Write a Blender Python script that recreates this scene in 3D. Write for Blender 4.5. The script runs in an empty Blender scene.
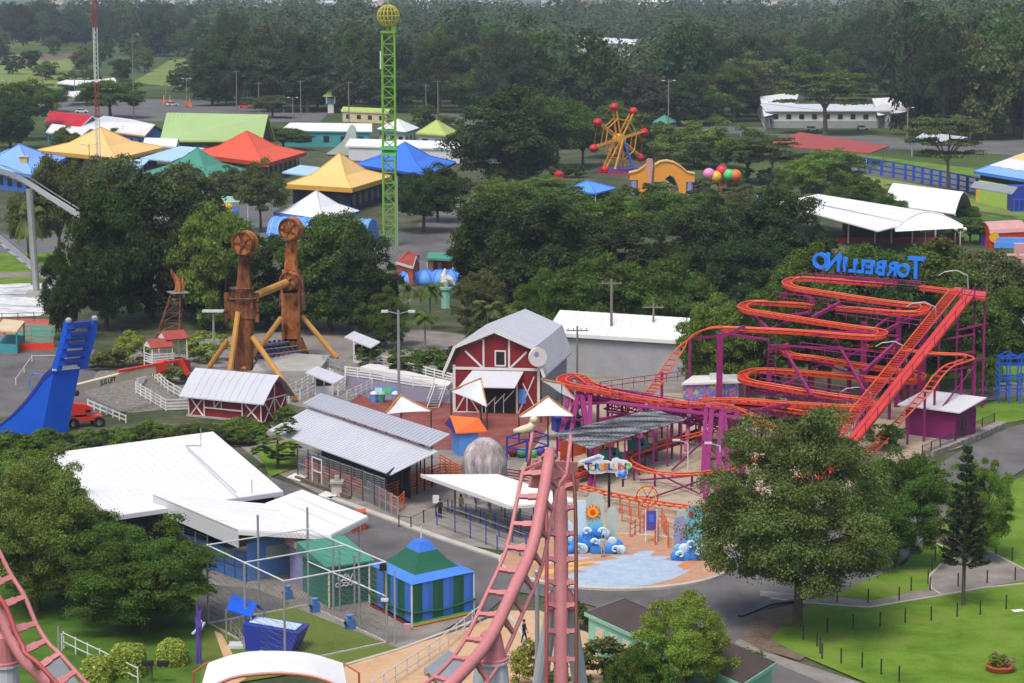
import bpy, math, random
import numpy as np
from mathutils import Vector, Matrix
random.seed(7); rng = np.random.default_rng(7)
S = bpy.context.scene
COL = S.collection
R = math.radians

# ---------------------------------------------------------------- camera, sky, sun, exposure
FPX, CAMH = 2400.0, 45.0
PIT = math.atan(361.5 / FPX)
cam_d = bpy.data.cameras.new('camera'); cam = bpy.data.objects.new('camera', cam_d); COL.objects.link(cam)
cam_d.sensor_width = 36.0; cam_d.lens = FPX * 36.0 / 1024.0
cam_d.clip_start = 1.0; cam_d.clip_end = 30000.0
cam.location = (0, 0, CAMH); cam.rotation_euler = (math.pi / 2 - PIT, 0, 0)
S.camera = cam
S.render.resolution_x = 1024; S.render.resolution_y = 683

SUN_EL, SUN_AZ = R(62), R(205)      # azimuth clockwise from +Y (north): from behind the camera, a little left
w = bpy.data.worlds.new('World'); S.world = w; w.use_nodes = True
nt = w.node_tree
sky = nt.nodes.new('ShaderNodeTexSky'); sky.sky_type = 'NISHITA'; sky.sun_disc = False
sky.sun_elevation = SUN_EL; sky.sun_rotation = SUN_AZ
sky.air_density = 1.0; sky.dust_density = 5.0; sky.ozone_density = 0.6
nt.links.new(sky.outputs[0], nt.nodes['Background'].inputs[0])
nt.nodes['Background'].inputs[1].default_value = 0.132
sl = bpy.data.lights.new('sun', 'SUN'); so = bpy.data.objects.new('sun', sl); COL.objects.link(so)
sl.energy = 1.5; sl.angle = R(18); sl.color = (1.0, 0.95, 0.87)
sd = Vector((math.sin(SUN_AZ) * math.cos(SUN_EL), math.cos(SUN_AZ) * math.cos(SUN_EL), math.sin(SUN_EL)))
so.rotation_euler = sd.to_track_quat('Z', 'Y').to_euler()
S.view_settings.view_transform = 'Standard'; S.view_settings.look = 'None'
S.view_settings.exposure = 0.5; S.view_settings.gamma = 1.0; S.view_settings.use_curve_mapping = False
S.cycles.use_denoising = True
S.cycles.max_bounces = 5; S.cycles.diffuse_bounces = 3; S.cycles.transparent_max_bounces = 12
S.cycles.volume_bounces = 0

# ---------------------------------------------------------------- picture to place
CP, SP = math.cos(PIT), math.sin(PIT)
def ray(px, py):
    a, b = px - 512.0, 341.5 - py
    return Vector((a, FPX * CP + b * SP, -FPX * SP + b * CP))
def T(px, py, z=0.0):
    d = ray(px, py); t = (z - CAMH) / d.z
    return Vector((d.x * t, d.y * t, z))
def A(px, py, Y):
    d = ray(px, py); t = Y / d.y
    return Vector((d.x * t, Y, CAMH + d.z * t))
def ppm(Y): return FPX / Y * 0.99      # pixels per metre at depth Y

# ---------------------------------------------------------------- materials
MATS = {}
def mat(name, col, rough=0.75, var=0.16, scale=0.6, metal=0.0, bump=0.0, fine=6.0, streak=0.0, spec=0.3, alpha=1.0):
    if name in MATS: return MATS[name]
    m = bpy.data.materials.new(name); m.use_nodes = True; n = m.node_tree.nodes; l = m.node_tree.links
    b = n['Principled BSDF']; b.inputs['Roughness'].default_value = rough; b.inputs['Metallic'].default_value = metal
    b.inputs['Specular IOR Level'].default_value = spec
    g = n.new('ShaderNodeNewGeometry')
    mp = n.new('ShaderNodeVectorMath'); mp.operation = 'MULTIPLY'
    mp.inputs[1].default_value = (1, 1, 0.15 if streak else 1); l.new(g.outputs['Position'], mp.inputs[0])
    t1 = n.new('ShaderNodeTexNoise'); t1.inputs['Scale'].default_value = scale; t1.inputs['Detail'].default_value = 5
    t2 = n.new('ShaderNodeTexNoise'); t2.inputs['Scale'].default_value = fine; t2.inputs['Detail'].default_value = 3
    l.new(mp.outputs[0], t1.inputs['Vector']); l.new(mp.outputs[0], t2.inputs['Vector'])
    ad = n.new('ShaderNodeMath'); ad.operation = 'ADD'
    l.new(t1.outputs[0], ad.inputs[0]); l.new(t2.outputs[0], ad.inputs[1])
    mr = n.new('ShaderNodeMapRange'); mr.inputs[1].default_value = 0.65; mr.inputs[2].default_value = 1.35
    mr.inputs[3].default_value = 1 - var; mr.inputs[4].default_value = 1 + var * 0.7
    l.new(ad.outputs[0], mr.inputs[0])
    mx = n.new('ShaderNodeVectorMath'); mx.operation = 'SCALE'; mx.inputs[0].default_value = col[:3]
    l.new(mr.outputs[0], mx.inputs['Scale'])
    l.new(mx.outputs[0], b.inputs['Base Color'])
    if bump:
        bp = n.new('ShaderNodeBump'); bp.inputs['Strength'].default_value = bump; bp.inputs['Distance'].default_value = 0.1
        l.new(t2.outputs[0], bp.inputs['Height']); l.new(bp.outputs[0], b.inputs['Normal'])
    if alpha < 1: b.inputs['Alpha'].default_value = alpha
    MATS[name] = m
    return m

def mat_mix(name, cols, scale, rough=0.9, fine=3.0, bump=0.0, stretch=(1, 1, 1), lo=0.35, hi=0.65, grain=0.25):
    """several colours spread in uneven patches (grass, gravel, rust, worn ground)"""
    if name in MATS: return MATS[name]
    m = bpy.data.materials.new(name); m.use_nodes = True; n = m.node_tree.nodes; l = m.node_tree.links
    b = n['Principled BSDF']; b.inputs['Roughness'].default_value = rough; b.inputs['Specular IOR Level'].default_value = 0.15
    g = n.new('ShaderNodeNewGeometry'); mp = n.new('ShaderNodeVectorMath'); mp.operation = 'MULTIPLY'
    mp.inputs[1].default_value = stretch; l.new(g.outputs['Position'], mp.inputs[0])
    t1 = n.new('ShaderNodeTexNoise'); t1.inputs['Scale'].default_value = scale; t1.inputs['Detail'].default_value = 8; t1.inputs['Roughness'].default_value = 0.65
    t2 = n.new('ShaderNodeTexNoise'); t2.inputs['Scale'].default_value = fine; t2.inputs['Detail'].default_value = 4
    l.new(mp.outputs[0], t1.inputs['Vector']); l.new(mp.outputs[0], t2.inputs['Vector'])
    cr = n.new('ShaderNodeValToRGB'); e = cr.color_ramp.elements
    while len(e) < len(cols): e.new(0.5)
    for i, c in enumerate(cols):
        e[i].position = lo + (hi - lo) * i / max(1, len(cols) - 1); e[i].color = (*c, 1)
    l.new(t1.outputs[0], cr.inputs[0])
    mr = n.new('ShaderNodeMapRange'); mr.inputs[1].default_value = 0.3; mr.inputs[2].default_value = 0.7
    mr.inputs[3].default_value = 1 - grain; mr.inputs[4].default_value = 1 + grain; l.new(t2.outputs[0], mr.inputs[0])
    mx = n.new('ShaderNodeVectorMath'); mx.operation = 'SCALE'; l.new(cr.outputs[0], mx.inputs[0]); l.new(mr.outputs[0], mx.inputs['Scale'])
    l.new(mx.outputs[0], b.inputs['Base Color'])
    if bump:
        bp = n.new('ShaderNodeBump'); bp.inputs['Strength'].default_value = bump; bp.inputs['Distance'].default_value = 0.15
        l.new(t2.outputs[0], bp.inputs['Height']); l.new(bp.outputs[0], b.inputs['Normal'])
    MATS[name] = m
    return m

def mat_leaf(name='foliage', trans=0.36, nscale=.35, amp=.3, lo=.55, hi=1.5):
    m = bpy.data.materials.new(name); m.use_nodes = True; n = m.node_tree.nodes; l = m.node_tree.links
    n.remove(n['Principled BSDF']); out = n['Material Output']
    oi = n.new('ShaderNodeObjectInfo'); g = n.new('ShaderNodeNewGeometry')
    mr = n.new('ShaderNodeMapRange'); mr.inputs[3].default_value = lo; mr.inputs[4].default_value = hi
    l.new(g.outputs['Random Per Island'], mr.inputs[0])
    ns = n.new('ShaderNodeTexNoise'); ns.inputs['Scale'].default_value = nscale; ns.inputs['Detail'].default_value = 3
    l.new(g.outputs['Position'], ns.inputs['Vector'])
    m2 = n.new('ShaderNodeMapRange'); m2.inputs[1].default_value = 0.3; m2.inputs[2].default_value = 0.7; m2.inputs[3].default_value = 1 - amp; m2.inputs[4].default_value = 1 + amp
    l.new(ns.outputs[0], m2.inputs[0])
    mu = n.new('ShaderNodeMath'); mu.operation = 'MULTIPLY'; l.new(mr.outputs[0], mu.inputs[0]); l.new(m2.outputs[0], mu.inputs[1])
    mx = n.new('ShaderNodeVectorMath'); mx.operation = 'SCALE'; l.new(oi.outputs['Color'], mx.inputs[0]); l.new(mu.outputs[0], mx.inputs['Scale'])
    hs = n.new('ShaderNodeHueSaturation'); l.new(mx.outputs[0], hs.inputs['Color'])
    m3 = n.new('ShaderNodeMapRange'); m3.inputs[1].default_value = 0.35; m3.inputs[2].default_value = 0.65; m3.inputs[3].default_value = 0.485; m3.inputs[4].default_value = 0.515
    l.new(ns.outputs[0], m3.inputs[0]); l.new(m3.outputs[0], hs.inputs['Hue'])
    d = n.new('ShaderNodeBsdfDiffuse'); t = n.new('ShaderNodeBsdfTranslucent'); ms = n.new('ShaderNodeMixShader'); ms.inputs[0].default_value = trans
    l.new(hs.outputs[0], d.inputs[0]); l.new(hs.outputs[0], t.inputs[0]); l.new(d.outputs[0], ms.inputs[1]); l.new(t.outputs[0], ms.inputs[2])
    l.new(ms.outputs[0], out.inputs[0])
    MATS[name] = m
    return m
LEAF = mat_leaf(); FARLEAF = mat_leaf('far_foliage', .2, .012, .45, .8, 1.2)

def M(n): return MATS[n]
for nm, c, kw in [
    ('white_paint', (.64, .64, .63), dict(rough=.5, var=.08)), ('white_metal', (.54, .56, .60), dict(rough=.35, var=.07, scale=.3)),
    ('bright_roof', (.66, .67, .69), dict(rough=.5, var=.07, scale=.3, fine=2.0)), ('grey_roof', (.45, .47, .53), dict(rough=.4, var=.07, scale=.3)),
    ('roof_seam', (.40, .42, .48), dict(rough=.5)), ('grey_metal', (.33, .34, .36), dict(rough=.45, metal=.3)), ('galvanised', (.38, .40, .42), dict(rough=.4, metal=.5)),
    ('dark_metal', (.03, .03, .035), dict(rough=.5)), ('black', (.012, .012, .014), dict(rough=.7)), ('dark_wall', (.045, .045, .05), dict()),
    ('concrete', (.33, .32, .30), dict(rough=.9, var=.22, bump=.2)), ('pale_concrete', (.42, .40, .36), dict(rough=.9, var=.2, bump=.2)),
    ('grey_wall', (.30, .31, .33), dict(var=.15)), ('cream', (.55, .46, .30), dict()), ('wood_pole', (.20, .18, .16), dict(var=.25, streak=1)),
    ('barn_red', (.20, .016, .022), dict(rough=.6, var=.2, streak=1)), ('roof_red', (.30, .055, .04), dict(rough=.6, var=.25)),
    ('brick_orange', (.42, .09, .04), dict(var=.2)), ('hip_red', (.62, .085, .035), dict(rough=.6, var=.12, scale=.15)), ('hip_red_edge', (.45, .045, .02), dict(rough=.6)),
    ('hip_yellow', (.72, .47, .17), dict(rough=.6, var=.1, scale=.15)), ('hip_yellow_edge', (.55, .31, .045), dict(rough=.6)),
    ('hip_blue', (.035, .16, .68), dict(rough=.55, var=.1, scale=.15)), ('hip_blue_edge', (.02, .09, .45), dict(rough=.55)),
    ('sky_blue_roof', (.20, .38, .80), dict(rough=.55, var=.1, scale=.15)), ('sky_blue_edge', (.06, .20, .65), dict(rough=.55)),
    ('pale_blue_roof', (.36, .56, .78), dict(rough=.5, var=.1)), ('green_roof', (.28, .42, .18), dict(rough=.6, var=.14, scale=.1)),
    ('lime_roof', (.36, .46, .12), dict(rough=.6, var=.14)), ('teal_roof', (.055, .24, .17), dict(rough=.6, var=.12, scale=.2)),
    ('teal_wall', (.05, .26, .30), dict()), ('mint', (.22, .47, .36), dict(rough=.6, var=.1)), ('brown_roof', (.06, .045, .045), dict(rough=.85, var=.2)),
    ('blue_paint', (.012, .10, .62), dict(rough=.35, var=.10, scale=.5)), ('deep_blue', (.022, .04, .30), dict(rough=.5, var=.1)), ('blue_wall', (.04, .15, .42), dict(rough=.7, var=.15)),
    ('tent_blue', (.045, .16, .60), dict(rough=.5, var=.08)), ('tent_green', (.015, .10, .055), dict(rough=.5, var=.1)), ('igloo_blue', (.09, .27, .70), dict(rough=.5, var=.1)),
    ('navy', (.012, .018, .07), dict()), ('lavender', (.26, .26, .50), dict()), ('salmon_roof', (.50, .27, .27), dict(rough=.7)), ('shed_green', (.03, .19, .14), dict(rough=.6, var=.15)),
    ('magenta', (.22, .015, .115), dict(rough=.45, var=.12, scale=.4)), ('magenta_wall', (.17, .013, .10), dict(rough=.6, var=.12)),
    ('track_red', (.52, .04, .02), dict(rough=.4, var=.14, scale=.3)), ('track_orange', (.58, .105, .035), dict(rough=.4, var=.14, scale=.3)),
    ('pink', (.46, .175, .185), dict(rough=.5, var=.15, scale=.4)), ('pink_rail', (.38, .07, .075), dict(rough=.45, var=.2, scale=.3)), ('rail_brown', (.16, .05, .035), dict(rough=.5, var=.2)),
    ('green_steel', (.16, .36, .04), dict(rough=.5, var=.12)), ('mast_red', (.30, .04, .04), dict(rough=.6)), ('yellow_wood', (.44, .22, .05), dict(rough=.7, var=.2, streak=1)),
    ('orange_paint', (.75, .14, .03), dict(rough=.45, var=.1)), ('lift_red', (.70, .05, .02), dict(rough=.4, var=.1)), ('lift_cream', (.60, .54, .38), dict(rough=.45, var=.1)),
    ('orange_wall', (.70, .29, .04), dict(rough=.6, var=.1)), ('wheel_orange', (.62, .27, .03), dict(rough=.5)), ('gondola_red', (.50, .015, .02), dict(rough=.45)),
    ('lime_wall', (.40, .55, .10), dict(var=.1)), ('glass_dark', (.02, .025, .03), dict(rough=.1, spec=.6)), ('purple', (.10, .06, .33), dict(rough=.5)), ('skin', (.36, .2, .13), dict(rough=.6)),
    ('bark', (.09, .07, .05), dict(rough=.95, var=.35, bump=.4, streak=1)), ('pale_bark', (.20, .17, .13), dict(rough=.95, var=.3, streak=1)), ('rubber', (.015, .015, .017), dict(rough=.8)),
    ('cloth_dark', (.02, .02, .03), dict(rough=.9)), ('cloth_grey', (.35, .35, .36), dict(rough=.9)), ('jean_blue', (.03, .08, .30), dict(rough=.9)), ('sail', (.55, .57, .61), dict(rough=.6, var=.05)),
    ('balloon_pink', (.65, .22, .45), dict(rough=.4)), ('balloon_yellow', (.72, .42, .03), dict(rough=.4)), ('balloon_green', (.10, .50, .17), dict(rough=.4)), ('balloon_red', (.55, .03, .05), dict(rough=.4)),
    ('balloon_orange', (.68, .15, .03), dict(rough=.4)), ('silo_grey', (.36, .36, .38), dict()), ('asphalt_roof', (.10, .10, .11), dict(var=.35, scale=.5)),
    ('yellow_paint', (.70, .45, .03), dict(rough=.5)), ('letter_blue', (.02, .20, .80), dict(rough=.4, var=.06)), ('panel_pale', (.40, .47, .42), dict(var=.15)), ('cloud_blue', (.04, .22, .66), dict(rough=.5, var=.2, scale=.8)),
    ('cloud_pale', (.48, .63, .78), dict(rough=.5, var=.1)), ('cloud_teal', (.16, .44, .58), dict(rough=.5, var=.15)), ('deck_purple', (.16, .14, .19), dict(var=.15)),
    ('turf_white', (.6, .6, .58), dict()), ('sphere_yellow', (.42, .40, .06), dict(rough=.5)),
]: mat(nm, c, **kw)
for nm, c in (('peach_paint', (.42, .24, .15)), ('pale_floor', (.33, .42, .54)), ('lilac_floor', (.42, .36, .40)), ('yellow_floor', (.60, .38, .12)), ('orange_floor', (.52, .20, .09))): mat(nm, c, rough=.7, var=.22, scale=1.2, fine=8)
mat_mix('rust_wood', [(.030, .016, .012), (.09, .036, .022), (.22, .08, .028), (.06, .03, .022)], .9, stretch=(1, 1, .3), grain=.3)
mat_mix('rust_orange', [(.06, .025, .016), (.30, .09, .026), (.38, .15, .045), (.12, .05, .03)], .9, stretch=(1, 1, .5), grain=.25)
mat_mix('rust_steel', [(.05, .03, .025), (.15, .07, .04), (.20, .11, .07)], 1.5)
mat_mix('far_ground', [(.03, .045, .018), (.055, .085, .025), (.075, .11, .03)], .02, fine=.4)
mat_mix('park_ground', [(.035, .05, .02), (.06, .075, .035), (.11, .10, .075)], .12, fine=1.5)
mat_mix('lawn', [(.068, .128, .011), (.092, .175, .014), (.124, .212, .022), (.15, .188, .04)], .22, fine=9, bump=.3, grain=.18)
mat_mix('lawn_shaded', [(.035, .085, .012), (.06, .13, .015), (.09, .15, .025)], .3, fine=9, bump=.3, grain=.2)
mat_mix('field_grass', [(.10, .15, .03), (.14, .20, .045), (.19, .22, .07)], .03, fine=.5)
mat_mix('asphalt', [(.085, .08, .085), (.115, .11, .115), (.14, .135, .135)], .25, fine=12, grain=.12, stretch=(1, .6, 1))
mat_mix('far_asphalt', [(.09, .09, .095), (.115, .115, .12), (.14, .14, .14)], .08, fine=2, grain=.12)
mat_mix('red_paving', [(.16, .045, .035), (.21, .06, .05), (.19, .10, .085)], .5, fine=8, grain=.15)
mat_mix('grey_paving', [(.16, .145, .13), (.20, .185, .17), (.25, .235, .21)], .4, fine=8, grain=.12)
mat_mix('station_floor', [(.27, .22, .16), (.36, .30, .22), (.30, .26, .22)], .5, fine=8, grain=.15)
mat_mix('sand_paving', [(.43, .27, .16), (.50, .33, .20), (.46, .33, .23)], .4, fine=8, grain=.12)
mat_mix('artificial_turf', [(.085, .125, .02), (.11, .15, .028), (.10, .14, .03)], .3, fine=10, grain=.1)
mat_mix('gravel', [(.10, .09, .08), (.20, .185, .165), (.34, .32, .30)], 2.2, fine=14, bump=.9, lo=.3, hi=.7, grain=.3)
mat_mix('bare_earth', [(.10, .07, .05), (.15, .11, .085), (.12, .10, .06)], .5, fine=6)
mat_mix('foam_water', [(.20, .22, .25), (.50, .52, .54), (.75, .76, .77), (.33, .35, .38)], .35, rough=.35, stretch=(.5, 1.4, 1), fine=2)
mat_mix('red_green_floor', [(.42, .09, .07), (.42, .09, .07), (.08, .22, .15), (.08, .22, .15)], .14, lo=.46, hi=.54, fine=8, grain=.1)
mat_mix('rock_sculpt', [(.14, .12, .12), (.30, .27, .28), (.50, .47, .48)], .9, stretch=(1.6, 1.6, .35), bump=.4, fine=3, lo=.3, hi=.7)
mat_mix('checker_roof', [(.05, .05, .055), (.16, .165, .175), (.40, .41, .43)], .5, stretch=(.5, 1.6, 1), lo=.4, hi=.6, rough=.6)
mat_mix('splash_paint', [(.60, .25, .10), (.60, .25, .10), (.64, .45, .32), (.50, .64, .78), (.46, .62, .80)], .16, stretch=(1.0, 1.8, 1), lo=.42, hi=.56, rough=.6, fine=5, grain=.08)
mat_mix('mural_paint', [(.75, .70, .60), (.65, .10, .05), (.04, .16, .55), (.70, .45, .05), (.05, .10, .25)], .9, lo=.3, hi=.7, rough=.6)
mat_mix('stair_stone', [(.16, .15, .13), (.24, .22, .20), (.32, .3, .27)], 1.5, fine=9, bump=.5)

# ---------------------------------------------------------------- objects
ROOTLOC = {}
def tag(o, label, cat, group=None, kind=None):
    if label: o['label'] = label
    if cat: o['category'] = cat
    if group: o['group'] = group
    if kind: o['kind'] = kind
    return o
def thing(name, label, cat, loc, group=None, rz=0.0):
    o = bpy.data.objects.new(name, None); COL.objects.link(o)
    o.location = loc; o.rotation_euler = (0, 0, rz); o.empty_display_size = .3
    ROOTLOC[o.name] = (Vector(loc), rz)
    return tag(o, label, cat, group)
def copy_tree(o, loc, label=None, rz=None, sc=None, parent=None):
    c = o.copy(); COL.objects.link(c)
    if parent is None:
        c.location = loc; ROOTLOC[c.name] = (Vector(loc), o.rotation_euler[2] if rz is None else rz)
        if rz is not None: c.rotation_euler = (0, 0, rz)
        if sc is not None: c.scale = sc
        if label: c['label'] = label
    else:
        c.parent = parent; ROOTLOC[c.name] = ROOTLOC[parent.name]
    for ch in list(o.children): copy_tree(ch, None, parent=c)
    return c

class MB:
    """collects shapes and links them as one mesh object"""
    def __init__(s): s.v = []; s.f = []; s.mi = []; s.m = 0
    def add(s, vs, fs):
        k = len(s.v); s.v += [tuple(p) for p in vs]; s.f += [tuple(i + k for i in f) for f in fs]; s.mi += [s.m] * len(fs); return s
    def poly(s, pts): return s.add(pts, [tuple(range(len(pts)))])
    def prism(s, pts, vec):
        n = len(pts); vec = Vector(vec); lo = [Vector(p) for p in pts]; hi = [p + vec for p in lo]
        fs = [tuple(range(n)), tuple(range(2 * n - 1, n - 1, -1))] + [((i + 1) % n, i, i + n, (i + 1) % n + n) for i in range(n)]
        return s.add(lo + hi, fs)
    def slab(s, pts, t): return s.prism(pts, (0, 0, -t))
    def box(s, c, size, rz=0.0, mtx=None):
        x, y, z = [d / 2 for d in size]; c = Vector(c)
        vs = [Vector((a * x, b * y, d * z)) for d in (-1, 1) for a, b in ((-1, -1), (1, -1), (1, 1), (-1, 1))]
        if mtx is not None: vs = [mtx @ p + c for p in vs]
        elif rz:
            m = Matrix.Rotation(rz, 3, 'Z'); vs = [m @ p + c for p in vs]
        else: vs = [p + c for p in vs]
        return s.add(vs, [(3, 2, 1, 0), (4, 5, 6, 7), (0, 1, 5, 4), (1, 2, 6, 5), (2, 3, 7, 6), (3, 0, 4, 7)])
    def bar(s, a, b, w, h=None, up=(0, 0, 1)):
        a = Vector(a); b = Vector(b); d = b - a
        if d.length < 1e-6: return s
        h = h or w; x = d.normalized(); u = Vector(up)
        if abs(x.dot(u)) > .98: u = Vector((0, 1, 0))
        y = u.cross(x).normalized(); z = x.cross(y)
        vs = [p + y * (i * w / 2) + z * (j * h / 2) for p in (a, b) for i, j in ((-1, -1), (1, -1), (1, 1), (-1, 1))]
        return s.add(vs, [(3, 2, 1, 0), (4, 5, 6, 7), (0, 1, 5, 4), (1, 2, 6, 5), (2, 3, 7, 6), (3, 0, 4, 7)])
    def tube(s, path, r, n=6, cap=True, closed=False):
        P = [Vector(p) for p in path]; N = len(P); rr = r if isinstance(r, (list, tuple)) else [r] * N
        vs = []; u = None
        for i in range(N):
            if closed: t = (P[(i + 1) % N] - P[i - 1])
            else: t = P[min(i + 1, N - 1)] - P[max(i - 1, 0)]
            t.normalize()
            if u is None: u = Vector((0, 0, 1)) if abs(t.z) < .95 else Vector((1, 0, 0))
            u = u - t * u.dot(t)
            if u.length < 1e-4: u = t.orthogonal()
            u.normalize(); b = t.cross(u)
            for k in range(n):
                a = 2 * math.pi * k / n; vs.append(P[i] + (u * math.cos(a) + b * math.sin(a)) * rr[i])
        fs = []
        for i in range(N if closed else N - 1):
            j = (i + 1) % N
            for k in range(n): fs.append((i * n + k, i * n + (k + 1) % n, j * n + (k + 1) % n, j * n + k))
        if cap and not closed: fs += [tuple(range(n - 1, -1, -1)), tuple((N - 1) * n + k for k in range(n))]
        return s.add(vs, fs)
    def cyl(s, a, b, r, r2=None, n=10): return s.tube([a, b], [r, r if r2 is None else r2], n)
    def lathe(s, c, prof, n=16, sx=1, sy=1):
        c = Vector(c); vs = []; fs = []
        for r, z in prof:
            for k in range(n):
                a = 2 * math.pi * k / n; vs.append(c + Vector((r * sx * math.cos(a), r * sy * math.sin(a), z)))
        for i in range(len(prof) - 1):
            for k in range(n): fs.append((i * n + k, i * n + (k + 1) % n, (i + 1) * n + (k + 1) % n, (i + 1) * n + k))
        fs += [tuple(range(n - 1, -1, -1)), tuple((len(prof) - 1) * n + k for k in range(n))]
        return s.add(vs, fs)
    def ball(s, c, r, sz=1.0, n=14, m=8, lo=-90, sy=1):
        prof = []
        for i in range(m + 1):
            a = R(lo + (90 - lo) * i / m); prof.append((max(.001, r * math.cos(a)), r * sz * math.sin(a)))
        return s.lathe(c, prof, n, 1, sy)
    def disc(s, c, r, axis, t, n=20):
        ax = Vector(axis).normalized(); return s.tube([Vector(c) - ax * t / 2, Vector(c) + ax * t / 2], r, n)
    def build(s, name, mats, parent=None, smooth=False, local=False, origin=None):
        me = bpy.data.meshes.new(name)
        vs = s.v
        if parent is not None and not local:
            L, rz = ROOTLOC[parent.name]
            vs = [Vector(p) - L for p in vs]
            if rz:
                mm = Matrix.Rotation(-rz, 3, 'Z'); vs = [mm @ p for p in vs]
        elif parent is None:
            if origin is None:
                xs = [p[0] for p in vs]; ys = [p[1] for p in vs]; zs = [p[2] for p in vs]
                origin = Vector(((min(xs) + max(xs)) / 2, (min(ys) + max(ys)) / 2, min(zs)))
            vs = [Vector(p) - Vector(origin) for p in vs]
        me.from_pydata([tuple(p) for p in vs], [], s.f)
        if not isinstance(mats, (list, tuple)): mats = [mats]
        for q in mats: me.materials.append(M(q) if isinstance(q, str) else q)
        if len(mats) > 1: me.polygons.foreach_set('material_index', s.mi)
        if smooth: me.polygons.foreach_set('use_smooth', [True] * len(me.polygons))
        me.update()
        o = bpy.data.objects.new(name, me); COL.objects.link(o)
        if parent is not None:
            o.parent = parent; ROOTLOC[o.name] = ROOTLOC[parent.name]
        else:
            o.location = origin; ROOTLOC[o.name] = (Vector(origin), 0.0)
        return o

def struct(name, mb, mats, **k):
    o = mb.build(name, mats, **k); o['kind'] = 'structure'; return o
SHEETS = [0]
def sheet(name, pxs, m, z, zz=0.0):
    """a flat piece of ground outlined by its corners"""
    SHEETS[0] += 1; z += .0015 * SHEETS[0]
    return struct(name, MB().poly([T(x, y, 0) + Vector((0, 0, z)) for x, y in pxs][::-1]), m)
def kerb(name, pxs, m='pale_concrete', wd=.35, h=.14):
    b = MB(); P = [T(x, y) for x, y in pxs]
    for i in range(len(P) - 1):
        b.bar(P[i] + Vector((0, 0, h / 2)), P[i + 1] + Vector((0, 0, h / 2)), wd, h + .02 * (i % 2))
    return struct(name, b, m)
def smoothline(P, n=6, closed=False):
    P = [Vector(p) for p in P]; N = len(P); out = []
    for i in range(N if closed else N - 1):
        if closed: a, b, c, d = P[i - 1], P[i], P[(i + 1) % N], P[(i + 2) % N]
        else: a, b, c, d = P[max(i - 1, 0)], P[i], P[i + 1], P[min(i + 2, N - 1)]
        for k in range(n):
            t = k / n
            out.append(.5 * ((2 * b) + (c - a) * t + (2 * a - 5 * b + 4 * c - d) * t * t + (3 * b - a - 3 * c + d) * t ** 3))
    if not closed: out.append(P[-1])
    return out

# ---------------------------------------------------------------- foliage
def leaf_mesh(name, centers, rad, per, leaf, seed, outward=None, droop=0.0, aspect=1.6, squash=.75, mats=None):
    """many small leaf faces scattered on the outsides of leaf clumps"""
    g = np.random.default_rng(seed)
    C = np.repeat(np.asarray(centers, float), per, axis=0); RR = np.repeat(np.asarray(rad, float), per)
    n = len(C); RR = RR * np.where(g.random(n) < .22, 1.45, 1.0)     # some loose leaves between the clumps
    d = g.normal(size=(n, 3)); d /= np.linalg.norm(d, axis=1, keepdims=True)
    low = d[:, 2] < -0.35; d[low, 2] *= -1
    rr = RR * (0.55 + 0.5 * g.random(n) ** .6)
    P = C + d * rr[:, None] * np.array([1, 1, squash])
    nr = d * .7 + np.array([0, 0, .45]) + g.normal(size=(n, 3)) * .55
    nr /= np.linalg.norm(nr, axis=1, keepdims=True)
    t = np.cross(nr, g.normal(size=(n, 3))); t /= np.linalg.norm(t, axis=1, keepdims=True)
    if droop: t = t + np.array([0, 0, -droop]); t /= np.linalg.norm(t, axis=1, keepdims=True)
    b = np.cross(nr, t); b /= np.linalg.norm(b, axis=1, keepdims=True)
    L = leaf * (0.6 + .8 * g.random(n))[:, None]
    V = np.stack([P - t * L * .5, P + b * L * .5 / aspect, P + t * L * .5, P - b * L * .5 / aspect], axis=1).reshape(-1, 3)
    return quads(name, V, mats or [LEAF])
def quads(name, V, mats):
    me = bpy.data.meshes.new(name); n = len(V) // 4
    me.vertices.add(len(V)); me.vertices.foreach_set('co', V.astype(np.float32).ravel())
    me.loops.add(4 * n); me.loops.foreach_set('vertex_index', np.arange(4 * n, dtype=np.int32))
    me.polygons.add(n); me.polygons.foreach_set('loop_start', np.arange(0, 4 * n, 4, dtype=np.int32))
    me.polygons.foreach_set('loop_total', np.full(n, 4, dtype=np.int32))
    for m in mats: me.materials.append(m)
    me.update(calc_edges=True); me.validate()
    return me
def clumps(seed, n, rx, rz, zc, low=-.45, rmin=.13, rmax=.24, hollow=.72, lobes=.18):
    g = np.random.default_rng(seed); c = []; r = []
    ph = g.random(6) * 6.28
    while len(c) < n:
        d = g.normal(size=3); d /= np.linalg.norm(d)
        if d[2] < low: continue
        az = math.atan2(d[1], d[0])
        lob = 1 + lobes * (math.sin(3 * az + ph[0]) * .5 + math.sin(5 * az + ph[1] + 4 * d[2]) * .4 + math.sin(2 * az + ph[2] + 7 * d[2]) * .4)
        k = (hollow + (1 - hollow) * g.random()) * lob if g.random() < .85 else g.random() * .7
        q = rmin + (rmax - rmin) * g.random()
        c.append((d[0] * rx * k, d[1] * rx * k, zc + d[2] * rz * k)); r.append(q * rx)
    return np.array(c), np.array(r)
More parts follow.
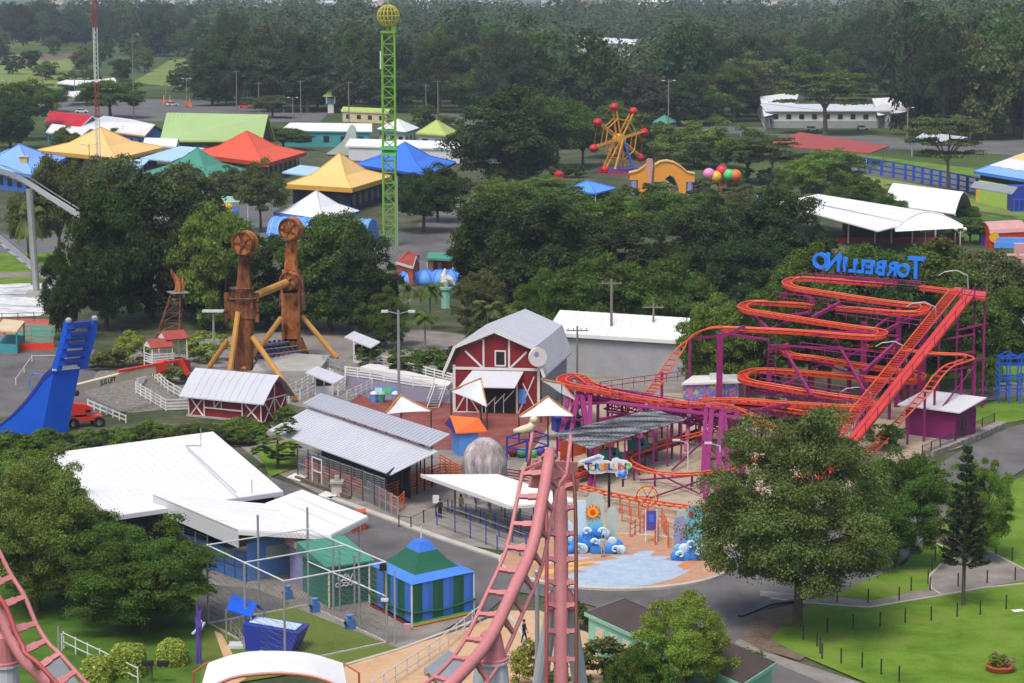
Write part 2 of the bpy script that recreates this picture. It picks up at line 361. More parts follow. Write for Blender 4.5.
def trunk_mb(seed, ht, r, cz, crx, nlimb=6, lean=.04):
    g = random.Random(seed); b = MB()
    top = Vector((g.uniform(-lean, lean) * ht, g.uniform(-lean, lean) * ht, ht))
    b.tube([(0, 0, -.1), (0, 0, .25), top * .5 + Vector((.05, 0, 0)), top], [r * 1.5, r * 1.05, r * .85, r * .7], 8)
    for i in range(nlimb):
        a = 6.28 * i / nlimb + g.uniform(-.4, .4); q = crx * g.uniform(.45, .8)
        e = Vector((math.cos(a) * q, math.sin(a) * q, cz + g.uniform(-.3, 1.6)))
        s0 = top * g.uniform(.72, 1.0); mid = s0.lerp(e, .5) + Vector((0, 0, .5))
        b.tube([s0, mid, e], [r * .5, r * .32, r * .1], 5)
    b.tube([top, top + Vector((.2, .1, cz * .35)), Vector((0, 0, cz + 1.5))], [r * .7, r * .4, r * .1], 6)
    return b
# tree kinds, each modelled 10 m tall and about 10 m wide
KIND = {}
def kind(name, trunk, crown): KIND[name] = (trunk, crown)
def tmesh(mb, nm, m='bark'):
    o = mb.build(nm, m, local=True, origin=(0, 0, 0)); me = o.data; bpy.data.objects.remove(o); return me
for i in range(3):
    c, r = clumps(10 + i, 135, 4.8, 4.7, 5.2, low=-.97, hollow=.74, rmin=.12, rmax=.25)
    kind('dense%d' % i, tmesh(trunk_mb(10 + i, 2.6, .33, 5, 4.5), 'trunk'), leaf_mesh('crown', c, r, 330, .30, 10 + i))
for i in range(3):
    c, r = clumps(90 + i, 190, 4.8, 4.5, 5.2, low=-.97, hollow=.72, rmin=.10, rmax=.2, lobes=.24)
    kind('near%d' % i, tmesh(trunk_mb(90 + i, 2.4, .3, 5, 4.5, 8), 'trunk'), leaf_mesh('crown', c, r, 620, .165, 90 + i, aspect=1.9))
for i in range(3):
    c, r = clumps(20 + i, 105, 4.7, 3.7, 6.1, low=-.7, rmin=.13, rmax=.25, lobes=.26)
    kind('broad%d' % i, tmesh(trunk_mb(20 + i, 3.6, .28, 6, 4.5, 8), 'trunk'), leaf_mesh('crown', c, r, 330, .28, 20 + i))
for i in range(2):
    c, r = clumps(30 + i, 95, 4.2, 4.6, 5.4, low=-.9, rmin=.14, rmax=.26, lobes=.25)
    kind('tall%d' % i, tmesh(trunk_mb(30 + i, 3.2, .24, 5, 3.4, 7), 'trunk', 'pale_bark'), leaf_mesh('crown', c, r, 300, .30, 30 + i))
c = []; r = []; gg = random.Random(4)
for k in range(60):
    lv = gg.choice([5.2, 6.6, 8.0, 9.3]); q = (5 - abs(lv - 6.6) * .75) * math.sqrt(gg.random()); a = gg.random() * 6.28
    c.append((q * math.cos(a), q * math.sin(a), lv + gg.uniform(-.2, .3))); r.append(gg.uniform(.5, .95))
kind('layered', tmesh(trunk_mb(41, 5.0, .2, 7, 4.2, 9), 'trunk', 'pale_bark'), leaf_mesh('crown', c, r, 260, .26, 41, squash=.35))
for i in range(2):
    c, r = clumps(50 + i, 150, 4.8, 4.9, 4.7, low=-.95, rmin=.11, rmax=.2, lobes=.26)
    kind('feather%d' % i, tmesh(trunk_mb(50 + i, 2.0, .2, 4, 4, 8), 'trunk'), leaf_mesh('crown', c, r, 260, .34, 50 + i, droop=.8, aspect=2.6))
for i in range(3):
    c, r = clumps(60 + i, 60, 4.4, 4.8, 5.3, low=-.95, rmin=.18, rmax=.34, lobes=.3)
    kind('far%d' % i, tmesh(trunk_mb(60 + i, 3, .25, 5, 4, 4), 'trunk'), leaf_mesh('crown', c, r, 130, .55, 60 + i))
for i in range(2):
    c, r = clumps(70 + i, 40, 5.0, 5.0, 4.6, low=-.7, rmin=.16, rmax=.26)
    kind('shrub%d' % i, None, leaf_mesh('shrub', c, r, 160, .55, 70 + i))
def palm_mesh(seed, nf=15):
    g = np.random.default_rng(seed); V = []
    for f in range(nf):
        az = 6.283 * f / nf + g.uniform(-.2, .2); el = g.uniform(.15, 1.15); L = g.uniform(3.6, 4.8)
        p = np.array([0, 0, 6.6]); d = np.array([math.cos(az) * math.cos(el), math.sin(az) * math.cos(el), math.sin(el)])
        for s in range(14):
            q = p + d * L / 14; d = d + np.array([0, 0, -.13]); d /= np.linalg.norm(d)
            side = np.cross(d, [0, 0, 1]); side /= np.linalg.norm(side) + 1e-6
            wl = 1.15 * math.sin(math.pi * (s + 1.2) / 16)
            for sg in (-1, 1):
                for h in (0, .5):
                    a = p + (q - p) * h; e = a + side * sg * wl + d * .35 + np.array([0, 0, -.4 * wl]); wv = d * .10
                    V += [a - wv, a + wv, e + wv * .4, e - wv * .4]
            p = q
    return quads('crown', np.array(V), [LEAF])
for i in range(2):
    kind('palm%d' % i, tmesh(MB().tube([(0, 0, -.1), (.1, 0, 3), (0, 0, 6.7)], [.28, .2, .17], 8), 'trunk', 'pale_bark'), palm_mesh(80 + i))

DK, MD, BR, YL, OL = (.050, .080, .026), (.088, .142, .030), (.140, .222, .042), (.235, .29, .05), (.112, .142, .048)
def tree(kd, px, Y, top, wpx, colr, label, name='tree', cat='tree', group=None, rz=None, z0=0.0):
    """a tree standing Y metres away: its top row and its width are read off the picture"""
    base = A(px, 300, Y); base.z = z0
    H = A(px, top, Y).z - z0; W = wpx / ppm(Y)
    tr, cr = KIND[kd]
    sc = (W / 10, W / 10, H / 10)
    rz = random.uniform(0, 6.28) if rz is None else rz
    cv = [q * random.uniform(.9, 1.1) for q in colr]
    if tr is None:
        o = bpy.data.objects.new(name, cr); COL.objects.link(o); o.location = base; o.rotation_euler = (0, 0, rz); o.scale = sc; o.color = (*cv, 1)
        return tag(o, label, cat, group)
    o = bpy.data.objects.new(name, None); COL.objects.link(o); o.location = base; o.rotation_euler = (0, 0, rz); o.scale = sc; o.empty_display_size = .3
    tag(o, label, cat, group)
    for nm, me in (('trunk', tr), ('crown', cr)):
        q = bpy.data.objects.new(nm, me); COL.objects.link(q); q.parent = o
        if nm == 'crown': q.color = (*cv, 1)
    return o
# ================================================================ ground, roads, paving
g = MB(); NG = 48
g.poly([(7000 * math.cos(6.283 * k / NG), 1500 + 7000 * math.sin(6.283 * k / NG), -.02) for k in range(NG)])
struct('ground', g, 'far_ground', origin=(0, 0, -.02))
sheet('park_ground', [(-60, 175), (-60, 700), (1090, 700), (1090, 180), (700, 175), (560, 120), (300, 125)], 'park_ground', .0)
# far fields and car parks
sheet('field', [(-60, 62), (-60, 86), (60, 88), (76, 62), (70, 56), (20, 54)], 'field_grass', .02)
sheet('field', [(-60, 38), (-60, 48), (40, 47), (42, 39)], 'field_grass', .02)
sheet('field', [(130, 84), (170, 60), (205, 57), (222, 72), (196, 86)], 'field_grass', .02)
sheet('dirt_road', [(-60, 59), (-60, 64), (60, 60), (90, 55), (86, 53)], 'bare_earth', .03)
sheet('car_park', [(40, 98), (30, 116), (170, 122), (320, 122), (330, 112), (230, 105), (200, 100)], 'far_asphalt', .02)
sheet('car_park', [(430, 113), (420, 124), (560, 130), (760, 134), (770, 128), (560, 120)], 'far_asphalt', .02)
sheet('street', [(740, 134), (740, 141), (1100, 160), (1100, 138), (930, 142), (860, 134)], 'far_asphalt', .02)
sheet('street', [(850, 158), (850, 172), (980, 193), (1100, 214), (1100, 195), (985, 178)], 'far_asphalt', .02)
sheet('lawn', [(840, 152), (840, 158), (990, 178), (1090, 196), (1090, 186), (1000, 172)], 'lawn', .025)
sheet('lawn', [(850, 172), (846, 184), (930, 202), (1090, 240), (1090, 214), (960, 192)], 'field_grass', .025)
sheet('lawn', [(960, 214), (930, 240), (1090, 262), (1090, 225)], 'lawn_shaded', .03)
# inside the park
sheet('park_road', [(478, 188), (462, 200), (420, 222), (396, 254), (394, 268), (470, 268), (462, 230), (474, 205)], 'asphalt', .02)
sheet('path', [(250, 190), (210, 215), (160, 215), (120, 240), (60, 235), (-60, 235), (-60, 262), (60, 260), (240, 250), (380, 270), (520, 270), (470, 240), (300, 222)], 'far_asphalt', .015)
sheet('lawn', [(-60, 254), (-60, 288), (56, 284), (74, 262), (60, 253)], 'lawn', .025)
sheet('path', [(-60, 274), (-60, 280), (44, 277), (44, 272)], 'grey_paving', .03)
sheet('pond_water', [(-60, 286), (-60, 320), (40, 316), (58, 304), (52, 283)], 'foam_water', .035)
sheet('ride_floor', [(-60, 318), (-60, 352), (52, 350), (58, 320)], 'red_green_floor', .04)
sheet('asphalt_yard', [(-60, 352), (-60, 446), (80, 440), (140, 398), (86, 366), (96, 350), (52, 348)], 'asphalt', .02)
sheet('gravel_bed', [(84, 394), (98, 372), (140, 352), (200, 356), (196, 412), (150, 418), (120, 412)], 'gravel', .04)
sheet('plaza', [(200, 340), (180, 400), (270, 470), (330, 500), (430, 540), (560, 560), (700, 540), (760, 420), (620, 350), (420, 330), (300, 330)], 'grey_paving', .015)
sheet('red_plaza', [(360, 394), (330, 420), (430, 450), (560, 452), (600, 420), (540, 404), (480, 400)], 'red_paving', .03)
sheet('deck', [(338, 374), (352, 392), (372, 400), (455, 404), (452, 386), (390, 372)], 'deck_purple', .03)
sheet('ride_floor', [(560, 410), (520, 470), (560, 545), (640, 558), (740, 560), (830, 500), (880, 470), (960, 448), (1000, 420), (930, 390), (760, 390), (640, 395)], 'station_floor', .03)
# the road across the middle of the picture
road = [(250, 470), (345, 505), (430, 536), (520, 566), (572, 580), (640, 583), (692, 576), (722, 552), (860, 505), (918, 478), (966, 448), (1010, 428), (1090, 408),
        (1090, 452), (1024, 470), (966, 505), (930, 532), (905, 560), (870, 590), (800, 600), (760, 612), (740, 640), (880, 700), (690, 700), (700, 645), (590, 606),
        (512, 592), (470, 628), (440, 618), (360, 590), (300, 552), (240, 500)]
sheet('road', road, 'asphalt', .045)
kerb('kerb', [(330, 499), (380, 517), (430, 536), (480, 553), (520, 566), (560, 578)], wd=.7, h=.22)
kerb('kerb', [(740, 618), (770, 606), (810, 600)], 'dark_metal', .35, .2)
sheet('road_edge', [(740, 640), (762, 652), (880, 690), (900, 700), (860, 700), (758, 657), (734, 644)], 'grey_paving', .05)
sheet('bank', [(740, 640), (760, 612), (800, 604), (830, 640), (800, 662), (760, 650)], 'bare_earth', .055)
# lawns on the right
sheet('lawn', [(800, 610), (770, 640), (800, 656), (880, 690), (900, 720), (1100, 720), (1100, 470), (1024, 476), (970, 508), (935, 534), (905, 565)], 'lawn', .06)
sheet('lawn', [(960, 414), (956, 426), (1006, 424), (1090, 407), (1090, 392), (1000, 400)], 'lawn', .03)
sheet('lawn', [(930, 360), (930, 394), (1090, 374), (1090, 350)], 'lawn', .03)
sheet('street', [(930, 392), (930, 406), (1090, 392), (1090, 376)], 'asphalt', .035)
pp = [(1090, 556), (1024, 572), (990, 552), (965, 556), (940, 566), (928, 578), (930, 590), (942, 596), (1000, 586), (1090, 570)]
sheet('garden_plaza', pp, 'grey_paving', .08)
kerb('garden_kerb', [(1026, 572), (990, 553), (965, 556), (942, 565), (929, 578), (931, 590), (941, 596)], 'pale_concrete', .18, .16)
sheet('garden_path', [(942, 588), (942, 597), (868, 609), (820, 606), (760, 598), (760, 592), (830, 598), (872, 602)], 'grey_paving', .075)
kerb('garden_kerb', [(1026, 585), (985, 589), (942, 597), (868, 609), (825, 606), (770, 600)], 'pale_concrete', .18, .16)
sheet('garden_path', [(918, 532), (928, 540), (958, 552), (968, 545), (940, 532), (940, 520), (968, 505), (950, 505)], 'bare_earth', .075)
kerb('garden_kerb', [(918, 534), (928, 541), (944, 549)], 'pale_concrete', .18, .16)
# stone edging beside the purple hut
kerb('stone_edging', [(928, 456), (952, 447), (975, 438), (1002, 426)], 'stair_stone', 1.2, .5)
# lower left
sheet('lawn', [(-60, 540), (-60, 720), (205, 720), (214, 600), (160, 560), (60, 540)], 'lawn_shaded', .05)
sheet('yard', [(150, 545), (214, 606), (300, 640), (395, 660), (480, 610), (360, 560), (260, 520)], 'grey_paving', .03)
sheet('asphalt_yard', [(196, 602), (212, 586), (255, 590), (290, 604), (258, 622), (200, 628)], 'asphalt', .06)
sheet('turf_pitch', [(266, 598), (400, 650), (345, 667), (200, 690), (204, 630), (240, 614)], 'artificial_turf', .055)
sheet('sand_plaza', [(402, 650), (470, 628), (506, 612), (540, 612), (600, 640), (606, 720), (300, 720), (338, 670)], 'sand_paving', .05)
kerb('kerb', [(340, 668), (402, 650), (450, 632), (500, 612)], wd=.3, h=.16)
kerb('kerb', [(505, 612), (520, 632), (530, 655)], wd=.25, h=.16)
sheet('path', [(214, 632), (222, 636), (246, 680), (214, 700), (224, 660)], 'sand_paving', .06)
sheet('hedge_bed', [(-20, 418), (-20, 455), (140, 444), (270, 425), (300, 440), (310, 410), (270, 400), (130, 414)], 'park_ground', .05)
sheet('lawn', [(255, 450), (270, 478), (298, 468), (296, 440)], 'lawn', .055)

# ================================================================ far buildings
def up_(v, z): return v + Vector((0, 0, z))
def hip_geo(c4, ctr, ze, zr, ring=None):
    """roof over four eave corners; ring = (share of the way out, height) bends the slope"""
    b = MB(); lo = [Vector((p.x, p.y, ze)) for p in c4]; top = Vector((ctr.x, ctr.y, zr))
    if ring:
        f, hz = ring; mid = [Vector((ctr.x + (p.x - ctr.x) * f, ctr.y + (p.y - ctr.y) * f, ze + (zr - ze) * hz)) for p in lo]
        vs = lo + mid + [top]; fs = [(i, (i + 1) % 4, 4 + (i + 1) % 4, 4 + i) for i in range(4)] + [(4 + i, 4 + (i + 1) % 4, 8) for i in range(4)]
    else:
        vs = lo + [top]; fs = [(i, (i + 1) % 4, 4) for i in range(4)]
    return b.add(vs, fs), lo, top
def walls_geo(c4, z0, z1, inset):
    ctr = sum(c4, Vector()) / 4; b = MB()
    pts = [Vector((ctr.x + (p.x - ctr.x) * (1 - inset), ctr.y + (p.y - ctr.y) * (1 - inset), z0)) for p in c4]
    return b.prism(pts, (0, 0, z1 - z0)), pts
def quad_px(l, f, r, z):
    a, b, c = T(*l, z), T(*f, z), T(*r, z)
    q = [a, b, c, a + c - b]
    return q
def pavilion(name, label, cat, l, f, r, apex, ze, roof, edge, wall=None, ring=None, fasc=.55, inset=.12, group=None, posts=False, extra=None):
    """hipped roof read from its left, front and right eave corners"""
    q = quad_px(l, f, r, ze); ctr = sum(q, Vector()) / 4
    zr = A(ctr.x / ctr.y * 1 + 512, apex, ctr.y).z
    o = thing(name, label, cat, (ctr.x, ctr.y, 0), group)
    b, lo, top = hip_geo(q, ctr, ze, zr, ring); b.build('roof', roof, o)
    e = MB()
    for i in range(4):
        a, c = lo[i], lo[(i + 1) % 4]; d = (c - a).normalized() * .12
        e.bar(a + Vector((0, 0, -fasc / 2 - .02)) + d, c + Vector((0, 0, -fasc / 2 - .02)) + d, .12, fasc)
    e.build('fascia', edge, o)
    hc = MB()
    for i in range(4):
        L_ = [lo[i]] + ([Vector(b.v[4 + i])] if ring else []) + [top]; hc.tube([p + Vector((0, 0, .06)) for p in L_], .09, 4)
    hc.build('hip_cap', edge if roof != 'bright_roof' else 'white_metal', o)
    if wall:
        wb, pts = walls_geo(q, 0, ze - .25, inset); wb.build('wall', wall, o)
        for i in range(4):
            a, c = pts[i], pts[(i + 1) % 4]; L = (c - a).length; d = (c - a) / L; nrm = Vector((d.y, -d.x, 0))
            k = max(1, int(L / 4))
            for j in range(k):
                m = a + d * L * (j + .5) / k + nrm * .03
                MB().box(m + Vector((0, 0, ze * .45)), (min(2.2, L / k * .6), .06, ze * .45), math.atan2(d.y, d.x)).build('opening', 'glass_dark', o)
    if posts or not wall:
        for p in walls_geo(q, 0, 1, .06)[1]:
            MB().cyl(p, p + Vector((0, 0, ze)), .09, n=6).build('post', posts if isinstance(posts, str) else 'white_paint', o)
    return o, q, ctr, zr
def gable(name, label, cat, r1, r2, e1, e2, zr, ze, roof, wall, edge='white_paint', group=None, inset=.94, back=True, openings='glass_dark'):
    """ridge r1-r2 at height zr and the visible eave e1-e2 at height ze, all in picture coordinates"""
    c, d = T(*e1, ze), T(*e2, ze)
    if zr < 2.5:                                   # a roof pitch: find the ridge height that gives it
        lo_, hi_ = ze, ze + 25.0; nn = Vector((c.y - d.y, d.x - c.x, 0)).normalized()
        for _ in range(40):
            z = (lo_ + hi_) / 2; m = (T(*r1, z) + T(*r2, z)) / 2 - c
            if (z - ze) < zr * abs(m.dot(nn)) and m.y > -1.0: lo_ = z
            else: hi_ = z
        zr = lo_
    a, b = T(*r1, zr), T(*r2, zr)
    c2 = Vector((2 * a.x - c.x, 2 * a.y - c.y, ze)); d2 = Vector((2 * b.x - d.x, 2 * b.y - d.y, ze))
    ctr = (a + b) / 2
    o = thing(name, label, cat, (ctr.x, ctr.y, 0), group)
    rb = MB(); up = Vector((0, 0, .12))
    rb.slab([a + up, b + up, d + up, c + up], .12)
    if back: rb.slab([b + up * 1.02, a + up * 1.02, c2 + up * 1.02, d2 + up * 1.02], .12)
    rb.build('roof', roof, o)
    sb = MB(); n = max(3, int((b - a).length / 1.1))
    for i in range(1, n):
        t = i / n; sb.bar(a.lerp(b, t) + up * 1.2, c.lerp(d, t) + up * 1.2, .07, .07)
    sb.build('roof_seam', roof, o)
    if edge:
        eb = MB(); eb.bar(c + Vector((0, 0, -.12)), d + Vector((0, 0, -.12)), .1, .4)
        for p, q in ((a, c), (b, d), (a, c2), (b, d2)): eb.bar(p - up * .9, q - up * .9, .14, .3)
        eb.build('fascia', edge, o)
    if wall:
        f = inset; P = [ctr + (v - ctr) * f for v in (c, d, d2, c2)]
        P = [Vector((p.x, p.y, 0)) for p in P]; ra, rb_ = ctr + (a - ctr) * f, ctr + (b - ctr) * f
        wb = MB(); top = [p + Vector((0, 0, ze - .1)) for p in P]
        vs = P + top + [Vector((ra.x, ra.y, zr - .15)), Vector((rb_.x, rb_.y, zr - .15))]
        wb.add(vs, [(0, 1, 5, 4), (2, 3, 7, 6), (1, 2, 6, 9, 5), (3, 0, 4, 8, 7)])
        wb.build('wall', wall, o)
        if openings:
            for i, j in ((0, 1), (1, 2), (3, 0)):
                p, q = P[i], P[j]; L = (q - p).length; dd = (q - p) / L; nr = Vector((dd.y, -dd.x, 0))
                if nr.dot(p - ctr) < 0: nr = -nr
                k = min(8, max(1, int(L / 4.5)))
                for s_ in range(k):
                    m = p + dd * L * (s_ + .5) / k + nr * .02
                    MB().box(m + Vector((0, 0, ze * .5)), (min(1.6, L / k * .5), .08, ze * .4), math.atan2(dd.y, dd.x)).build('window', openings, o)
    return o

# the hazy town at the top of the frame
rt = random.Random(3)
for i in range(46):
    px = rt.choice([rt.uniform(225, 445), rt.uniform(480, 610), rt.uniform(640, 800), rt.uniform(40, 220)])
    Y = rt.uniform(3300, 4600); c = A(px, 2, Y); wd = rt.uniform(12, 38); h = rt.uniform(7, 17); dp = rt.uniform(10, 22)
    b = MB(); b.box((c.x, Y, h / 2), (wd, dp, h)); b.m = 1
    b.add([(c.x - wd / 2 - 1, Y - dp / 2 - 1, h + .05), (c.x + wd / 2 + 1, Y - dp / 2 - 1, h + .05), (c.x + wd / 2 + 1, Y + dp / 2 + 1, h + .05), (c.x - wd / 2 - 1, Y + dp / 2 + 1, h + .05),
           (c.x - wd / 2 - 1, Y, h + 2.5), (c.x + wd / 2 + 1, Y, h + 2.5)], [(0, 1, 5, 4), (2, 3, 4, 5), (1, 2, 5), (3, 0, 4)])
    b.m = 2
    for k in range(int(wd / 4)): b.box((c.x - wd / 2 + 2 + k * 4, Y - dp / 2 - .05, h * .6), (1.6, .2, 1.8))
    side = 'left' if px < 445 else 'middle' if px < 620 else 'right'
    o = b.build('town_building', ['cream' if rt.random() < .3 else 'white_paint', rt.choice(['bright_roof', 'roof_red', 'white_metal', 'bright_roof']), 'glass_dark'])
    tag(o, {'left': 'tiny pale building in the hazy town beyond the forest, on the left', 'middle': 'tiny pale building in the hazy town beyond the forest, near the middle',
            'right': 'tiny pale building in the hazy town beyond the forest, on the right'}[side], 'building', 'pale buildings of the hazy town')

gable('warehouse', 'long white warehouse roof showing above the forest at top centre', 'warehouse', (578, 36), (642, 40), (574, 41), (640, 45), .15, 8, 'bright_roof', 'white_paint')
gable('warehouse', 'white roofed shed glimpsed between trees above the blue gabled factory', 'warehouse', (752, 53), (798, 56), (748, 62), (796, 66), .15, 6.5, 'bright_roof', 'white_paint')
gable('shelter_roof', 'larger white shelter roof beside the far left car park', 'shelter', (66, 80), (116, 81), (57, 83), (118, 90), .25, 4, 'bright_roof', None, edge='white_paint')
gable('shelter_roof', 'smaller low white shelter roof just behind the red roofed hall', 'shelter', (66, 92), (84, 91), (62, 98), (90, 96), .25, 3.2, 'bright_roof', None, edge='white_paint')
# factory with blue gable trim
fo = gable('factory_building', 'white and grey factory with blue trimmed gable behind the red roof', 'factory', (760, 97), (800, 92), (764, 117), (792, 111), .35, 4.0, 'bright_roof', 'white_paint', edge='hip_blue_edge')
fo = gable('factory_building', 'grey walled factory with blue gable half hidden by the umbrella tree', 'factory', (872, 99), (900, 97), (878, 116), (908, 112), .4, 4.0, 'bright_roof', 'grey_wall', edge='hip_blue_edge')
b = thing('long_wall_building', 'long low white and grey building with dark windows behind the umbrella tree', 'building', (T(830, 128).x, T(830, 128).y, 0))
p1, p2 = T(768, 128), T(890, 128); dv = Vector((0, 14, 0))
MB().prism([p1, p2, p2 + dv, p1 + dv], (0, 0, 5)).build('wall', 'white_paint', b)
MB().slab([p1 + Vector((-1, -1, 5.3)), p2 + Vector((1, -1, 5.3)), p2 + dv + Vector((1, 1, 6.6)), p1 + dv + Vector((-1, 1, 6.6))], .25).build('roof', 'white_metal', b)
MB().bar(p1 + Vector((0, -.1, 1.1)), p2 + Vector((0, -.1, 1.1)), .15, 2.2).build('plinth', 'grey_wall', b)
for i in range(9):
    q = p1.lerp(p2, (i + .6) / 9.5); MB().box(q + Vector((0, -.06, 3.5)), (1.5, .2, 1.4)).build('window', 'glass_dark', b)
# red flat roof and its neighbours
def flat_canopy(name, label, cat, P, roof, thick=.3, posts='white_paint', edge=None, group=None):
    ctr = sum(P, Vector()) / len(P)
    o = thing(name, label, cat, (ctr.x, ctr.y, 0), group)
    MB().slab(P, thick).build('roof', roof, o)
    for p in P:
        q = ctr + (p - ctr) * .92; MB().cyl((q.x, q.y, 0), (q.x, q.y, q.z - thick), .1, n=6).build('post', posts, o)
    if edge:
        e = MB()
        for i in range(len(P)):
            a, c = P[i] - Vector((0, 0, .35)), P[(i + 1) % len(P)] - Vector((0, 0, .35)); e.bar(a, c, .1, .6)
        e.build('fascia', edge, o)
    return o
flat_canopy('open_shed', 'long low open shed with rusty red roof beside the street', 'shed', [T(765, 145, 4), T(870, 153, 3.5), T(889, 146, 4), T(800, 132, 5.5)], 'roof_red')
flat_canopy('bus_shelter', 'pale canopy with blue edge under the layered tree', 'shelter', [T(910, 141, 4), T(950, 143, 4), T(968, 137, 4.6), T(925, 132, 4.6)], 'white_metal', edge='sky_blue_edge')
# egg shaped silo, gate columns, watch tower, cream house
o = MB().lathe(T(137, 56), [(2.3, 0), (2.6, 3), (3.5, 5), (4.2, 7.5), (3.9, 10), (2.6, 12.5), (.8, 13.8)], 14).build('silo', 'silo_grey', smooth=True)
tag(o, 'grey egg shaped silo among trees above the far car park', 'silo')
for x in (543, 562):
    q = T(x, 113); o = thing('gate_column', 'square peach gate column above the trees, %s of the pair' % ('left' if x == 543 else 'right'), 'column', q, 'peach gate columns')
    MB().box(q + Vector((0, 0, 3.2)), (1.6, 1.6, 6.4)).build('shaft', 'cream', o); MB().box(q + Vector((0, 0, 6.55)), (2.1, 2.1, .3)).build('cap', 'white_paint', o)
q = T(331, 113); o = thing('watch_tower', 'small white watch tower with pointed pale green roof', 'tower', q)
MB().box(q + Vector((0, 0, 1.6)), (2.0, 2.0, 3.2)).build('base', 'white_paint', o); MB().box(q + Vector((0, 0, 4.2)), (2.6, 2.6, 1.8)).build('cabin', 'teal_wall', o)
b = MB()
for sx in (-1, 1):
    for sy in (-1, 1): b.bar(q + Vector((sx * 1.4, sy * 1.4, 3.2)), q + Vector((sx * 1.4, sy * 1.4, 5.6)), .25)
b.build('frame', 'white_paint', o)
MB().lathe(q + Vector((0, 0, 5.6)), [(3.0, 0), (1.6, 1.2), (.05, 2.8)], 4).build('roof', 'lime_roof', o)
gable('house', 'cream bungalow with low greenish roof behind the parking row', 'house', (343, 107), (390, 109), (341, 111), (388, 113), .3, 3.4, 'lime_roof', 'cream', edge='cream')
# colourful park pavilions
gable('hall_roof', 'long hall with red roof next to the white gabled hall', 'hall', (50, 111), (92, 116), (44, 124), (80, 128), .4, 4, 'gondola_red', 'teal_wall')
gable('hall_roof', 'wide white gabled hall with blue end wall behind the yellow pavilion', 'hall', (104, 116), (155, 125), (76, 128), (145, 136), .35, 4, 'bright_roof', 'sky_blue_edge', edge='hip_yellow_edge')
gable('annex', 'low white annex roof in front of the red roofed hall', 'annex', (52, 124), (90, 129), (46, 132), (78, 139), .25, 3, 'bright_roof', 'teal_wall')
gable('hall_roof', 'big pale green gabled hall behind the red pavilion', 'hall', (167, 113), (268, 115), (160, 141), (262, 141), .75, 3.5, 'green_roof', 'dark_wall', edge='lime_roof')
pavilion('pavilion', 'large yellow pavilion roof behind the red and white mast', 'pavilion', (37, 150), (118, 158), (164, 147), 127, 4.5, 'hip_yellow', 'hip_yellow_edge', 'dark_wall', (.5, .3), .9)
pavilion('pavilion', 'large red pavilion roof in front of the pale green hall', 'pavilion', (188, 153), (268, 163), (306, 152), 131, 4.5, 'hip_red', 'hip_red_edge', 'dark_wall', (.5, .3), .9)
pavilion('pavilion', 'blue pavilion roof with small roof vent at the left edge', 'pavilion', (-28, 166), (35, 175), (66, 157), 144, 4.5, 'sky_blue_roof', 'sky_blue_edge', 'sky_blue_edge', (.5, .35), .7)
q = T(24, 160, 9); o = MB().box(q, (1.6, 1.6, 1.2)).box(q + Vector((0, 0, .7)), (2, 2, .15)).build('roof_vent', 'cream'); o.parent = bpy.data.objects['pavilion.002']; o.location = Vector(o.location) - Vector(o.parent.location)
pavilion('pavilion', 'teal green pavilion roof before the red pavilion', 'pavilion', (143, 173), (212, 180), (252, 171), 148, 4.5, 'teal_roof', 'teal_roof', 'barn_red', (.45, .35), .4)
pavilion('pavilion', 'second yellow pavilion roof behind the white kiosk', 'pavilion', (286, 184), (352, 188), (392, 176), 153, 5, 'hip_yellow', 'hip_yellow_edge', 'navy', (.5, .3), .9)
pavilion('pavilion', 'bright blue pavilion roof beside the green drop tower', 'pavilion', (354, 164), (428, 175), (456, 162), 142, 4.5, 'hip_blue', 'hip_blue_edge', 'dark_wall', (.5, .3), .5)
pavilion('kiosk', 'white hipped kiosk with blue fascia and colourful walls', 'kiosk', (274, 212), (324, 219), (359, 211), 191, 3.6, 'bright_roof', 'sky_blue_edge', 'teal_wall', (.5, .35), .6)
pavilion('kiosk', 'white pyramid roofed pavilion with blue edge right of the long blue hall', 'kiosk', (377, 129), (406, 132), (419, 128), 119, 4.5, 'bright_roof', 'teal_wall', 'white_paint', None, .5)
pavilion('kiosk', 'white walled kiosk with lime green pyramid roof', 'kiosk', (416, 133), (446, 135), (457, 131), 120, 4.5, 'lime_roof', 'lime_roof', 'white_paint', None, .4)
pavilion('pavilion', 'low blue hipped roof left of the orange arch facade', 'pavilion', (560, 190), (596, 193), (616, 188), 181, 3.2, 'igloo_blue', 'sky_blue_edge', None, None, .3)
pavilion('pavilion', 'small dark green pyramid roof among trees behind the big orange wheel', 'pavilion', (653, 122), (668, 123.5), (676, 121.5), 115, 3.5, 'teal_roof', 'teal_roof', None, None, .3)
pavilion('pavilion', 'small light blue roof at the left end of the white arched hall', 'pavilion', (744, 204), (764, 208), (784, 200), 192, 3.2, 'igloo_blue', 'sky_blue_edge', None, None, .3)
gable('long_hall', 'long hall with cream white roof and blue fascia', 'hall', (290, 123), (372, 124), (280, 131), (372, 132), .3, 4.2, 'bright_roof', 'teal_wall', edge='teal_wall')
gable('long_hall', 'long white shed behind the bright blue pavilion', 'shed', (350, 139), (462, 142), (345, 146), (463, 149), .3, 3.6, 'bright_roof', 'white_metal', openings=None)
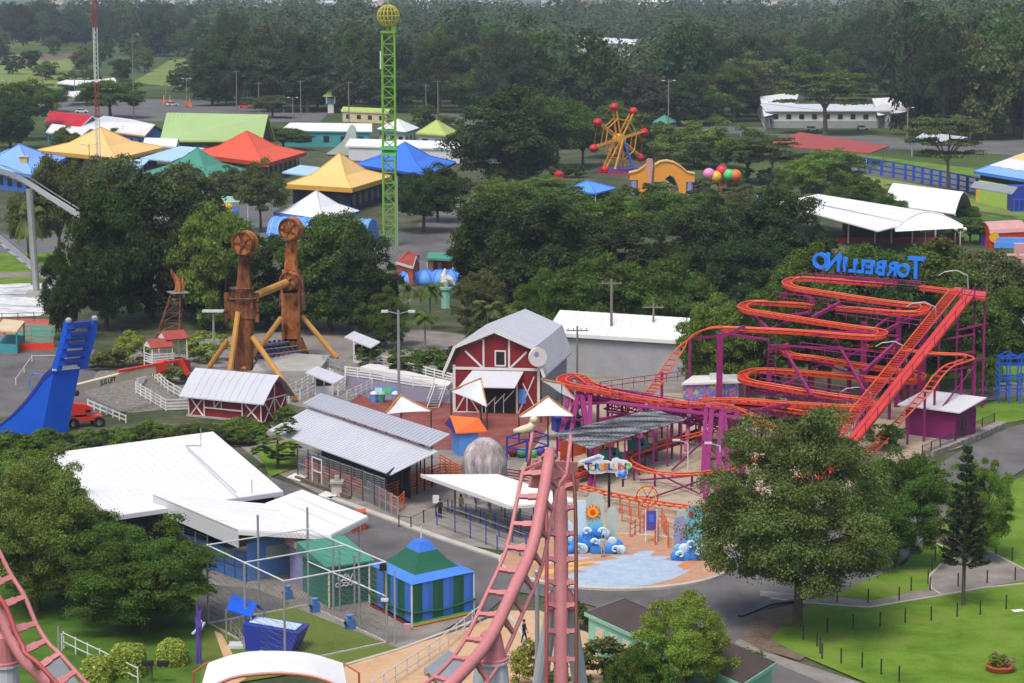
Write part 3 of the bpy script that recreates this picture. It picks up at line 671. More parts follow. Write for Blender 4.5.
# small flat light-blue roofs between the pavilions
for lab, P in (('pale blue flat roof between the yellow and teal pavilions', [(84, 165), (140, 168), (150, 159), (100, 160)]),
               ('pale blue flat roof behind the teal pavilion', [(140, 158), (172, 161), (205, 148), (180, 146)]),
               ('pale blue flat roof right of the red pavilion', [(282, 172), (312, 176), (326, 168), (300, 165)])):
    P = [T(x, y, 3.6) for x, y in P]; flat_canopy('flat_roof', lab, 'canopy', P, 'pale_blue_roof', posts='sky_blue_edge')
gable('annex', 'low white container roof behind the yellow pavilion', 'annex', (145, 138), (178, 139), (143, 145), (176, 147), .2, 3.6, 'bright_roof', 'white_paint', openings=None)
# pale curved slide wall
YS = T(340, 156).y; sw = smoothline([A(x, y, YS) for x, y in ((326, 154), (336, 147), (344, 139), (348, 129), (352, 125), (356, 133), (355, 156))], 5)
o = MB().prism(sw, (0, 2.5, 0)).build('slide_wall', 'panel_pale')
tag(o, 'pale grey green curved slide wall rising left of the blue pavilion', 'slide')
# round-topped blue tunnel
ta, tb = T(266, 240, 0), T(366, 243, 0); dx = (tb - ta).normalized(); dy = Vector((-dx.y, dx.x, 0))
arc = [(-3.6 * math.cos(math.pi * k / 10), 3.8 * math.sin(math.pi * k / 10)) for k in range(11)]
o = thing('tunnel_hall', 'low blue barrel vaulted tunnel under the white kiosk', 'tunnel', (ta + tb) / 2)
MB().prism([ta + dy * (x + 3.6) + Vector((0, 0, z)) for x, z in arc], tb - ta).build('vault', 'igloo_blue', o, smooth=False)
b = MB()
for k in range(14):
    s0 = ta.lerp(tb, (k + .5) / 14); b.tube([s0 + dy * (x * 1.01 + 3.6) + Vector((0, 0, z * 1.01)) for x, z in arc], .09, 4)
b.build('rib', 'pale_blue_roof', o)
# igloos and the small shop row behind them
for i, x in enumerate((410, 425, 440, 451)):
    q = T(x, 284); o = thing('igloo', ('blue dome tent leftmost in the row of four', 'blue dome tent second from the left in the row of four', 'blue dome tent third from the left in the row', 'blue dome tent rightmost, half behind the trees')[i], 'dome tent', q, 'row of blue domes')
    MB().ball(q, 2.0, 1.1, 12, 5, 0).build('dome', 'igloo_blue', o, smooth=True)
    b = MB()
    for a in range(6): b.tube([q + Vector((2.02 * math.cos(t) * math.cos(a * 1.047), 2.02 * math.cos(t) * math.sin(a * 1.047), 2.24 * math.sin(t))) for t in np.linspace(0, 1.57, 6)], .05, 4)
    b.build('rib', 'hip_blue', o)
gable('shop', 'small shop with half red half green gable roof', 'shop', (408, 251), (416, 256), (396, 262), (413, 267), .5, 3, 'roof_red', 'brick_orange', edge='white_paint')
flat_canopy('shop', 'orange shop front with white doors behind the domes', 'shop', [T(426, 258, 3.3), T(454, 259.5, 3.3), T(456, 253, 3.5), T(429, 252, 3.5)], 'teal_roof')
b = bpy.data.objects['shop.001']; p1, p2 = T(427, 277), T(453, 278)
MB().prism([p1, p2, p2 + Vector((0, 4, 0)), p1 + Vector((0, 4, 0))], (0, 0, 3.1)).build('wall', 'brick_orange', b)
for t, mm in ((.15, 'white_paint'), (.45, 'white_paint'), (.68, 'gondola_red')):
    q = p1.lerp(p2, t); MB().box(q + Vector((.3, -.06, 1.3)), (.9, .14, 2.2)).build('door', mm, b)

# ---------------------------------------------------------------- masts, poles and lamps
q = T(99, 192); o = thing('radio_mast', 'tall red and white lattice radio mast rising out of the picture', 'mast', q)
for k, (z0, z1, mc) in enumerate([(0, 8, 'white_paint'), (8, 16, 'white_paint'), (16, 23.5, 'mast_red'), (23.5, 35, 'white_paint'), (35, 50, 'mast_red'), (50, 64, 'mast_red')]):
    b = MB(); tri = [Vector((.5 * math.cos(a), .5 * math.sin(a), 0)) for a in (.5, 2.6, 4.7)]
    for p in tri: b.tube([q + p + Vector((0, 0, z0)), q + p + Vector((0, 0, z1))], .085, 5)
    for j in range(int(z1 - z0)):
        for i in range(3):
            b.bar(q + tri[i] + Vector((0, 0, z0 + j)), q + tri[(i + 1) % 3] + Vector((0, 0, z0 + j + 1)), .055)
    b.build('lattice_section', mc, o)
def util_pole(px, yb, yt, label, arms=1, lamp=False, m='wood_pole', r=.14, group='utility and lamp poles'):
    q = T(px, yb); h = A(px, yt, q.y).z
    o = thing('lamp_post' if lamp else 'utility_pole', label, 'lamp post' if lamp else 'pole', q, group)
    MB().tube([q, q + Vector((0, 0, h))], [r, r * .7], 7).build('pole', m, o)
    if lamp:
        b = MB()
        for s in (-1, 1): b.bar(q + Vector((0, 0, h - .4)), q + Vector((s * 1.2, 0, h - .1)), .09)
        b.build('arm', 'grey_metal', o)
        for s in (-1, 1): MB().box(q + Vector((s * 1.4, -.1, h - .12)), (.7, .5, .22)).build('lamp_head', 'white_metal', o)
    else:
        for k in range(arms):
            z = h - .5 - .9 * k; b = MB(); b.bar(q + Vector((-1.2, 0, z)), q + Vector((1.2, 0, z)), .12)
            for s in (-1.0, -.4, .4, 1.0): b.cyl(q + Vector((s, 0, z)), q + Vector((s, 0, z + .3)), .05, n=5)
            b.build('crossarm', m, o)
    return o
for x, yb, yt, lb, la in [
    (7, 102, 80, 'short lamp pole by the left edge in front of the far trees', 1), (43, 104, 72, 'grey pole left of the white shelter roofs', 0), (75, 100, 78, 'thin pole in front of the large white shelter', 1),
    (85, 102, 78, 'thin pole at the right end of the white shelter', 1), (134, 119, 40, 'tall wooden pole standing in the far car park', 0), (166, 108, 85, 'lamp post near the cones at the far end of the car park', 1),
    (187, 108, 78, 'lamp post in front of the tall round tree on the left', 1), (237, 112, 70, 'pole at the foot of the tall trees right of the car park', 0), (259, 116, 82, 'pole left of the green hall ridge in the far row', 0),
    (284, 113, 80, 'pole near the right end of the green hall', 0), (293, 120, 97, 'short lamp post at the car park edge', 1), (301, 122, 80, 'pole just left of the watch tower', 0),
    (339, 110, 82, 'pole behind the watch tower', 1), (349, 124, 81, 'pole right of the watch tower', 0), (426, 118, 84, 'pole with many lamps behind the white pyramid roof', 0),
    (438, 122, 80, 'pole just left of the dark tree and behind the lime roof', 0), (462, 112, 76, 'tall pole with crossarm at the edge of the dark tree', 0), (545, 182, 130, 'slender lamp post in front of the dark trees near the middle', 0),
    (907, 143, 107, 'utility pole with crossarm in front of the dark trees on the right', 1), (970, 140, 111, 'bare pole beside the street at right', 0)]:
    util_pole(x, yb, yt, lb, lamp=bool(la), r=.2)
util_pole(668, 158, 80, 'tall floodlight post behind the orange wheel', lamp=True, r=.22)
util_pole(757, 297, 209, 'tall floodlight pole above the trees beside the blue letters', lamp=True, r=.2)
util_pole(611, 372, 279, 'tall concrete pole in front of the long white roof', lamp=False, r=.2)
util_pole(653, 372, 303, 'shorter pole with crossarm right of the tall concrete pole', arms=1, r=.17)
util_pole(577, 400, 326, 'pole against the right side of the big red barn', arms=1, r=.15)
util_pole(399, 416, 310, 'tall grey lamp pole between the striped roof and the white ramp fence', lamp=True, m='galvanised', r=.17)
util_pole(90, 186, 144, 'lamp post with floodlights in front of the yellow pavilion', lamp=True, r=.12)
util_pole(178, 225, 178, 'lamp post with white lamps above the flying ride', lamp=True, r=.12)
q = T(537, 720); o = thing('lamp_post', 'plain grey pole rising between the pink coaster legs', 'pole', q); MB().tube([q, up_(q, A(537, 572, q.y).z)], [.16, .12], 8).build('pole', 'galvanised', o); MB().ball(up_(q, A(537, 572, q.y).z), .2, 1, 8, 5).build('cap', 'galvanised', o)
wires = MB()
for P in ([(-40, 95), (43, 76), (134, 46), (237, 73), (284, 82), (349, 84)], [(349, 83), (438, 83), (462, 78), (545, 100), (668, 97), (760, 100)], [(760, 103), (907, 110), (970, 113), (1060, 118)]):
    for i in range(len(P) - 1):
        a, c = A(*P[i], 640), A(*P[i + 1], 640); mid = (a + c) / 2 - Vector((0, 0, 1.2)); wires.tube(smoothline([a, mid, c], 5), .04, 4)
tag(wires.build('overhead_wire', 'dark_metal'), 'dark overhead wires strung across in front of the forest', 'wire')
# ================================================================ trees
def Yb(py): return T(512, py).y
for a in [
    # kind, px, base row, top row, width px, colour, label
    ('dense0', 106, 330, 192, 84, DK, 'big dark green tree at the pond edge, left one of the dark mass'),
    ('dense1', 150, 318, 184, 124, DK, 'largest dark green tree behind the rusty oil derrick'),
    ('broad0', 60, 272, 158, 66, OL, 'olive green open tree behind the upper arm of the water slide'),
    ('dense2', 205, 322, 212, 84, DK, 'dark tree just left of the two rusty towers'),
    ('feather0', 222, 330, 203, 84, BR, 'fresh green tree behind the left rusty tower'),
    ('broad1', 125, 250, 162, 80, OL, 'olive tree in front of the teal pavilion, left one'),
    ('broad2', 185, 248, 165, 88, OL, 'olive tree in front of the teal pavilion behind the flying ride'),
    ('broad1', 262, 232, 164, 52, OL, 'greyish tree between the teal pavilion and the white kiosk'),
    ('dense0', 330, 332, 226, 96, MD, 'dark leafy tree behind the right rusty tower'),
    ('dense1', 362, 336, 236, 66, DK, 'dark tree at the foot of the green drop tower'),
    ('dense2', 268, 328, 240, 90, DK, 'dark tree behind the gap between the two rusty towers'),
    ('broad2', 335, 306, 214, 80, MD, 'leafy tree in front of the blue barrel tunnel'),
    ('broad0', 424, 232, 176, 66, DK, 'dark round tree right of the green drop tower beside the park road'),
    ('broad1', 438, 222, 168, 60, DK, 'dark tree over the bend of the park road'),
    ('dense0', 508, 188, 94, 108, DK, 'large dark tree right of the lime roofed kiosk'),
    ('broad0', 556, 168, 98, 74, MD, 'mid green tree between the dark tree and the orange wheel'),
    ('broad2', 612, 158, 104, 66, MD, 'green tree right behind the orange wheel'),
    ('feather1', 694, 168, 120, 88, BR, 'bright green bushy tree above the orange arch'),
    ('broad1', 745, 182, 130, 60, MD, 'green tree right of the balloon sculpture'),
    ('feather0', 655, 160, 122, 46, MD, 'green tree between the orange wheel and the bright bushy tree'),
    ('layered', 770, 186, 136, 70, OL, 'flat topped olive tree left of the rusty red roof'),
    ('feather0', 825, 192, 148, 70, BR, 'bright green tree in front of the rusty red roof'),
    ('layered', 944, 196, 116, 92, OL, 'tall layered tree standing alone at the blue fence'),
    ('layered', 822, 134, 72, 120, MD, 'wide umbrella tree in front of the blue trimmed factory'),
    ('broad0', 500, 300, 194, 100, DK, 'broad dark tree left in the thicket beyond the red barn'),
    ('dense1', 545, 322, 206, 110, DK, 'dense dark tree in the thicket right above the barn ridge'),
    ('feather0', 505, 228, 178, 70, BR, 'bright shrubby tree right of the upper park road'),
    ('feather1', 560, 232, 188, 90, MD, 'green shrubby tree below the blue hipped roof'),
    ('broad2', 600, 262, 200, 90, MD, 'green tree in the middle thicket below the orange arch'),
    ('broad1', 660, 258, 196, 90, MD, 'green tree in the middle thicket under the balloon sculpture'),
    ('dense2', 625, 300, 222, 100, DK, 'dark tree in the centre of the thicket'),
    ('feather0', 600, 352, 252, 104, MD, 'leafy tree behind the long white roof, left one'),
    ('feather1', 665, 350, 258, 100, MD, 'leafy tree behind the long white roof, right one'),
    ('dense0', 712, 302, 205, 84, DK, 'dark tree left of the tall floodlight pole'),
    ('dense1', 775, 300, 196, 96, DK, 'dark tree right behind the tall floodlight pole'),
    ('broad0', 745, 320, 240, 80, DK, 'dark tree around the foot of the tall floodlight pole'),
    ('feather0', 715, 398, 296, 80, BR, 'bright green tree behind the first drop of the red coaster'),
    ('feather1', 760, 390, 290, 86, MD, 'bushy tree behind the magenta columns of the red coaster'),
    ('broad1', 812, 345, 250, 74, MD, 'tree directly behind the left end of the blue letters'),
    ('dense2', 868, 350, 250, 96, MD, 'dark tree behind the middle of the blue letters'),
    ('dense0', 930, 346, 246, 104, MD, 'dark green tree behind the top of the lift hill'),
    ('broad2', 985, 330, 252, 92, OL, 'olive green tree at the right edge below the small red train hall'),
    ('dense1', 900, 395, 290, 100, DK, 'dark tree seen between the levels of the red coaster'),
    ('dense0', 965, 384, 282, 90, MD, 'dark tree right of the lift hill'),
    ('dense2', 1010, 362, 292, 76, MD, 'dark tree at the right edge above the blue steel frame'),
    ('broad0', 830, 400, 300, 80, DK, 'dark tree hidden behind the coaster helix'),
    ('broad1', 885, 232, 196, 44, MD, 'small tree left of the palm at the arched hall'),
    ('feather1', 850, 214, 176, 56, MD, 'green tree in front of the blue fence left end'),
    ('broad2', 968, 244, 218, 44, MD, 'dark shrubby tree below the lime walled shop'),
    ('broad0', 962, 226, 206, 34, MD, 'dark shrubby tree at the open end of the white arch'),
    ('dense2', 776, 224, 186, 50, MD, 'leafy tree left of the white arched hall'),
    ('layered', 200, 100, 60, 46, OL, 'flat topped tree at the left of the far car park'),
    ('broad0', 115, 118, 80, 66, MD, 'wide low tree inside the far car park behind the mast'),
    ('broad2', 25, 140, 82, 60, MD, 'tree on the left edge behind the blue pavilion'),
    ('dense0', 15, 148, 98, 46, DK, 'dark tree at the left edge beside the red roofed hall'),
    ('broad1', 52, 112, 86, 44, MD, 'rounded tree left of the white shelter roofs'),
    ('broad1', 128, 146, 128, 44, DK, 'low dark tree in front of the white gabled hall'),
    ('broad0', 285, 150, 128, 52, MD, 'low tree between the red pavilion and the blue hall'),
    ('dense0', 216, 106, 50, 44, DK, 'tall round tree at the right end of the far fields'),
    ('broad2', 275, 118, 96, 42, OL, 'small reddish olive tree beside the watch tower'),
    ('feather0', 425, 128, 104, 26, MD, 'small bush like tree in front of the far poles'),
    ('tall0', 310, 112, 58, 62, DK, 'tall dark tree behind the watch tower'),
    ('tall1', 275, 112, 48, 60, DK, 'tall dark tree left of the watch tower'),
    ('dense2', 484, 296, 228, 60, DK, 'dark tree at the left end of the thicket behind the palms'),
    ('feather0', 482, 334, 268, 54, OL, 'olive bushy tree behind the palms left of the barn ridge'),
    ('feather1', 384, 348, 292, 50, MD, 'leafy tree behind the tall grey lamp pole'),
    ('dense0', 578, 300, 216, 80, DK, 'dark tree in the thicket behind the left concrete pole'),
    ('feather1', 545, 345, 272, 66, MD, 'leafy tree just right of the barn ridge'),
    ('feather0', 690, 352, 274, 70, MD, 'leafy tree at the right end of the long white roof'),
    ('broad0', 545, 204, 176, 56, BR, 'light green tree below the left side of the blue hipped roof'),
    ('feather0', 510, 206, 180, 60, MD, 'low leafy tree at the foot of the large dark tree'),
    ('feather1', 690, 234, 198, 70, MD, 'leafy tree under the orange arch, right one'),
    ('broad2', 636, 234, 200, 64, BR, 'leafy tree under the orange arch, left one'),
    ('broad1', 738, 228, 194, 50, OL, 'olive tree below the balloon sculpture'),
    ('dense1', 690, 290, 216, 70, DK, 'dark tree in the thicket left of the dark floodlight pole trees'),
    ('broad2', 800, 202, 160, 50, BR, 'light green tree above the white arched hall left end'),
    ('feather1', 862, 204, 176, 40, MD, 'green tree between the blue fence and the arched hall'),
    ('dense0', 800, 330, 256, 60, MD, 'dark tree at the left end of the blue letters'),
    ('dense0', 62, 340, 250, 40, DK, 'dark low tree at the right edge of the foamy pond'),
    ('broad0', 582, 166, 116, 50, MD, 'green tree directly left of the orange wheel'),
    ('feather1', 640, 158, 128, 44, BR, 'light tree directly right of the orange wheel'),
    ('broad1', 232, 200, 168, 40, OL, 'small olive tree beside the dark red stall front'),
    ('broad2', 110, 206, 158, 56, OL, 'pale olive tree under the mast in front of the pale blue flat roofs'),
    ('feather0', 160, 214, 172, 50, MD, 'leafy tree left of the flying ride lamps'),
    ('broad0', 30, 262, 190, 44, OL, 'tree behind the slide column near the left edge'),
    ('broad1', 70, 160, 128, 30, MD, 'small tree between the blue and the first yellow pavilion'),
    ('broad2', 212, 152, 132, 30, MD, 'small tree behind the teal pavilion apex'),
    ('feather1', 470, 160, 126, 36, MD, 'small leafy tree at the right end of the long white shed'),
    # foreground
    ('near0', 28, 612, 462, 128, BR, 'big leafy tree in the left foreground beside the pink track'),
    ('near1', 74, 606, 506, 112, MD, 'leafy tree in front of the large white roof'),
    ('near2', 138, 632, 525, 150, MD, 'wide dark tree on the lower left lawn'),
    ('near1', 12, 560, 446, 120, BR, 'leafy tree at the left edge below the hedge'),
    ('near0', 902, 568, 452, 96, MD, 'tree behind the big spreading tree on the right lawn'),
    ('near2', 988, 560, 456, 66, BR, 'light green tree behind the star pine at the right edge'),
    ('near1', 686, 712, 595, 104, YL, 'yellow green leafy tree growing over the brown roofed hut'),
    ('feather1', 642, 730, 648, 70, MD, 'bushy tree in the lower middle in front of the mint hut'),
    ('broad1', 590, 560, 452, 30, MD, 'young tree beside the sign of the coaster'),
]:
    if a[6].startswith('young tree beside the sign'): continue
    tree(a[0], a[1], Yb(a[2]), a[3], a[4], a[5], a[6])
for i, (px, yb, top, wd) in enumerate([(430, 330, 270, 40), (402, 345, 288, 44), (425, 350, 300, 40), (488, 340, 292, 46), (515, 338, 296, 40), (32, 285, 186, 40), (893, 214, 176, 30), (408, 318, 275, 34)]):
    tree('palm%d' % (i % 2), px, Yb(yb), top, wd, (MD, OL)[i % 2], ['palm right below the blue domes', 'palm among dark trees left of the white winged sculpture', 'palm in front of the white winged sculpture',
        'palm directly behind the barn roof, left one', 'palm behind the barn roof, right one', 'slim palm beside the water slide support', 'palm beside the white arched hall', 'palm below the red and green shop roof'][i], 'palm_tree', 'palm', 'palms')

# the big spreading tree on the right lawn: its own crown
c, r = clumps(101, 260, 4.95, 4.9, 4.9, low=-.95, rmin=.10, rmax=.19, hollow=.70, lobes=.2)
c[:, 2] = 5.0 + (c[:, 2] - 4.9) * np.where(c[:, 2] > 4.9, 1.0, .68); k = np.clip((c[:, 2] - 3) / 7, 0, 1); c[:, :2] *= (1.08 - .28 * k)[:, None]
KIND['hero'] = (tmesh(trunk_mb(101, 2.7, .27, 5, 4.6, 10, .01), 'trunk'), leaf_mesh('crown', c, r, 760, .125, 101, squash=.66, aspect=1.8))
tree('hero', 803, Yb(627), 408, 197, (.112, .168, .050), 'big spreading olive tree with thick trunk on the right lawn', rz=.4)
# star pine
def star_pine(px, yb, yt, wpx, label):
    q = T(px, yb); h = A(px, yt, q.y).z; g = np.random.default_rng(5); V = []
    W = wpx / ppm(q.y) / 2; tb = MB(); tb.tube([(0, 0, -.1), (0, 0, h * .5), (0, 0, h)], [.16, .11, .03], 7)
    for t in np.linspace(.26, .97, 13):
        L = W * (1.06 - t) * 1.45 * (.9 if t < .4 else 1); z = h * t; nb = 7
        for k in range(nb):
            if g.random() < .12: continue
            a = 6.283 * k / nb + t * 9 + g.uniform(-.15, .15); dv = np.array([math.cos(a), math.sin(a), .12]); LL = L * g.uniform(.75, 1.1)
            tb.tube([(0, 0, z), tuple(dv * LL + np.array([0, 0, z]))], [.035, .012], 4, cap=False)
            for s in range(int(50 + 90 * LL / W)):
                u = g.uniform(.38, 1.05); p = dv * LL * u + np.array([0, 0, z + .22 * u * u]) + g.normal(size=3) * np.array([.10, .10, .07])
                d = dv * .8 + g.normal(size=3) * .6; d /= np.linalg.norm(d); n_ = np.cross(d, g.normal(size=3)); n_ /= np.linalg.norm(n_)
                V += [p - n_ * .05, p + d * .16, p + n_ * .05 + d * .02, p - d * .16]
    o = thing('star_pine', label, 'tree', q)
    t_ = bpy.data.objects.new('trunk', tmesh(tb, 'trunk')); COL.objects.link(t_); t_.parent = o
    c_ = bpy.data.objects.new('crown', quads('crown', np.array(V), [LEAF])); COL.objects.link(c_); c_.parent = o; c_.color = (.05, .075, .038, 1)
star_pine(963, 606, 447, 50, 'slender star pine with tiered branches on the lawn')
# hedges and bushes
hs = random.Random(9)
for i in range(64):
    t = i / 63; px = -6 + 262 * t + hs.uniform(-3, 3); yb = 455 - 15 * t + hs.uniform(-4, 5)
    if 120 < px < 150: yb -= 4
    tree('shrub%d' % (i % 2), px, Yb(yb), yb - hs.uniform(13, 21), hs.uniform(20, 34), hs.choice([MD, OL, DK, BR]), 'shrub in the mixed hedge behind the large white roof', 'hedge_shrub', 'shrub', 'shrubs of the hedge behind the white roof')
for px, yb, wd, ht, cl, lb in [(130, 366, 36, 34, YL, 'yellow green clump of tall grass beside the gravel bed'), (205, 362, 40, 32, YL, 'yellow green grassy bush between the small kiosk and the left tower'), (105, 368, 44, 20, OL, 'low olive bush at the top of the gravel bed'),
                               (172, 384, 30, 22, OL, 'olive bush under the small red roofed kiosk'), (283, 424, 24, 17, BR, 'bright green shrub right of the small red barn'), (432, 375, 40, 26, MD, 'leafy shrub behind the white ramp fence, right one'),
                               (404, 372, 36, 26, MD, 'leafy shrub behind the white ramp fence, left one'), (372, 366, 30, 20, MD, 'shrub right of the upper white booth'), (450, 372, 30, 24, DK, 'dark shrub against the left side of the barn'),
                               (598, 366, 44, 30, MD, 'shrub in front of the long white roof, left one'), (650, 372, 50, 30, MD, 'shrub in front of the long white roof, right one'), (728, 382, 30, 26, YL, 'young yellowish shrub behind the mural hut'),
                               (888, 450, 36, 30, MD, 'leafy shrub at the right of the lower coaster track'), (790, 425, 60, 28, MD, 'green shrub poking up in front of the lowest coaster lane'), (920, 500, 70, 40, MD, 'broad shrub behind the second tree by the road'), (700, 540, 30, 20, DK, 'dark shrub behind the painted cloud panels'),
                               (605, 690, 66, 50, OL, 'tall grassy bush beside the right pink track'), (560, 700, 40, 30, OL, 'grassy bush under the right pink track'), (530, 690, 40, 48, YL, 'yellow green plant at the foot of the grey lamp pole'), (580, 630, 24, 34, MD, 'dark plant at the gable of the mint hut'),
                               (740, 680, 54, 36, MD, 'bush at the right end of the mint hut'), (890, 392, 20, 28, BR, 'young bright tree on the lawn by the grey bin'), (990, 395, 24, 44, BR, 'slim young tree near the grey bin'), (480, 350, 30, 28, MD, 'shrub at the back of the barn roof'), (545, 224, 40, 22, BR, 'bright shrub beside the flying lamp post'),
                               (450, 128, 30, 14, MD, 'round bush by the lime roofed kiosk'), (440, 156, 11, 13, BR, 'small round green bush in front of the long white shed'), (415, 155, 14, 6, MD, 'tiny hedge bush left of the small round bush')]:
    tree('shrub%d' % (len(lb) % 2), px, Yb(yb), yb - ht, wd, cl, lb, 'shrub', 'shrub')
for i in range(26):
    px = 520 + i * 10.2 + hs.uniform(-5, 5); yb = hs.uniform(176, 203) if not 592 < px < 700 else hs.uniform(199, 208)
    tree('shrub%d' % (i % 2), px, Yb(yb), yb - hs.uniform(12, 20), hs.uniform(22, 36), hs.choice([MD, BR, BR, OL, DK]), 'leafy shrub in the planting around the orange arch and the blue hipped roof', 'shrub', 'shrub', 'shrubs around the orange arch')
# layered topiary with flat cushions
q = T(278, 470); o = thing('topiary', 'topiary bush with several flat green cushions beside the grey striped roof', 'shrub', q)
MB().tube([q, q + Vector((0, 0, 3.0))], [.15, .08], 6).build('trunk', 'bark', o)
g = random.Random(2)
for k, (dx, dz, w_) in enumerate([(-1.6, 1.3, 2.0), (.2, .8, 2.4), (1.0, 1.9, 2.2), (-.9, 2.6, 2.4), (.6, 3.2, 1.9), (-1.7, 3.4, 1.6), (1.1, 4.1, 1.3)]):
    c_ = bpy.data.objects.new('cushion', KIND['shrub%d' % (k % 2)][1]); COL.objects.link(c_); c_.parent = o; c_.location = (dx, g.uniform(-.8, .8), dz); c_.scale = (w_ / 10, w_ / 10, .085); c_.color = (*BR, 1)
# clipped bushes on the lower left lawn
def clipped(px, yb, yt, wpx, box, label):
    q = T(px, yb); h = A(px, yt, q.y).z; W = wpx / ppm(q.y) / 2; g = np.random.default_rng(int(px)); n = 5200
    d = g.normal(size=(n, 3)); d[:, 2] = np.abs(d[:, 2]); d /= np.linalg.norm(d, axis=1, keepdims=True)
    pw = 5.0 if box else 2.4; d /= (np.sum(np.abs(d) ** pw, axis=1) ** (1 / pw))[:, None]
    P = d * np.array([W, W * .95, h]) * (0.86 + .14 * g.random(n))[:, None]
    nr = d * .6 + g.normal(size=(n, 3)) * .6; nr /= np.linalg.norm(nr, axis=1, keepdims=True)
    t = np.cross(nr, g.normal(size=(n, 3))); t /= np.linalg.norm(t, axis=1, keepdims=True); b = np.cross(nr, t); L = (.10 + .08 * g.random(n))[:, None]
    V = np.stack([P - t * L, P + b * L * .6, P + t * L, P - b * L * .6], axis=1).reshape(-1, 3)
    o = bpy.data.objects.new('clipped_bush', quads('bush', V, [LEAF])); COL.objects.link(o); o.location = q; o.color = (.30, .36, .07, 1)
    tag(o, label, 'bush', 'clipped variegated bushes')
clipped(128, 676, 645, 36, True, 'square clipped yellow green bush, middle one of three')
clipped(172, 665, 639, 34, False, 'round clipped yellow green bush nearest the purple figure')
clipped(97, 684, 657, 30, True, 'clipped yellow green bush behind the white handrail')

# ---------------------------------------------------------------- far forest: the nearest 230 as trees, the rest as one mass
fr = random.Random(21); nfar = 0
def front(px):      # picture row where the forest floor begins
    if px < 130: return 46
    if px < 215: return 57
    if px < 262: return 104
    if px < 500: return 112
    if px < 700: return 127
    if px < 765: return 121
    if px < 905: return 96
    return 139
LB = {0: 'tree at the far left beyond the open fields, one of the forest edge', 1: 'dark tree in the forest wall behind the green drop tower', 2: 'dark tree in the forest wall behind the orange wheel', 3: 'very tall dark tree in the forest wall at the right'}
rows = [0.0, 3.5, 8, 13, 19, 26]
for ri, dr in enumerate(rows):
    px = -30.0
    while px < 1054:
        f = front(px) - dr * (1 if front(px) > 60 else .45); Y = Yb(f)
        H = fr.choice([fr.uniform(13, 18), fr.uniform(18, 24), fr.uniform(24, 29)]) if px < 700 else fr.uniform(17, 24) if px < 850 else fr.uniform(24, 33)
        if 550 < px < 665 and ri > 0: H = fr.uniform(9, 13)
        W = fr.uniform(13, 20); wp = W * ppm(Y)
        zone = 0 if px < 215 else 1 if px < 500 else 2 if px < 765 else 3
        q = A(px, 300, Y); top = 341.5 - 0  # real top row from the height
        o = bpy.data.objects.new('forest_tree', None); COL.objects.link(o); o.location = (q.x, Y + fr.uniform(-4, 4), 0); o.rotation_euler = (0, 0, fr.uniform(0, 6.28)); o.scale = (W / 9.4, W / 9.4, H / 10)
        tag(o, LB[zone], 'tree', ['forest edge trees on the left', 'forest wall trees behind the drop tower', 'forest wall trees behind the wheel', 'tall forest wall trees on the right'][zone])
        kd = KIND[fr.choice(['far0', 'far1', 'far2', 'far1', 'tall0', 'tall1', 'dense1', 'broad2'])]; cl = fr.choice([DK, DK, (.055, .072, .036), (.07, .09, .04), MD, OL if px > 700 else DK])
        for nm, me in (('trunk', kd[0]), ('crown', kd[1])):
            c_ = bpy.data.objects.new(nm, me); COL.objects.link(c_); c_.parent = o; c_.color = (*[v * fr.uniform(.85, 1.2) for v in cl], 1)
        nfar += 1
        px += wp * fr.uniform(.62, .95)
print('forest trees', nfar)
# scattered trees in the fields
for px, yb, h in [(20, 74, 9), (38, 70, 10), (52, 80, 8), (8, 60, 11), (88, 72, 12), (102, 68, 13), (60, 56, 12), (78, 92, 8), (128, 84, 11), (150, 72, 12), (10, 50, 13), (112, 60, 14), (140, 60, 13), (170, 56, 12), (95, 88, 8), (186, 92, 10), (230, 104, 11)]:
    Y = Yb(yb); tree(fr.choice(['far0', 'far1', 'far2']), px, Y, T(0, 0).x * 0 + (341.5 - 0) if False else yb - h * ppm(Y), 11 * ppm(Y), fr.choice([DK, OL, MD]), 'scattered tree standing in the far left fields', group='trees scattered in the far left fields')
# deeper forest as a mass
g = np.random.default_rng(31); Vs = []
tot = 1900; cx = []
while len(cx) < tot:
    Y = 700 * math.exp(g.random() * math.log(2450 / 700)) if g.random() < .93 else g.uniform(2500, 4300); px = g.uniform(-40, 1064); row = -20 + FPX * CAMH / Y
    if row > front(px) - 28 * (1 if front(px) > 60 else .3): continue
    if px < 215 and row > 44: continue
    if (556 < px < 660 and 960 < Y < 1560) or (738 < px < 806 and 830 < Y < 1180): continue
    cx.append(((px - 512) / FPX * Y, Y, ((g.uniform(11, 20) if g.random() < .8 else g.uniform(22, 32)) if Y < 2450 else 8) * (1.25 if px > 840 and Y < 1500 else 1), g.choice([6, 8, 10, 13, 17]) * g.uniform(.85, 1.15)))
cx = np.array(cx); per = 330
C = np.repeat(cx, per, axis=0); n = len(C)
d = g.normal(size=(n, 3)); d /= np.linalg.norm(d, axis=1, keepdims=True); d[:, 2] = np.where(d[:, 2] < -.3, -d[:, 2], d[:, 2])
lob = 1 + .18 * np.sin(d[:, 0] * 5 + C[:, 0]) + .15 * np.sin(d[:, 1] * 6 + C[:, 1])
P = np.stack([C[:, 0] + d[:, 0] * C[:, 3] * lob, C[:, 1] + d[:, 1] * C[:, 3] * lob, C[:, 2] * .55 + d[:, 2] * C[:, 2] * .48 * lob], axis=1)
nr = d + np.array([0, 0, .4]) + g.normal(size=(n, 3)) * .45; nr /= np.linalg.norm(nr, axis=1, keepdims=True)
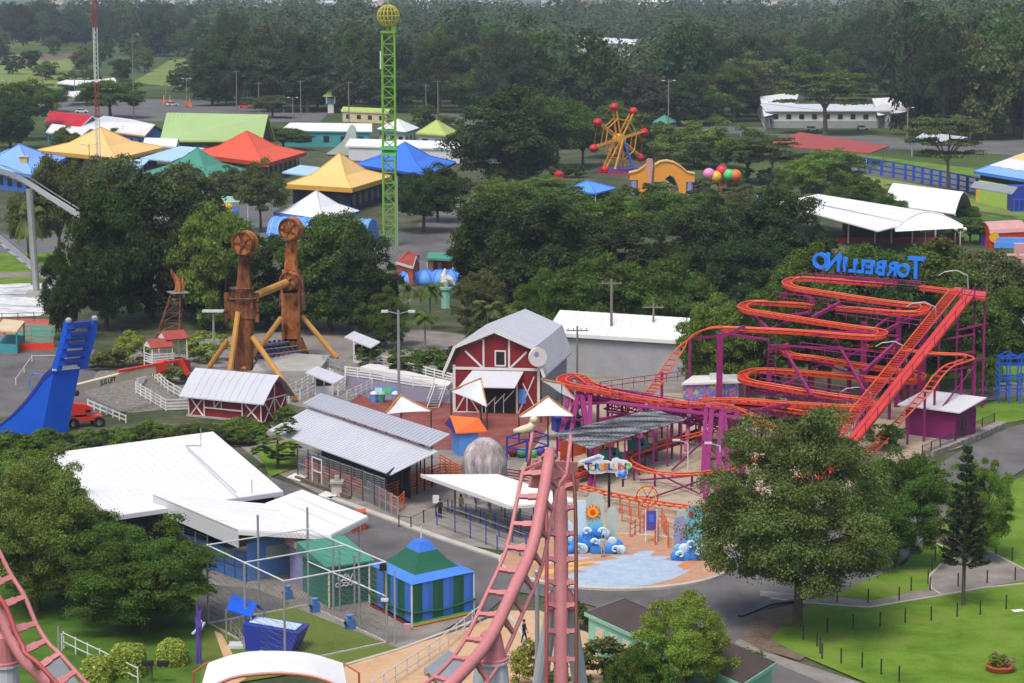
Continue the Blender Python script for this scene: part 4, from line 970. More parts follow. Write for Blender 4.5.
t = np.cross(nr, g.normal(size=(n, 3))); t /= np.linalg.norm(t, axis=1, keepdims=True); b = np.cross(nr, t); L = .72 * ((.55 + .55 * g.random(n)) * (.62 + C[:, 1] / 1900) * (C[:, 3] / 9) ** .5)[:, None]
o = bpy.data.objects.new('forest', quads('forest', np.stack([P - t * L, P + b * L * .7, P + t * L, P - b * L * .7], axis=1).reshape(-1, 3), [FARLEAF])); COL.objects.link(o); o.color = (.066, .096, .040, 1)
tag(o, 'dense dark forest stretching to the hazy horizon', 'forest', None, 'stuff')
# ================================================================ helpers for the middle ground
Z = Vector((0, 0, 1))
def up(v, z): return v + Z * z
def fence(name, label, pxs, h=1.1, rails=3, post_m='white_paint', rail_m=None, gap=1.8, pr=.06, rw=.09, flat=True, z=0.0, mesh=None, cat='fence', group=None, zs=None):
    P = [T(x, y, z) for x, y in pxs]
    if zs: P = [T(x, y, zz) for (x, y), zz in zip(pxs, zs)]
    o = thing(name, label, cat, P[0], group); rail_m = rail_m or post_m
    for i in range(len(P) - 1):
        a, c = P[i], P[i + 1]; L = (c - a).length; n = max(1, round(L / gap))
        for k in range(n if i < len(P) - 2 else n + 1):
            q = a.lerp(c, k / n); MB().bar(q, up(q, h + .05), pr * 2).build('post', post_m, o)
    for r_ in range(rails):
        zz = h * (r_ + 1) / rails - .06; b = MB()
        for i in range(len(P) - 1):
            a, c = up(P[i], zz), up(P[i + 1], zz)
            (b.bar(a, c, .04, rw * 1.6) if flat else b.tube([a, c], rw / 2, 6))
        b.build('rail', rail_m, o)
    if mesh:
        b = MB()
        for i in range(len(P) - 1): b.poly([up(P[i], .05), up(P[i + 1], .05), up(P[i + 1], h), up(P[i], h)])
        b.build('mesh_panel', mesh, o)
    return o
def net_mat(name, col, pitch=.12, wire=.16):
    m = bpy.data.materials.new(name); m.use_nodes = True; n = m.node_tree.nodes; l = m.node_tree.links; b = n['Principled BSDF']
    b.inputs['Base Color'].default_value = (*col, 1); b.inputs['Roughness'].default_value = .6
    g = n.new('ShaderNodeNewGeometry'); mx = n.new('ShaderNodeMath'); mx.operation = 'MAXIMUM'
    for k, sg in ((0, 1), (1, -1)):             # a diamond mesh of wires, clear in between
        d = n.new('ShaderNodeVectorMath'); d.operation = 'DOT_PRODUCT'; d.inputs[1].default_value = (1 / pitch, .73 / pitch, sg / pitch); l.new(g.outputs['Position'], d.inputs[0])
        f = n.new('ShaderNodeMath'); f.operation = 'FRACT'; l.new(d.outputs['Value'], f.inputs[0]); c = n.new('ShaderNodeMath'); c.operation = 'LESS_THAN'; c.inputs[1].default_value = wire; l.new(f.outputs[0], c.inputs[0]); l.new(c.outputs[0], mx.inputs[k])
    l.new(mx.outputs[0], b.inputs['Alpha'])
    MATS[name] = m
net_mat('chain_link', (.16, .165, .17), pitch=.42, wire=.055); net_mat('dark_net', (.05, .05, .055), pitch=.3, wire=.2); net_mat('cage_mesh', (.22, .23, .25), pitch=.2, wire=.22)

# ---------------------------------------------------------------- water slide
def flume(o, name, pts, wd=1.7):
    P = smoothline(pts, 6); b = MB(); prof = [(-wd / 2, .5), (-wd / 2 + .12, .5), (-wd / 2 + .3, .1), (wd / 2 - .3, .1), (wd / 2 - .12, .5), (wd / 2, .5), (wd / 2 - .15, -.2), (-wd / 2 + .15, -.2)]
    vs = []; m = len(prof)
    for i, p in enumerate(P):
        t = (P[min(i + 1, len(P) - 1)] - P[max(i - 1, 0)]); s_ = Vector((t.y, -t.x, 0)).normalized(); n_ = s_.cross(t.normalized())
        vs += [p + s_ * x + n_ * z_ for x, z_ in prof]
    fs = [(i * m + k, i * m + (k + 1) % m, (i + 1) * m + (k + 1) % m, (i + 1) * m + k) for i in range(len(P) - 1) for k in range(m)]
    b.add(vs, fs); b.build(name, 'white_metal', o)
    r_ = MB()
    for i in range(0, len(P), 2): r_.bar(vs[i * m + 7] - Z * .1, vs[i * m + 6] - Z * .1, .18)
    for k in (0, 5): r_.tube([vs[i * m + k] + Z * .5 for i in range(len(P))], .05, 4)
    r_.build('flume_frame', 'grey_metal', o)
o = thing('water_slide', 'grey water slide flume coming down to the foamy pond at the left edge', 'water slide', T(37, 298))
flume(o, 'flume', [A(-30, 166, 338), A(0, 172, 340), A(24, 182, 342), A(48, 197, 343), A(80, 217, 344)])
flume(o, 'flume', [A(-30, 218, 336), A(0, 241, 339), A(25, 262, 342), A(55, 284, 345)], 1.5)
q = T(37, 297); MB().tube([q, Vector((A(29, 190, q.y).x, q.y, A(30, 189, q.y).z))], .5, 10).build('column', 'galvanised', o)
MB().box(up(q, .4), (2.6, 2.2, .9)).build('footing', 'concrete', o)
# ---------------------------------------------------------------- blue ride tower
o = thing('ride_tower', 'tall glossy blue curved ride track tower at the left edge', 'ride', T(50, 436))
Yt = T(50, 436).y; V = Vector((2.3, 1.6, 0))
MB().prism([A(x, y, Yt) for x, y in [(54, 371), (41, 437), (-40, 437), (-40, 434), (-12, 431), (2, 424), (14, 415), (27, 402), (38, 388), (46, 377)]], V).build('ramp_body', 'blue_paint', o)
MB().prism([A(x, y, Yt) for x, y in [(55, 370.3), (54, 372.3), (46, 378), (38, 389), (27, 403), (14, 416), (2, 425), (-12, 432), (-12, 430), (2, 423), (13, 414), (25, 401), (36, 387), (44, 375), (50, 369)]], Vector((-.06, -.06, 0))).build('ramp_edge', 'deep_blue', o)
b = MB(); e = [A(x, y, Yt) for x, y in [(53, 370), (55, 369)]]; b.bar(up(A(52, 370, Yt), 0), up(A(52, 370, Yt) + V * 1.02, 0), .5, .18); b.build('ledge', 'white_paint', o)
side = [(50, 372), (54, 360), (58, 347), (61, 335), (64, 320), (68, 319), (66, 337), (62, 352), (59, 362), (57, 372)]
for k, nm in ((0.0, 'near'), (1.0, 'far')):
    MB().prism([A(x, y, Yt) + V * k for x, y in side], V * .17).build('curved_beam', 'blue_paint', o)
for t, x, y in ((0, 55, 364), (1, 57, 356), (2, 59.5, 347), (3, 62, 337), (4, 64.5, 327)):
    a = A(x, y, Yt); MB().bar(a + V * .05, a + V * 1.05, .55, .45).build('cross_beam', 'blue_paint', o)
    s_ = MB(); s_.bar(a + V * .25 + Vector((.25, -.1, .25)), a + V * .9 + Vector((.25, -.1, .25)), .5, .35); s_.build('cushion', 'deep_blue', o)
for k in (.1, 1.1): MB().ball(A(66, 321, Yt) + V * k, .35, 1, 8, 5).build('bumper', 'grey_metal', o)
q = A(22, 398, Yt) + V * .5; b = MB(); b.tube([q, q + Vector((-.6, 0, 1.5)), q + Vector((-.2, 0, 2.4)), q + Vector((.9, 0, 2.2)), q + Vector((1.1, 0, 1.2))], .07, 5); b.build('hoop', 'sky_blue_edge', o)
# ---------------------------------------------------------------- left kiosk, railings and steps
P = [T(x, y, 2.9) for x, y in [(-6, 330), (17, 331), (25, 321), (3, 319)]]
flat_canopy('ticket_kiosk', 'small kiosk with a cream roof at the left edge beside the pond', 'kiosk', P, 'cream', posts='teal_wall', thick=.2)
b = bpy.data.objects['ticket_kiosk']; c4 = [p.copy() for p in P]; MB().prism([Vector((p.x, p.y, 0)) + (Vector((b.location.x, b.location.y, 0)) - Vector((p.x, p.y, 0))) * .12 for p in P], (0, 0, 1.1)).build('counter', 'teal_wall', b)
for i, y in enumerate((332, 337.5, 343, 348.5)):
    fence('railing', 'long low grey railing on the red and green ride floor, row %s' % ('nearest the pond', 'second from the pond', 'third from the pond', 'nearest the asphalt yard')[i], [(-30, y), (52, y)], h=1.0, rails=2, post_m='galvanised', gap=2.5, pr=.04, flat=False, rw=.06, group='railings of the ride floor', cat='railing')
MB_ = MB().bar(T(-30, 351) + Z * .45, T(54, 350) + Z * .45, .15, .9); tag(MB_.build('low_wall', 'lift_red'), 'low red wall along the edge of the asphalt yard', 'wall')
fence('railing', 'dark railing along the edge of the foamy pond', [(-30, 323), (50, 321), (56, 308)], h=1.2, rails=2, post_m='dark_metal', gap=2.2, pr=.04, flat=False, rw=.06, cat='railing')
fence('barrier_rail', 'thin white barrier bars on the asphalt yard', [(16, 385), (32, 362), (66, 361)], h=.8, rails=1, post_m='white_paint', gap=7, pr=.04, flat=False, rw=.06, cat='railing')
fence('railing', 'short white railing behind the blue ride tower', [(84, 366), (106, 359)], h=1.0, rails=2, post_m='white_paint', gap=1.5, pr=.04, flat=False, rw=.06, cat='railing')

# ---------------------------------------------------------------- lettering
def text_mesh(body, size, depth, mtx, name, m, parent=None, space=1.0, bold=.0):
    c = bpy.data.curves.new(name, 'FONT'); c.body = body; c.size = size; c.extrude = depth / 2; c.align_x = 'CENTER'; c.align_y = 'CENTER'; c.space_character = space; c.offset = bold; c.resolution_u = 3
    t = bpy.data.objects.new(name, c); COL.objects.link(t); bpy.context.view_layer.update()
    me = bpy.data.meshes.new_from_object(t.evaluated_get(bpy.context.evaluated_depsgraph_get())); bpy.data.objects.remove(t)
    if parent is not None:
        L, rz = ROOTLOC[parent.name]; inv = (Matrix.Translation(L) @ Matrix.Rotation(rz, 4, 'Z')).inverted(); me.transform(inv @ mtx)
    else: me.transform(mtx)
    me.materials.clear(); me.materials.append(M(m)); o_ = bpy.data.objects.new(name, me); COL.objects.link(o_)
    if parent is not None: o_.parent = parent; ROOTLOC[o_.name] = ROOTLOC[parent.name]
    return o_
def face_mtx(pos, right, upv):
    x = Vector(right).normalized(); y = Vector(upv); y = (y - x * y.dot(x)).normalized(); z_ = x.cross(y)
    m = Matrix((x, y, z_)).transposed().to_4x4(); m.translation = pos; return m

# ---------------------------------------------------------------- boom lift
o = thing('boom_lift', 'orange red boom lift with a long cream boom parked behind the hedge', 'boom lift', T(84, 428))
q = T(84, 427); Yl = q.y; dl = Vector((.93, .36, 0)).normalized(); dn = Vector((-dl.y, dl.x, 0)); ml = Matrix.Rotation(math.atan2(dl.y, dl.x), 3, 'Z')
MB().box(up(q, .95), (3.6, 1.5, .42), mtx=ml).build('chassis', 'lift_red', o)
MB().disc(up(q - dl * .3, 1.25), .6, (0, 0, 1), .3, 14).build('turntable', 'black', o)
for sx in (-1.25, 1.35):
    for sy in (-1.05, 1.05):
        c = q + dl * sx + dn * sy; w_ = MB().disc(up(c, .58), .58, dn, .42, 16).build('wheel', 'rubber', o); MB().disc(up(c - dn * .02 * (1 if sy > 0 else -1), .58), .28, dn, .46, 10).build('rim', 'lift_cream', w_)
b = MB(); b.prism([q - dl * 2.3 - dn * .7 + Z * 1.4, q + dl * .7 - dn * .7 + Z * 1.4, q + dl * .85 - dn * .7 + Z * 1.9, q + dl * .3 - dn * .7 + Z * 2.35, q - dl * 2.1 - dn * .7 + Z * 2.75, q - dl * 2.5 - dn * .7 + Z * 2.4], dn * 1.4); b.build('turret', 'lift_red', o)
b = MB(); b.bar(q + dl * .05 - dn * .73 + Z * 1.75, q + dl * .55 - dn * .73 + Z * 1.75, .04, .25); b.build('control_panel', 'black', o)
p0, p1 = A(72, 389.5, Yl + .6), A(156, 368, Yl + 13); bo = MB().bar(p0, p1, .62, .86).build('boom', 'lift_cream', o)
b2a, b2b = A(118, 375.5, Yl + 6.9), A(180, 360, Yl + 16.5); MB().bar(up(b2a, .42), b2b, .36, .26).build('inner_boom', 'lift_red', o)
MB().bar(A(154, 369.5, Yl + 12.7), A(165, 364, Yl + 14), .7, .95).build('knuckle', 'lift_red', o)
MB().bar(b2b, A(187.5, 374, Yl + 17), .45, .5).build('jib', 'lift_red', o); MB().bar(A(158, 368, Yl + 13.2), b2b, .1, .1).build('cylinder', 'galvanised', o)
dd = (p1 - p0).normalized(); sd_ = dd.cross(Z).normalized(); text_mesh('JLG LIFT', .72, .02, face_mtx(p0.lerp(p1, .39) + sd_ * .325, dd, Z), 'lettering', 'black', o, bold=.012)
MB().disc(A(74, 393, Yl + .6), .3, sd_, .9, 12).build('pivot', 'dark_metal', o)

# ---------------------------------------------------------------- white and red entrance kiosk above the gravel
q = T(160, 374); o = thing('entrance_canopy', 'white posted entrance stand with two small red gable roofs', 'canopy', q); rz = R(32); mz = Matrix.Rotation(rz, 3, 'Z')
for k, (cx_, cy_, zb) in enumerate(((-.2, 0, 3.3), (2.5, 1.2, 4.0))):
    f = lambda x, y, z_: q + mz @ Vector((x + cx_ / 1.0 * .8, y + cy_ * .6, z_))
    b = MB(); zz = zb
    b.prism([f(-1.4, -1.35, zz), f(-1.4, 0, zz + .85), f(-1.4, 1.35, zz), f(-1.4, 1.25, zz - .1), f(-1.4, 0, zz + .72), f(-1.4, -1.25, zz - .1)], mz @ Vector((2.8, 0, 0))); b.build('roof', 'roof_red', o)
    b = MB()
    for x in (-1.38, 1.38): b.prism([f(x, -1.2, zz), f(x, 1.2, zz), f(x, 0, zz + .7)], mz @ Vector((.05, 0, 0)))
    b.build('gable_board', 'white_paint', o)
    for x in (-1.25, 1.25):
        for y in (-1.15, 1.15): MB().bar(f(x, y, 0), f(x, y, zz), .12).build('post', 'white_paint', o)
f = lambda x, y, z_: q + mz @ Vector((x, y, z_))
MB().box(f(1, .3, .75), (4.8, 2.6, 1.5), mtx=mz).build('base', 'barn_red', o); MB().box(f(-.2, 0, 1.55), (2.6, 2.4, .1), mtx=mz).build('floor', 'white_paint', o)
b = MB()
for zz in (1.9, 2.2, 2.5): b.bar(f(-1.4, -1.25, zz), f(1.3, -1.25, zz), .05, .1); b.bar(f(-1.45, -1.25, zz), f(-1.45, 1.2, zz), .05, .1)
b.build('railing', 'white_paint', o)
fence('white_fence', 'white board fence bending round the top of the gravel bed', [(146, 380), (136, 394), (166, 412), (190, 411)], h=1.35, rails=4, gap=2.2)
fence('white_fence', 'white board fence behind the white fence at the gravel bed, upper one', [(155, 380), (168, 392), (180, 399), (189, 402)], h=1.25, rails=3, gap=2.2)
fence('white_fence', 'low white board fence right of the orange boom lift', [(88, 408), (126, 424)], h=.9, rails=2, gap=1.8)

# ---------------------------------------------------------------- barns
def gambrel(o, q, rz, L, Wd, hw, hb, hr, over=.45, roof='grey_roof', wall='barn_red', brk=.5, closed=True):
    """x runs along the ridge, the front wall is at y = 0; returns the local-to-world function"""
    m = Matrix.Rotation(rz, 3, 'Z'); f = lambda x, y, z_: q + m @ Vector((x, y, z_))
    by = Wd / 2 * brk; P = [(-over, hw - .35), (by - .05, hb), (Wd / 2, hr), (Wd - by + .05, hb), (Wd + over, hw - .35)]
    wl = MB(); prof = [(0, 0), (0, hw), (by, hb - .15), (Wd / 2, hr - .15), (Wd - by, hb - .15), (Wd, hw), (Wd, 0)]
    wl.prism([f(0, y, z_) for y, z_ in prof][::-1], m @ Vector((L, 0, 0))); wl.build('wall', wall, o)
    rf = MB()
    for i in range(4):
        (y0, z0), (y1, z1) = P[i], P[i + 1]
        rf.prism([f(-over, y0, z0), f(-over, y1, z1), f(-over, y1, z1 + .12), f(-over, y0, z0 + .12)], m @ Vector((L + 2 * over, 0, 0)))
    rf.build('roof', roof, o)
    sm = MB(); n = int(L / .9)
    for k in range(1, n):
        x = L * k / n
        for i in range(4): sm.bar(f(x, P[i][0], P[i][1] + .14), f(x, P[i + 1][0], P[i + 1][1] + .14), .05, .05)
    sm.build('roof_seam', roof, o)
    return f, P
def trim(o, f, segs, w=.16, name='trim', m='white_paint', up_=(0, 0, 1)):
    b = MB()
    for a, c in segs: b.bar(f(*a), f(*c), w, .09, up=up_)
    return b.build(name, m, o)
p1, p2 = T(189, 417), T(262, 424.5); d = p2 - p1; L = d.length; rz = math.atan2(d.y, d.x)
o = thing('barn_shed', 'small red barn shed with grey roof and white crossed boards by the gravel bed', 'barn', p1)
f, P = gambrel(o, p1, rz, L, 4.6, 2.5, 3.9, 4.7, .7)
y = -.06; S4 = []
for x0, x1 in ((.1, L * .22), (L * .74, L - .1)): S4 += [((x0, y, .1), (x1, y, 2.3)), ((x0, y, 2.3), (x1, y, .1))]
trim(o, f, S4, .14, 'cross_board', up_=(0, 1, 0))
trim(o, f, [((x, y - .03, 0), (x, y - .03, 2.4)) for x in (.05, L * .22, L * .74, L - .05)] + [((0, y - .03, .08), (L, y - .03, .08)), ((L * .22, y - .03, 1.2), (L * .74, y - .03, 1.2))], .13, 'corner_board', up_=(0, 1, 0))
wx = L * .36; trim(o, f, [((wx, y - .04, 1.25), (wx, y - .04, 2.3)), ((wx + .9, y - .04, 1.25), (wx + .9, y - .04, 2.3)), ((wx, y - .04, 2.3), (wx + .9, y - .04, 2.3)), ((wx, y - .04, 1.25), (wx + .9, y - .04, 2.25))], .1, 'shutter_frame', up_=(0, 1, 0))
trim(o, f, [((L + .06, a, b_), (L + .06, c, d_)) for a, b_, c, d_ in ((.3, .1, 2.1, 2.3), (2.1, .1, .3, 2.3), (2.5, .1, 4.3, 2.3), (4.3, .1, 2.5, 2.3), (0, 2.45, 4.6, 2.45), (2.3, 0, 2.3, 3.9))], .13, 'end_board', up_=(1, 0, 0))
MB().bar(f(-.2, .05, .15), f(L + .2, .05, .15), .5, .3).build('plinth', 'concrete', o)

# the big barn: its front gable faces the camera, the ridge runs away from it
p1, p2 = T(453, 412.5), T(540, 414.5); d = (p2 - p1); Wd = d.length; fd = d.normalized(); bd = Vector((-fd.y, fd.x, 0))
back = T(527, 305, 9.0) - T(491, 328, 8.8); Lb = 16.0; bd = (bd + Vector((.07, 0, 0))).normalized()
o = thing('red_barn', 'big red barn with grey gambrel roof, white trim and a dark open doorway', 'barn', p1)
F = lambda x, y, z_: p1 + fd * x + bd * y + Z * z_
zr, zb, zl = 8.75, 7.0, 4.0; xb = .13 * Wd
RP = [(-1.0, zl), (.3, zb), (Wd / 2 - .1, zr), (Wd - .55, zb), (Wd + .55, zl)]
b = MB(); b.prism([F(x, 0, z_) for x, z_ in [(0, 0), (0, zl + 1.1), (.9, zb - .25), (Wd / 2, zr - .25), (Wd - 1.0, zb - .25), (Wd, zl + 1.1), (Wd, 0)]], bd * .25); b.build('front_wall', 'barn_red', o)
b = MB(); b.bar(F(.12, .2, 2), F(.12, Lb, 2), .2, 4); b.bar(F(Wd - .12, .2, 2), F(Wd - .12, Lb, 2), .2, 4); b.bar(F(0, Lb, 3), F(Wd, Lb, 3), .2, 6); b.build('side_wall', 'grey_wall', o)
b = MB()
for i in range(4):
    (x0, z0), (x1, z1) = RP[i], RP[i + 1]; b.prism([F(x0, -.5, z0), F(x1, -.5, z1), F(x1, -.5, z1 + .14), F(x0, -.5, z0 + .14)], bd * (Lb + .9))
b.build('roof', 'grey_roof', o)
b = MB()
for k in range(1, 18):
    for i in range(4): b.bar(F(RP[i][0], k * Lb / 18, RP[i][1] + .16), F(RP[i + 1][0], k * Lb / 18, RP[i + 1][1] + .16), .05, .05)
b.build('roof_seam', 'grey_roof', o)
b = MB()
for i in range(4): b.bar(F(RP[i][0], -.55, RP[i][1] + .03), F(RP[i + 1][0], -.55, RP[i + 1][1] + .03), .12, .3)
b.build('barge_board', 'white_paint', o)
y = -.05
trim(o, F, [((0, y, zl + .75), (Wd, y, zl + .75)), ((.15, y, 0), (.15, y, zl + 1.1)), ((Wd - .15, y, 0), (Wd - .15, y, zl + 1.1))], .28, 'corner_board', up_=(0, 1, 0))
c_ = Wd / 2
trim(o, F, [((c_ - 1.35, y, zl + .8), (c_ - 1.35, y, zr - .9)), ((c_ + 1.35, y, zl + .8), (c_ + 1.35, y, zr - .9)), ((c_ - 1.45, y, zl + .85), (c_ - 3.3, y, zb - .4)), ((c_ + 1.45, y, zl + .85), (c_ + 3.2, y, zb - .4))], .2, 'gable_brace', up_=(0, 1, 0))
w_ = trim(o, F, [((c_ - .1, y, 5.1), (c_ - .1, y, 6.65)), ((c_ + .95, y, 5.1), (c_ + .95, y, 6.65)), ((c_ - .15, y, 6.65), (c_ + 1, y, 6.65)), ((c_ - .15, y, 5.1), (c_ + 1, y, 5.1))], .15, 'window', up_=(0, 1, 0))
MB().box(F(c_ + .42, -.02, 5.88), (.95, .06, 1.5), math.atan2(fd.y, fd.x)).build('pane', 'glass_dark', w_)
MB().box(F(4.9, -.03, 1.75), (3.6, .1, 3.5), math.atan2(fd.y, fd.x)).build('doorway', 'black', o)  # flat black panel: shade of the barn interior put into the colour
trim(o, F, [((3.05, y - .06, 0), (3.05, y - .06, 3.6)), ((6.8, y - .06, 0), (6.8, y - .06, 3.6))], .2, 'door_post', up_=(0, 1, 0))
MB().slab([F(1.0, -1.8, 3.1), F(6.9, -1.8, 3.1), F(7.5, -.12, 4.55), F(2.1, -.12, 4.55)], .1).build('awning', 'grey_roof', o)
trim(o, F, [((6.95, y, .1), (8.6, y, 4.0)), ((8.6, y, .9), (7.4, y, 3.3)), ((.3, y, .15), (1.5, y, 2.2)), ((1.5, y, 2.2), (2.7, y, .15)), ((1.5, y, 0), (1.5, y, 2.2)), ((.3, y, .1), (2.8, y, .1)), ((.3, y, 2.25), (2.8, y, 2.25))], .13, 'cross_board', up_=(0, 1, 0))
MB().box(F(7.35, -.12, 1.9), (.75, .08, 1.5), math.atan2(fd.y, fd.x)).build('notice_board', 'igloo_blue', o)
s_ = MB().disc(F(Wd - .1, -.8, 6.2), 1.0, -bd + fd * .6, .3, 24).build('round_sign', 'white_paint', o); s_.scale = (1, 1, 1)
MB().disc(F(Wd - .2, -.97, 6.2), .74, -bd + fd * .6, .06, 20).disc(F(Wd - .2, -1.0, 6.5), .3, -bd + fd * .6, .06, 12).build('emblem', 'lavender', s_)
for k, (x, yy) in enumerate(((4.0, -.9), (5.4, .9))):
    pass
fence('white_fence', 'short white gate fence standing in the barn doorway', [(496, 410), (517, 412)], h=1.3, rails=3, gap=1.2)
b = thing('inner_stair', 'white slanted stair rails inside the dark barn doorway', 'stairs', F(4.6, -.3, 0))
for k in range(3):
    x = 3.5 + k * .95; bb = MB(); bb.bar(F(x, -.18, .7 + .3 * k), F(x + 1.1, -.18, 1.8 + .35 * k), .06, .12); bb.bar(F(x, -.18, .1), F(x, -.18, 1.4 + .3 * k), .08); bb.build('stair_rail', 'white_paint', b)

# ---------------------------------------------------------------- rusty spinning ride
def rust_tower(o, px, yb, yw, rows, wheel_r, coll):
    q = T(px, yb); Yq = q.y; at = lambda x, y_, dy=0.0: A(x, y_, Yq + dy)
    for (xa, ya, ra), (xb_, yb_, rb_), mm, nm in rows:
        a, c = at(xa, ya), at(xb_, yb_); bb = MB()
        wa, wb = ra / ppm(Yq), rb_ / ppm(Yq); dpt = .8
        vs = []
        for p, w2 in ((a, wa), (c, wb)): vs += [p + Vector((sx * w2, sy * dpt * min(1, w2 / 1.0), 0)) for sx, sy in ((-.75, -1), (.75, -1), (1, -.6), (1, .6), (.75, 1), (-.75, 1), (-1, .6), (-1, -.6))]
        fs = [(i, (i + 1) % 8, (i + 1) % 8 + 8, i + 8) for i in range(8)] + [tuple(range(7, -1, -1)), tuple(range(8, 16))]
        bb.add(vs, fs).build(nm, mm, o)
    return q, at
o = thing('spinning_ride', 'rusty wood themed swinging ride of two towers with round heads and rows of seats', 'ride', T(262, 366))
q1, at1 = rust_tower(o, 243, 370, 0, [((243, 371, 9.5), (246, 318, 7.5), 'rust_wood', 'tower_base'), ((242, 318, 14), (242, 300, 14), 'rust_wood', 'tower_body'), ((242, 300, 13.5), (243, 287, 8), 'rust_wood', 'tower_shoulder'), ((244, 288, 7.5), (245, 252, 5.5), 'rust_wood', 'tower_neck')], 12, None)
q2, at2 = rust_tower(o, 295, 357, 0, [((297, 357, 13), (292, 338, 10), 'rust_wood', 'tower_base'), ((291, 340, 9), (291, 288, 9.5), 'rust_orange', 'tower_body'), ((291, 292, 9.5), (291, 270, 8.5), 'rust_orange', 'tower_shoulder'), ((291, 272, 7), (292, 236, 5), 'rust_orange', 'tower_neck')], 11, None)
def wheel_head(at, x, y_, r_px, Yq, m='rust_orange'):
    c = at(x, y_, -.9); r_ = r_px / ppm(Yq); ax = Vector((-.35, -1, 0)).normalized()
    w2 = MB().disc(c, r_, ax, 1.3, 28).build('wheel_head', m, o)
    rim = MB(); s1 = ax.cross(Z).normalized(); s2 = s1.cross(ax)
    rim.tube([c + ax * .7 + (s1 * math.cos(a) + s2 * math.sin(a)) * r_ * .9 for a in np.linspace(0, 6.283, 25)[:-1]], .13, 5, closed=True)
    rim.build('rim', 'rust_wood', w2); MB().disc(c + ax * .7, r_ * .22, ax, .3, 12).build('hub', 'rust_wood', w2)
    sp = MB()
    for a in np.linspace(0, 6.283, 6)[:-1]: sp.bar(c + ax * .7, c + ax * .7 + (s1 * math.cos(a) + s2 * math.sin(a)) * r_ * .85, .2, .1, up=ax)
    sp.build('spoke', 'rust_wood', w2)
wheel_head(at1, 245, 243, 12.2, q1.y); wheel_head(at2, 291, 229, 11.5, q2.y); wheel_head(at2, 290, 281, 9.5, q2.y)
b = MB()
for x in (-1.72, 1.72):
    for k in range(3): b.cyl(at1(242, 308) + Vector((x, -.2, k * 1.2 - 1.6)), at1(242, 308) + Vector((x, -.2, k * 1.2 - .6)), .32, n=8)
b.build('barrel_cluster', 'rust_wood', o)
b = MB(); b.tube([at1(242, 298) + Vector((1.75 * math.cos(a), -.2 + .95 * math.sin(a), 0)) for a in np.linspace(0, 6.283, 17)[:-1]], .12, 5, closed=True); b.tube([at1(242, 288) + Vector((1.35 * math.cos(a), -.2 + .9 * math.sin(a), 0)) for a in np.linspace(0, 6.283, 17)[:-1]], .12, 5, closed=True); b.build('iron_band', 'rust_steel', o)
b = MB(); b.tube([at2(282.5, 284), at2(281, 306)], .25, 7); b.tube([at2(301, 276), at2(303, 310)], .35, 7); b.build('pipe', 'rust_steel', o)
MB().tube([at1(254, 296, 0), at2(288, 282, -1)], .48, 9).build('axle_beam', 'yellow_wood', o)
for a, c in (((238, 312, -1.2), (230, 371, -3.5)), ((228, 340, 0), (209, 367, 1)), ((253, 338, -.6), (295, 398, -22)), ((302, 316, 48), (337, 360, 8.5)), ((281, 318, 8), (258, 350, 4)), ((259, 345, 3), (243, 372, -1))):
    P1_, P2_ = A(a[0], a[1], (q1.y if a[0] < 275 else q1.y) + (a[2] if a[0] != 302 else 10.5)), A(c[0], c[1], q1.y + c[2]); P2_.z = max(P2_.z, 0.1)
    MB().tube([P1_, P2_], .32, 8).build('strut', 'yellow_wood', o)
# seats: a long gondola with two decks of seats facing the camera
g1, g2 = A(254, 358, 280), A(302, 352, 286.5); gd = (g2 - g1).normalized(); gn = Vector((gd.y, -gd.x, 0)); gz = g1.z
MB().prism([g1 + gn * 1.6 - Z * 1.2, g1 + gn * 1.6 - Z * .7, g1 - gn * 1.2 + Z * 1.4, g1 - gn * 1.2 + Z * .6], g2 - g1).build('gondola', 'rust_steel', o)
for row in range(4):
    zoff = -.55 + .5 * row; off = 1.45 - .75 * row
    for k in range(10):
        c = g1.lerp(g2, (k + .5) / 10) + gn * off + Z * zoff; s_ = MB(); s_.box(c + Z * .12, (.42, .4, .14), math.atan2(gd.y, gd.x)); s_.box(c - gn * .22 + Z * .4, (.42, .12, .6), math.atan2(gd.y, gd.x)); s_.build('seat', 'jean_blue' if row % 2 else 'cloth_dark', o)
    MB().tube([g1 + gn * (off + .35) + Z * (zoff + .45), g2 + gn * (off + .35) + Z * (zoff + .45)], .07, 5).build('lap_bar', 'yellow_wood' if row < 2 else 'galvanised', o)
b = MB(); b.prism([A(250, 372, 276) * 1, A(300, 366, 281), A(306, 360, 288), A(256, 362, 285)], (0, 0, -.5)); 
MB().prism([T(252, 378), T(318, 378), T(330, 362), T(262, 358)], (0, 0, .8)).build('platform', 'concrete', o)
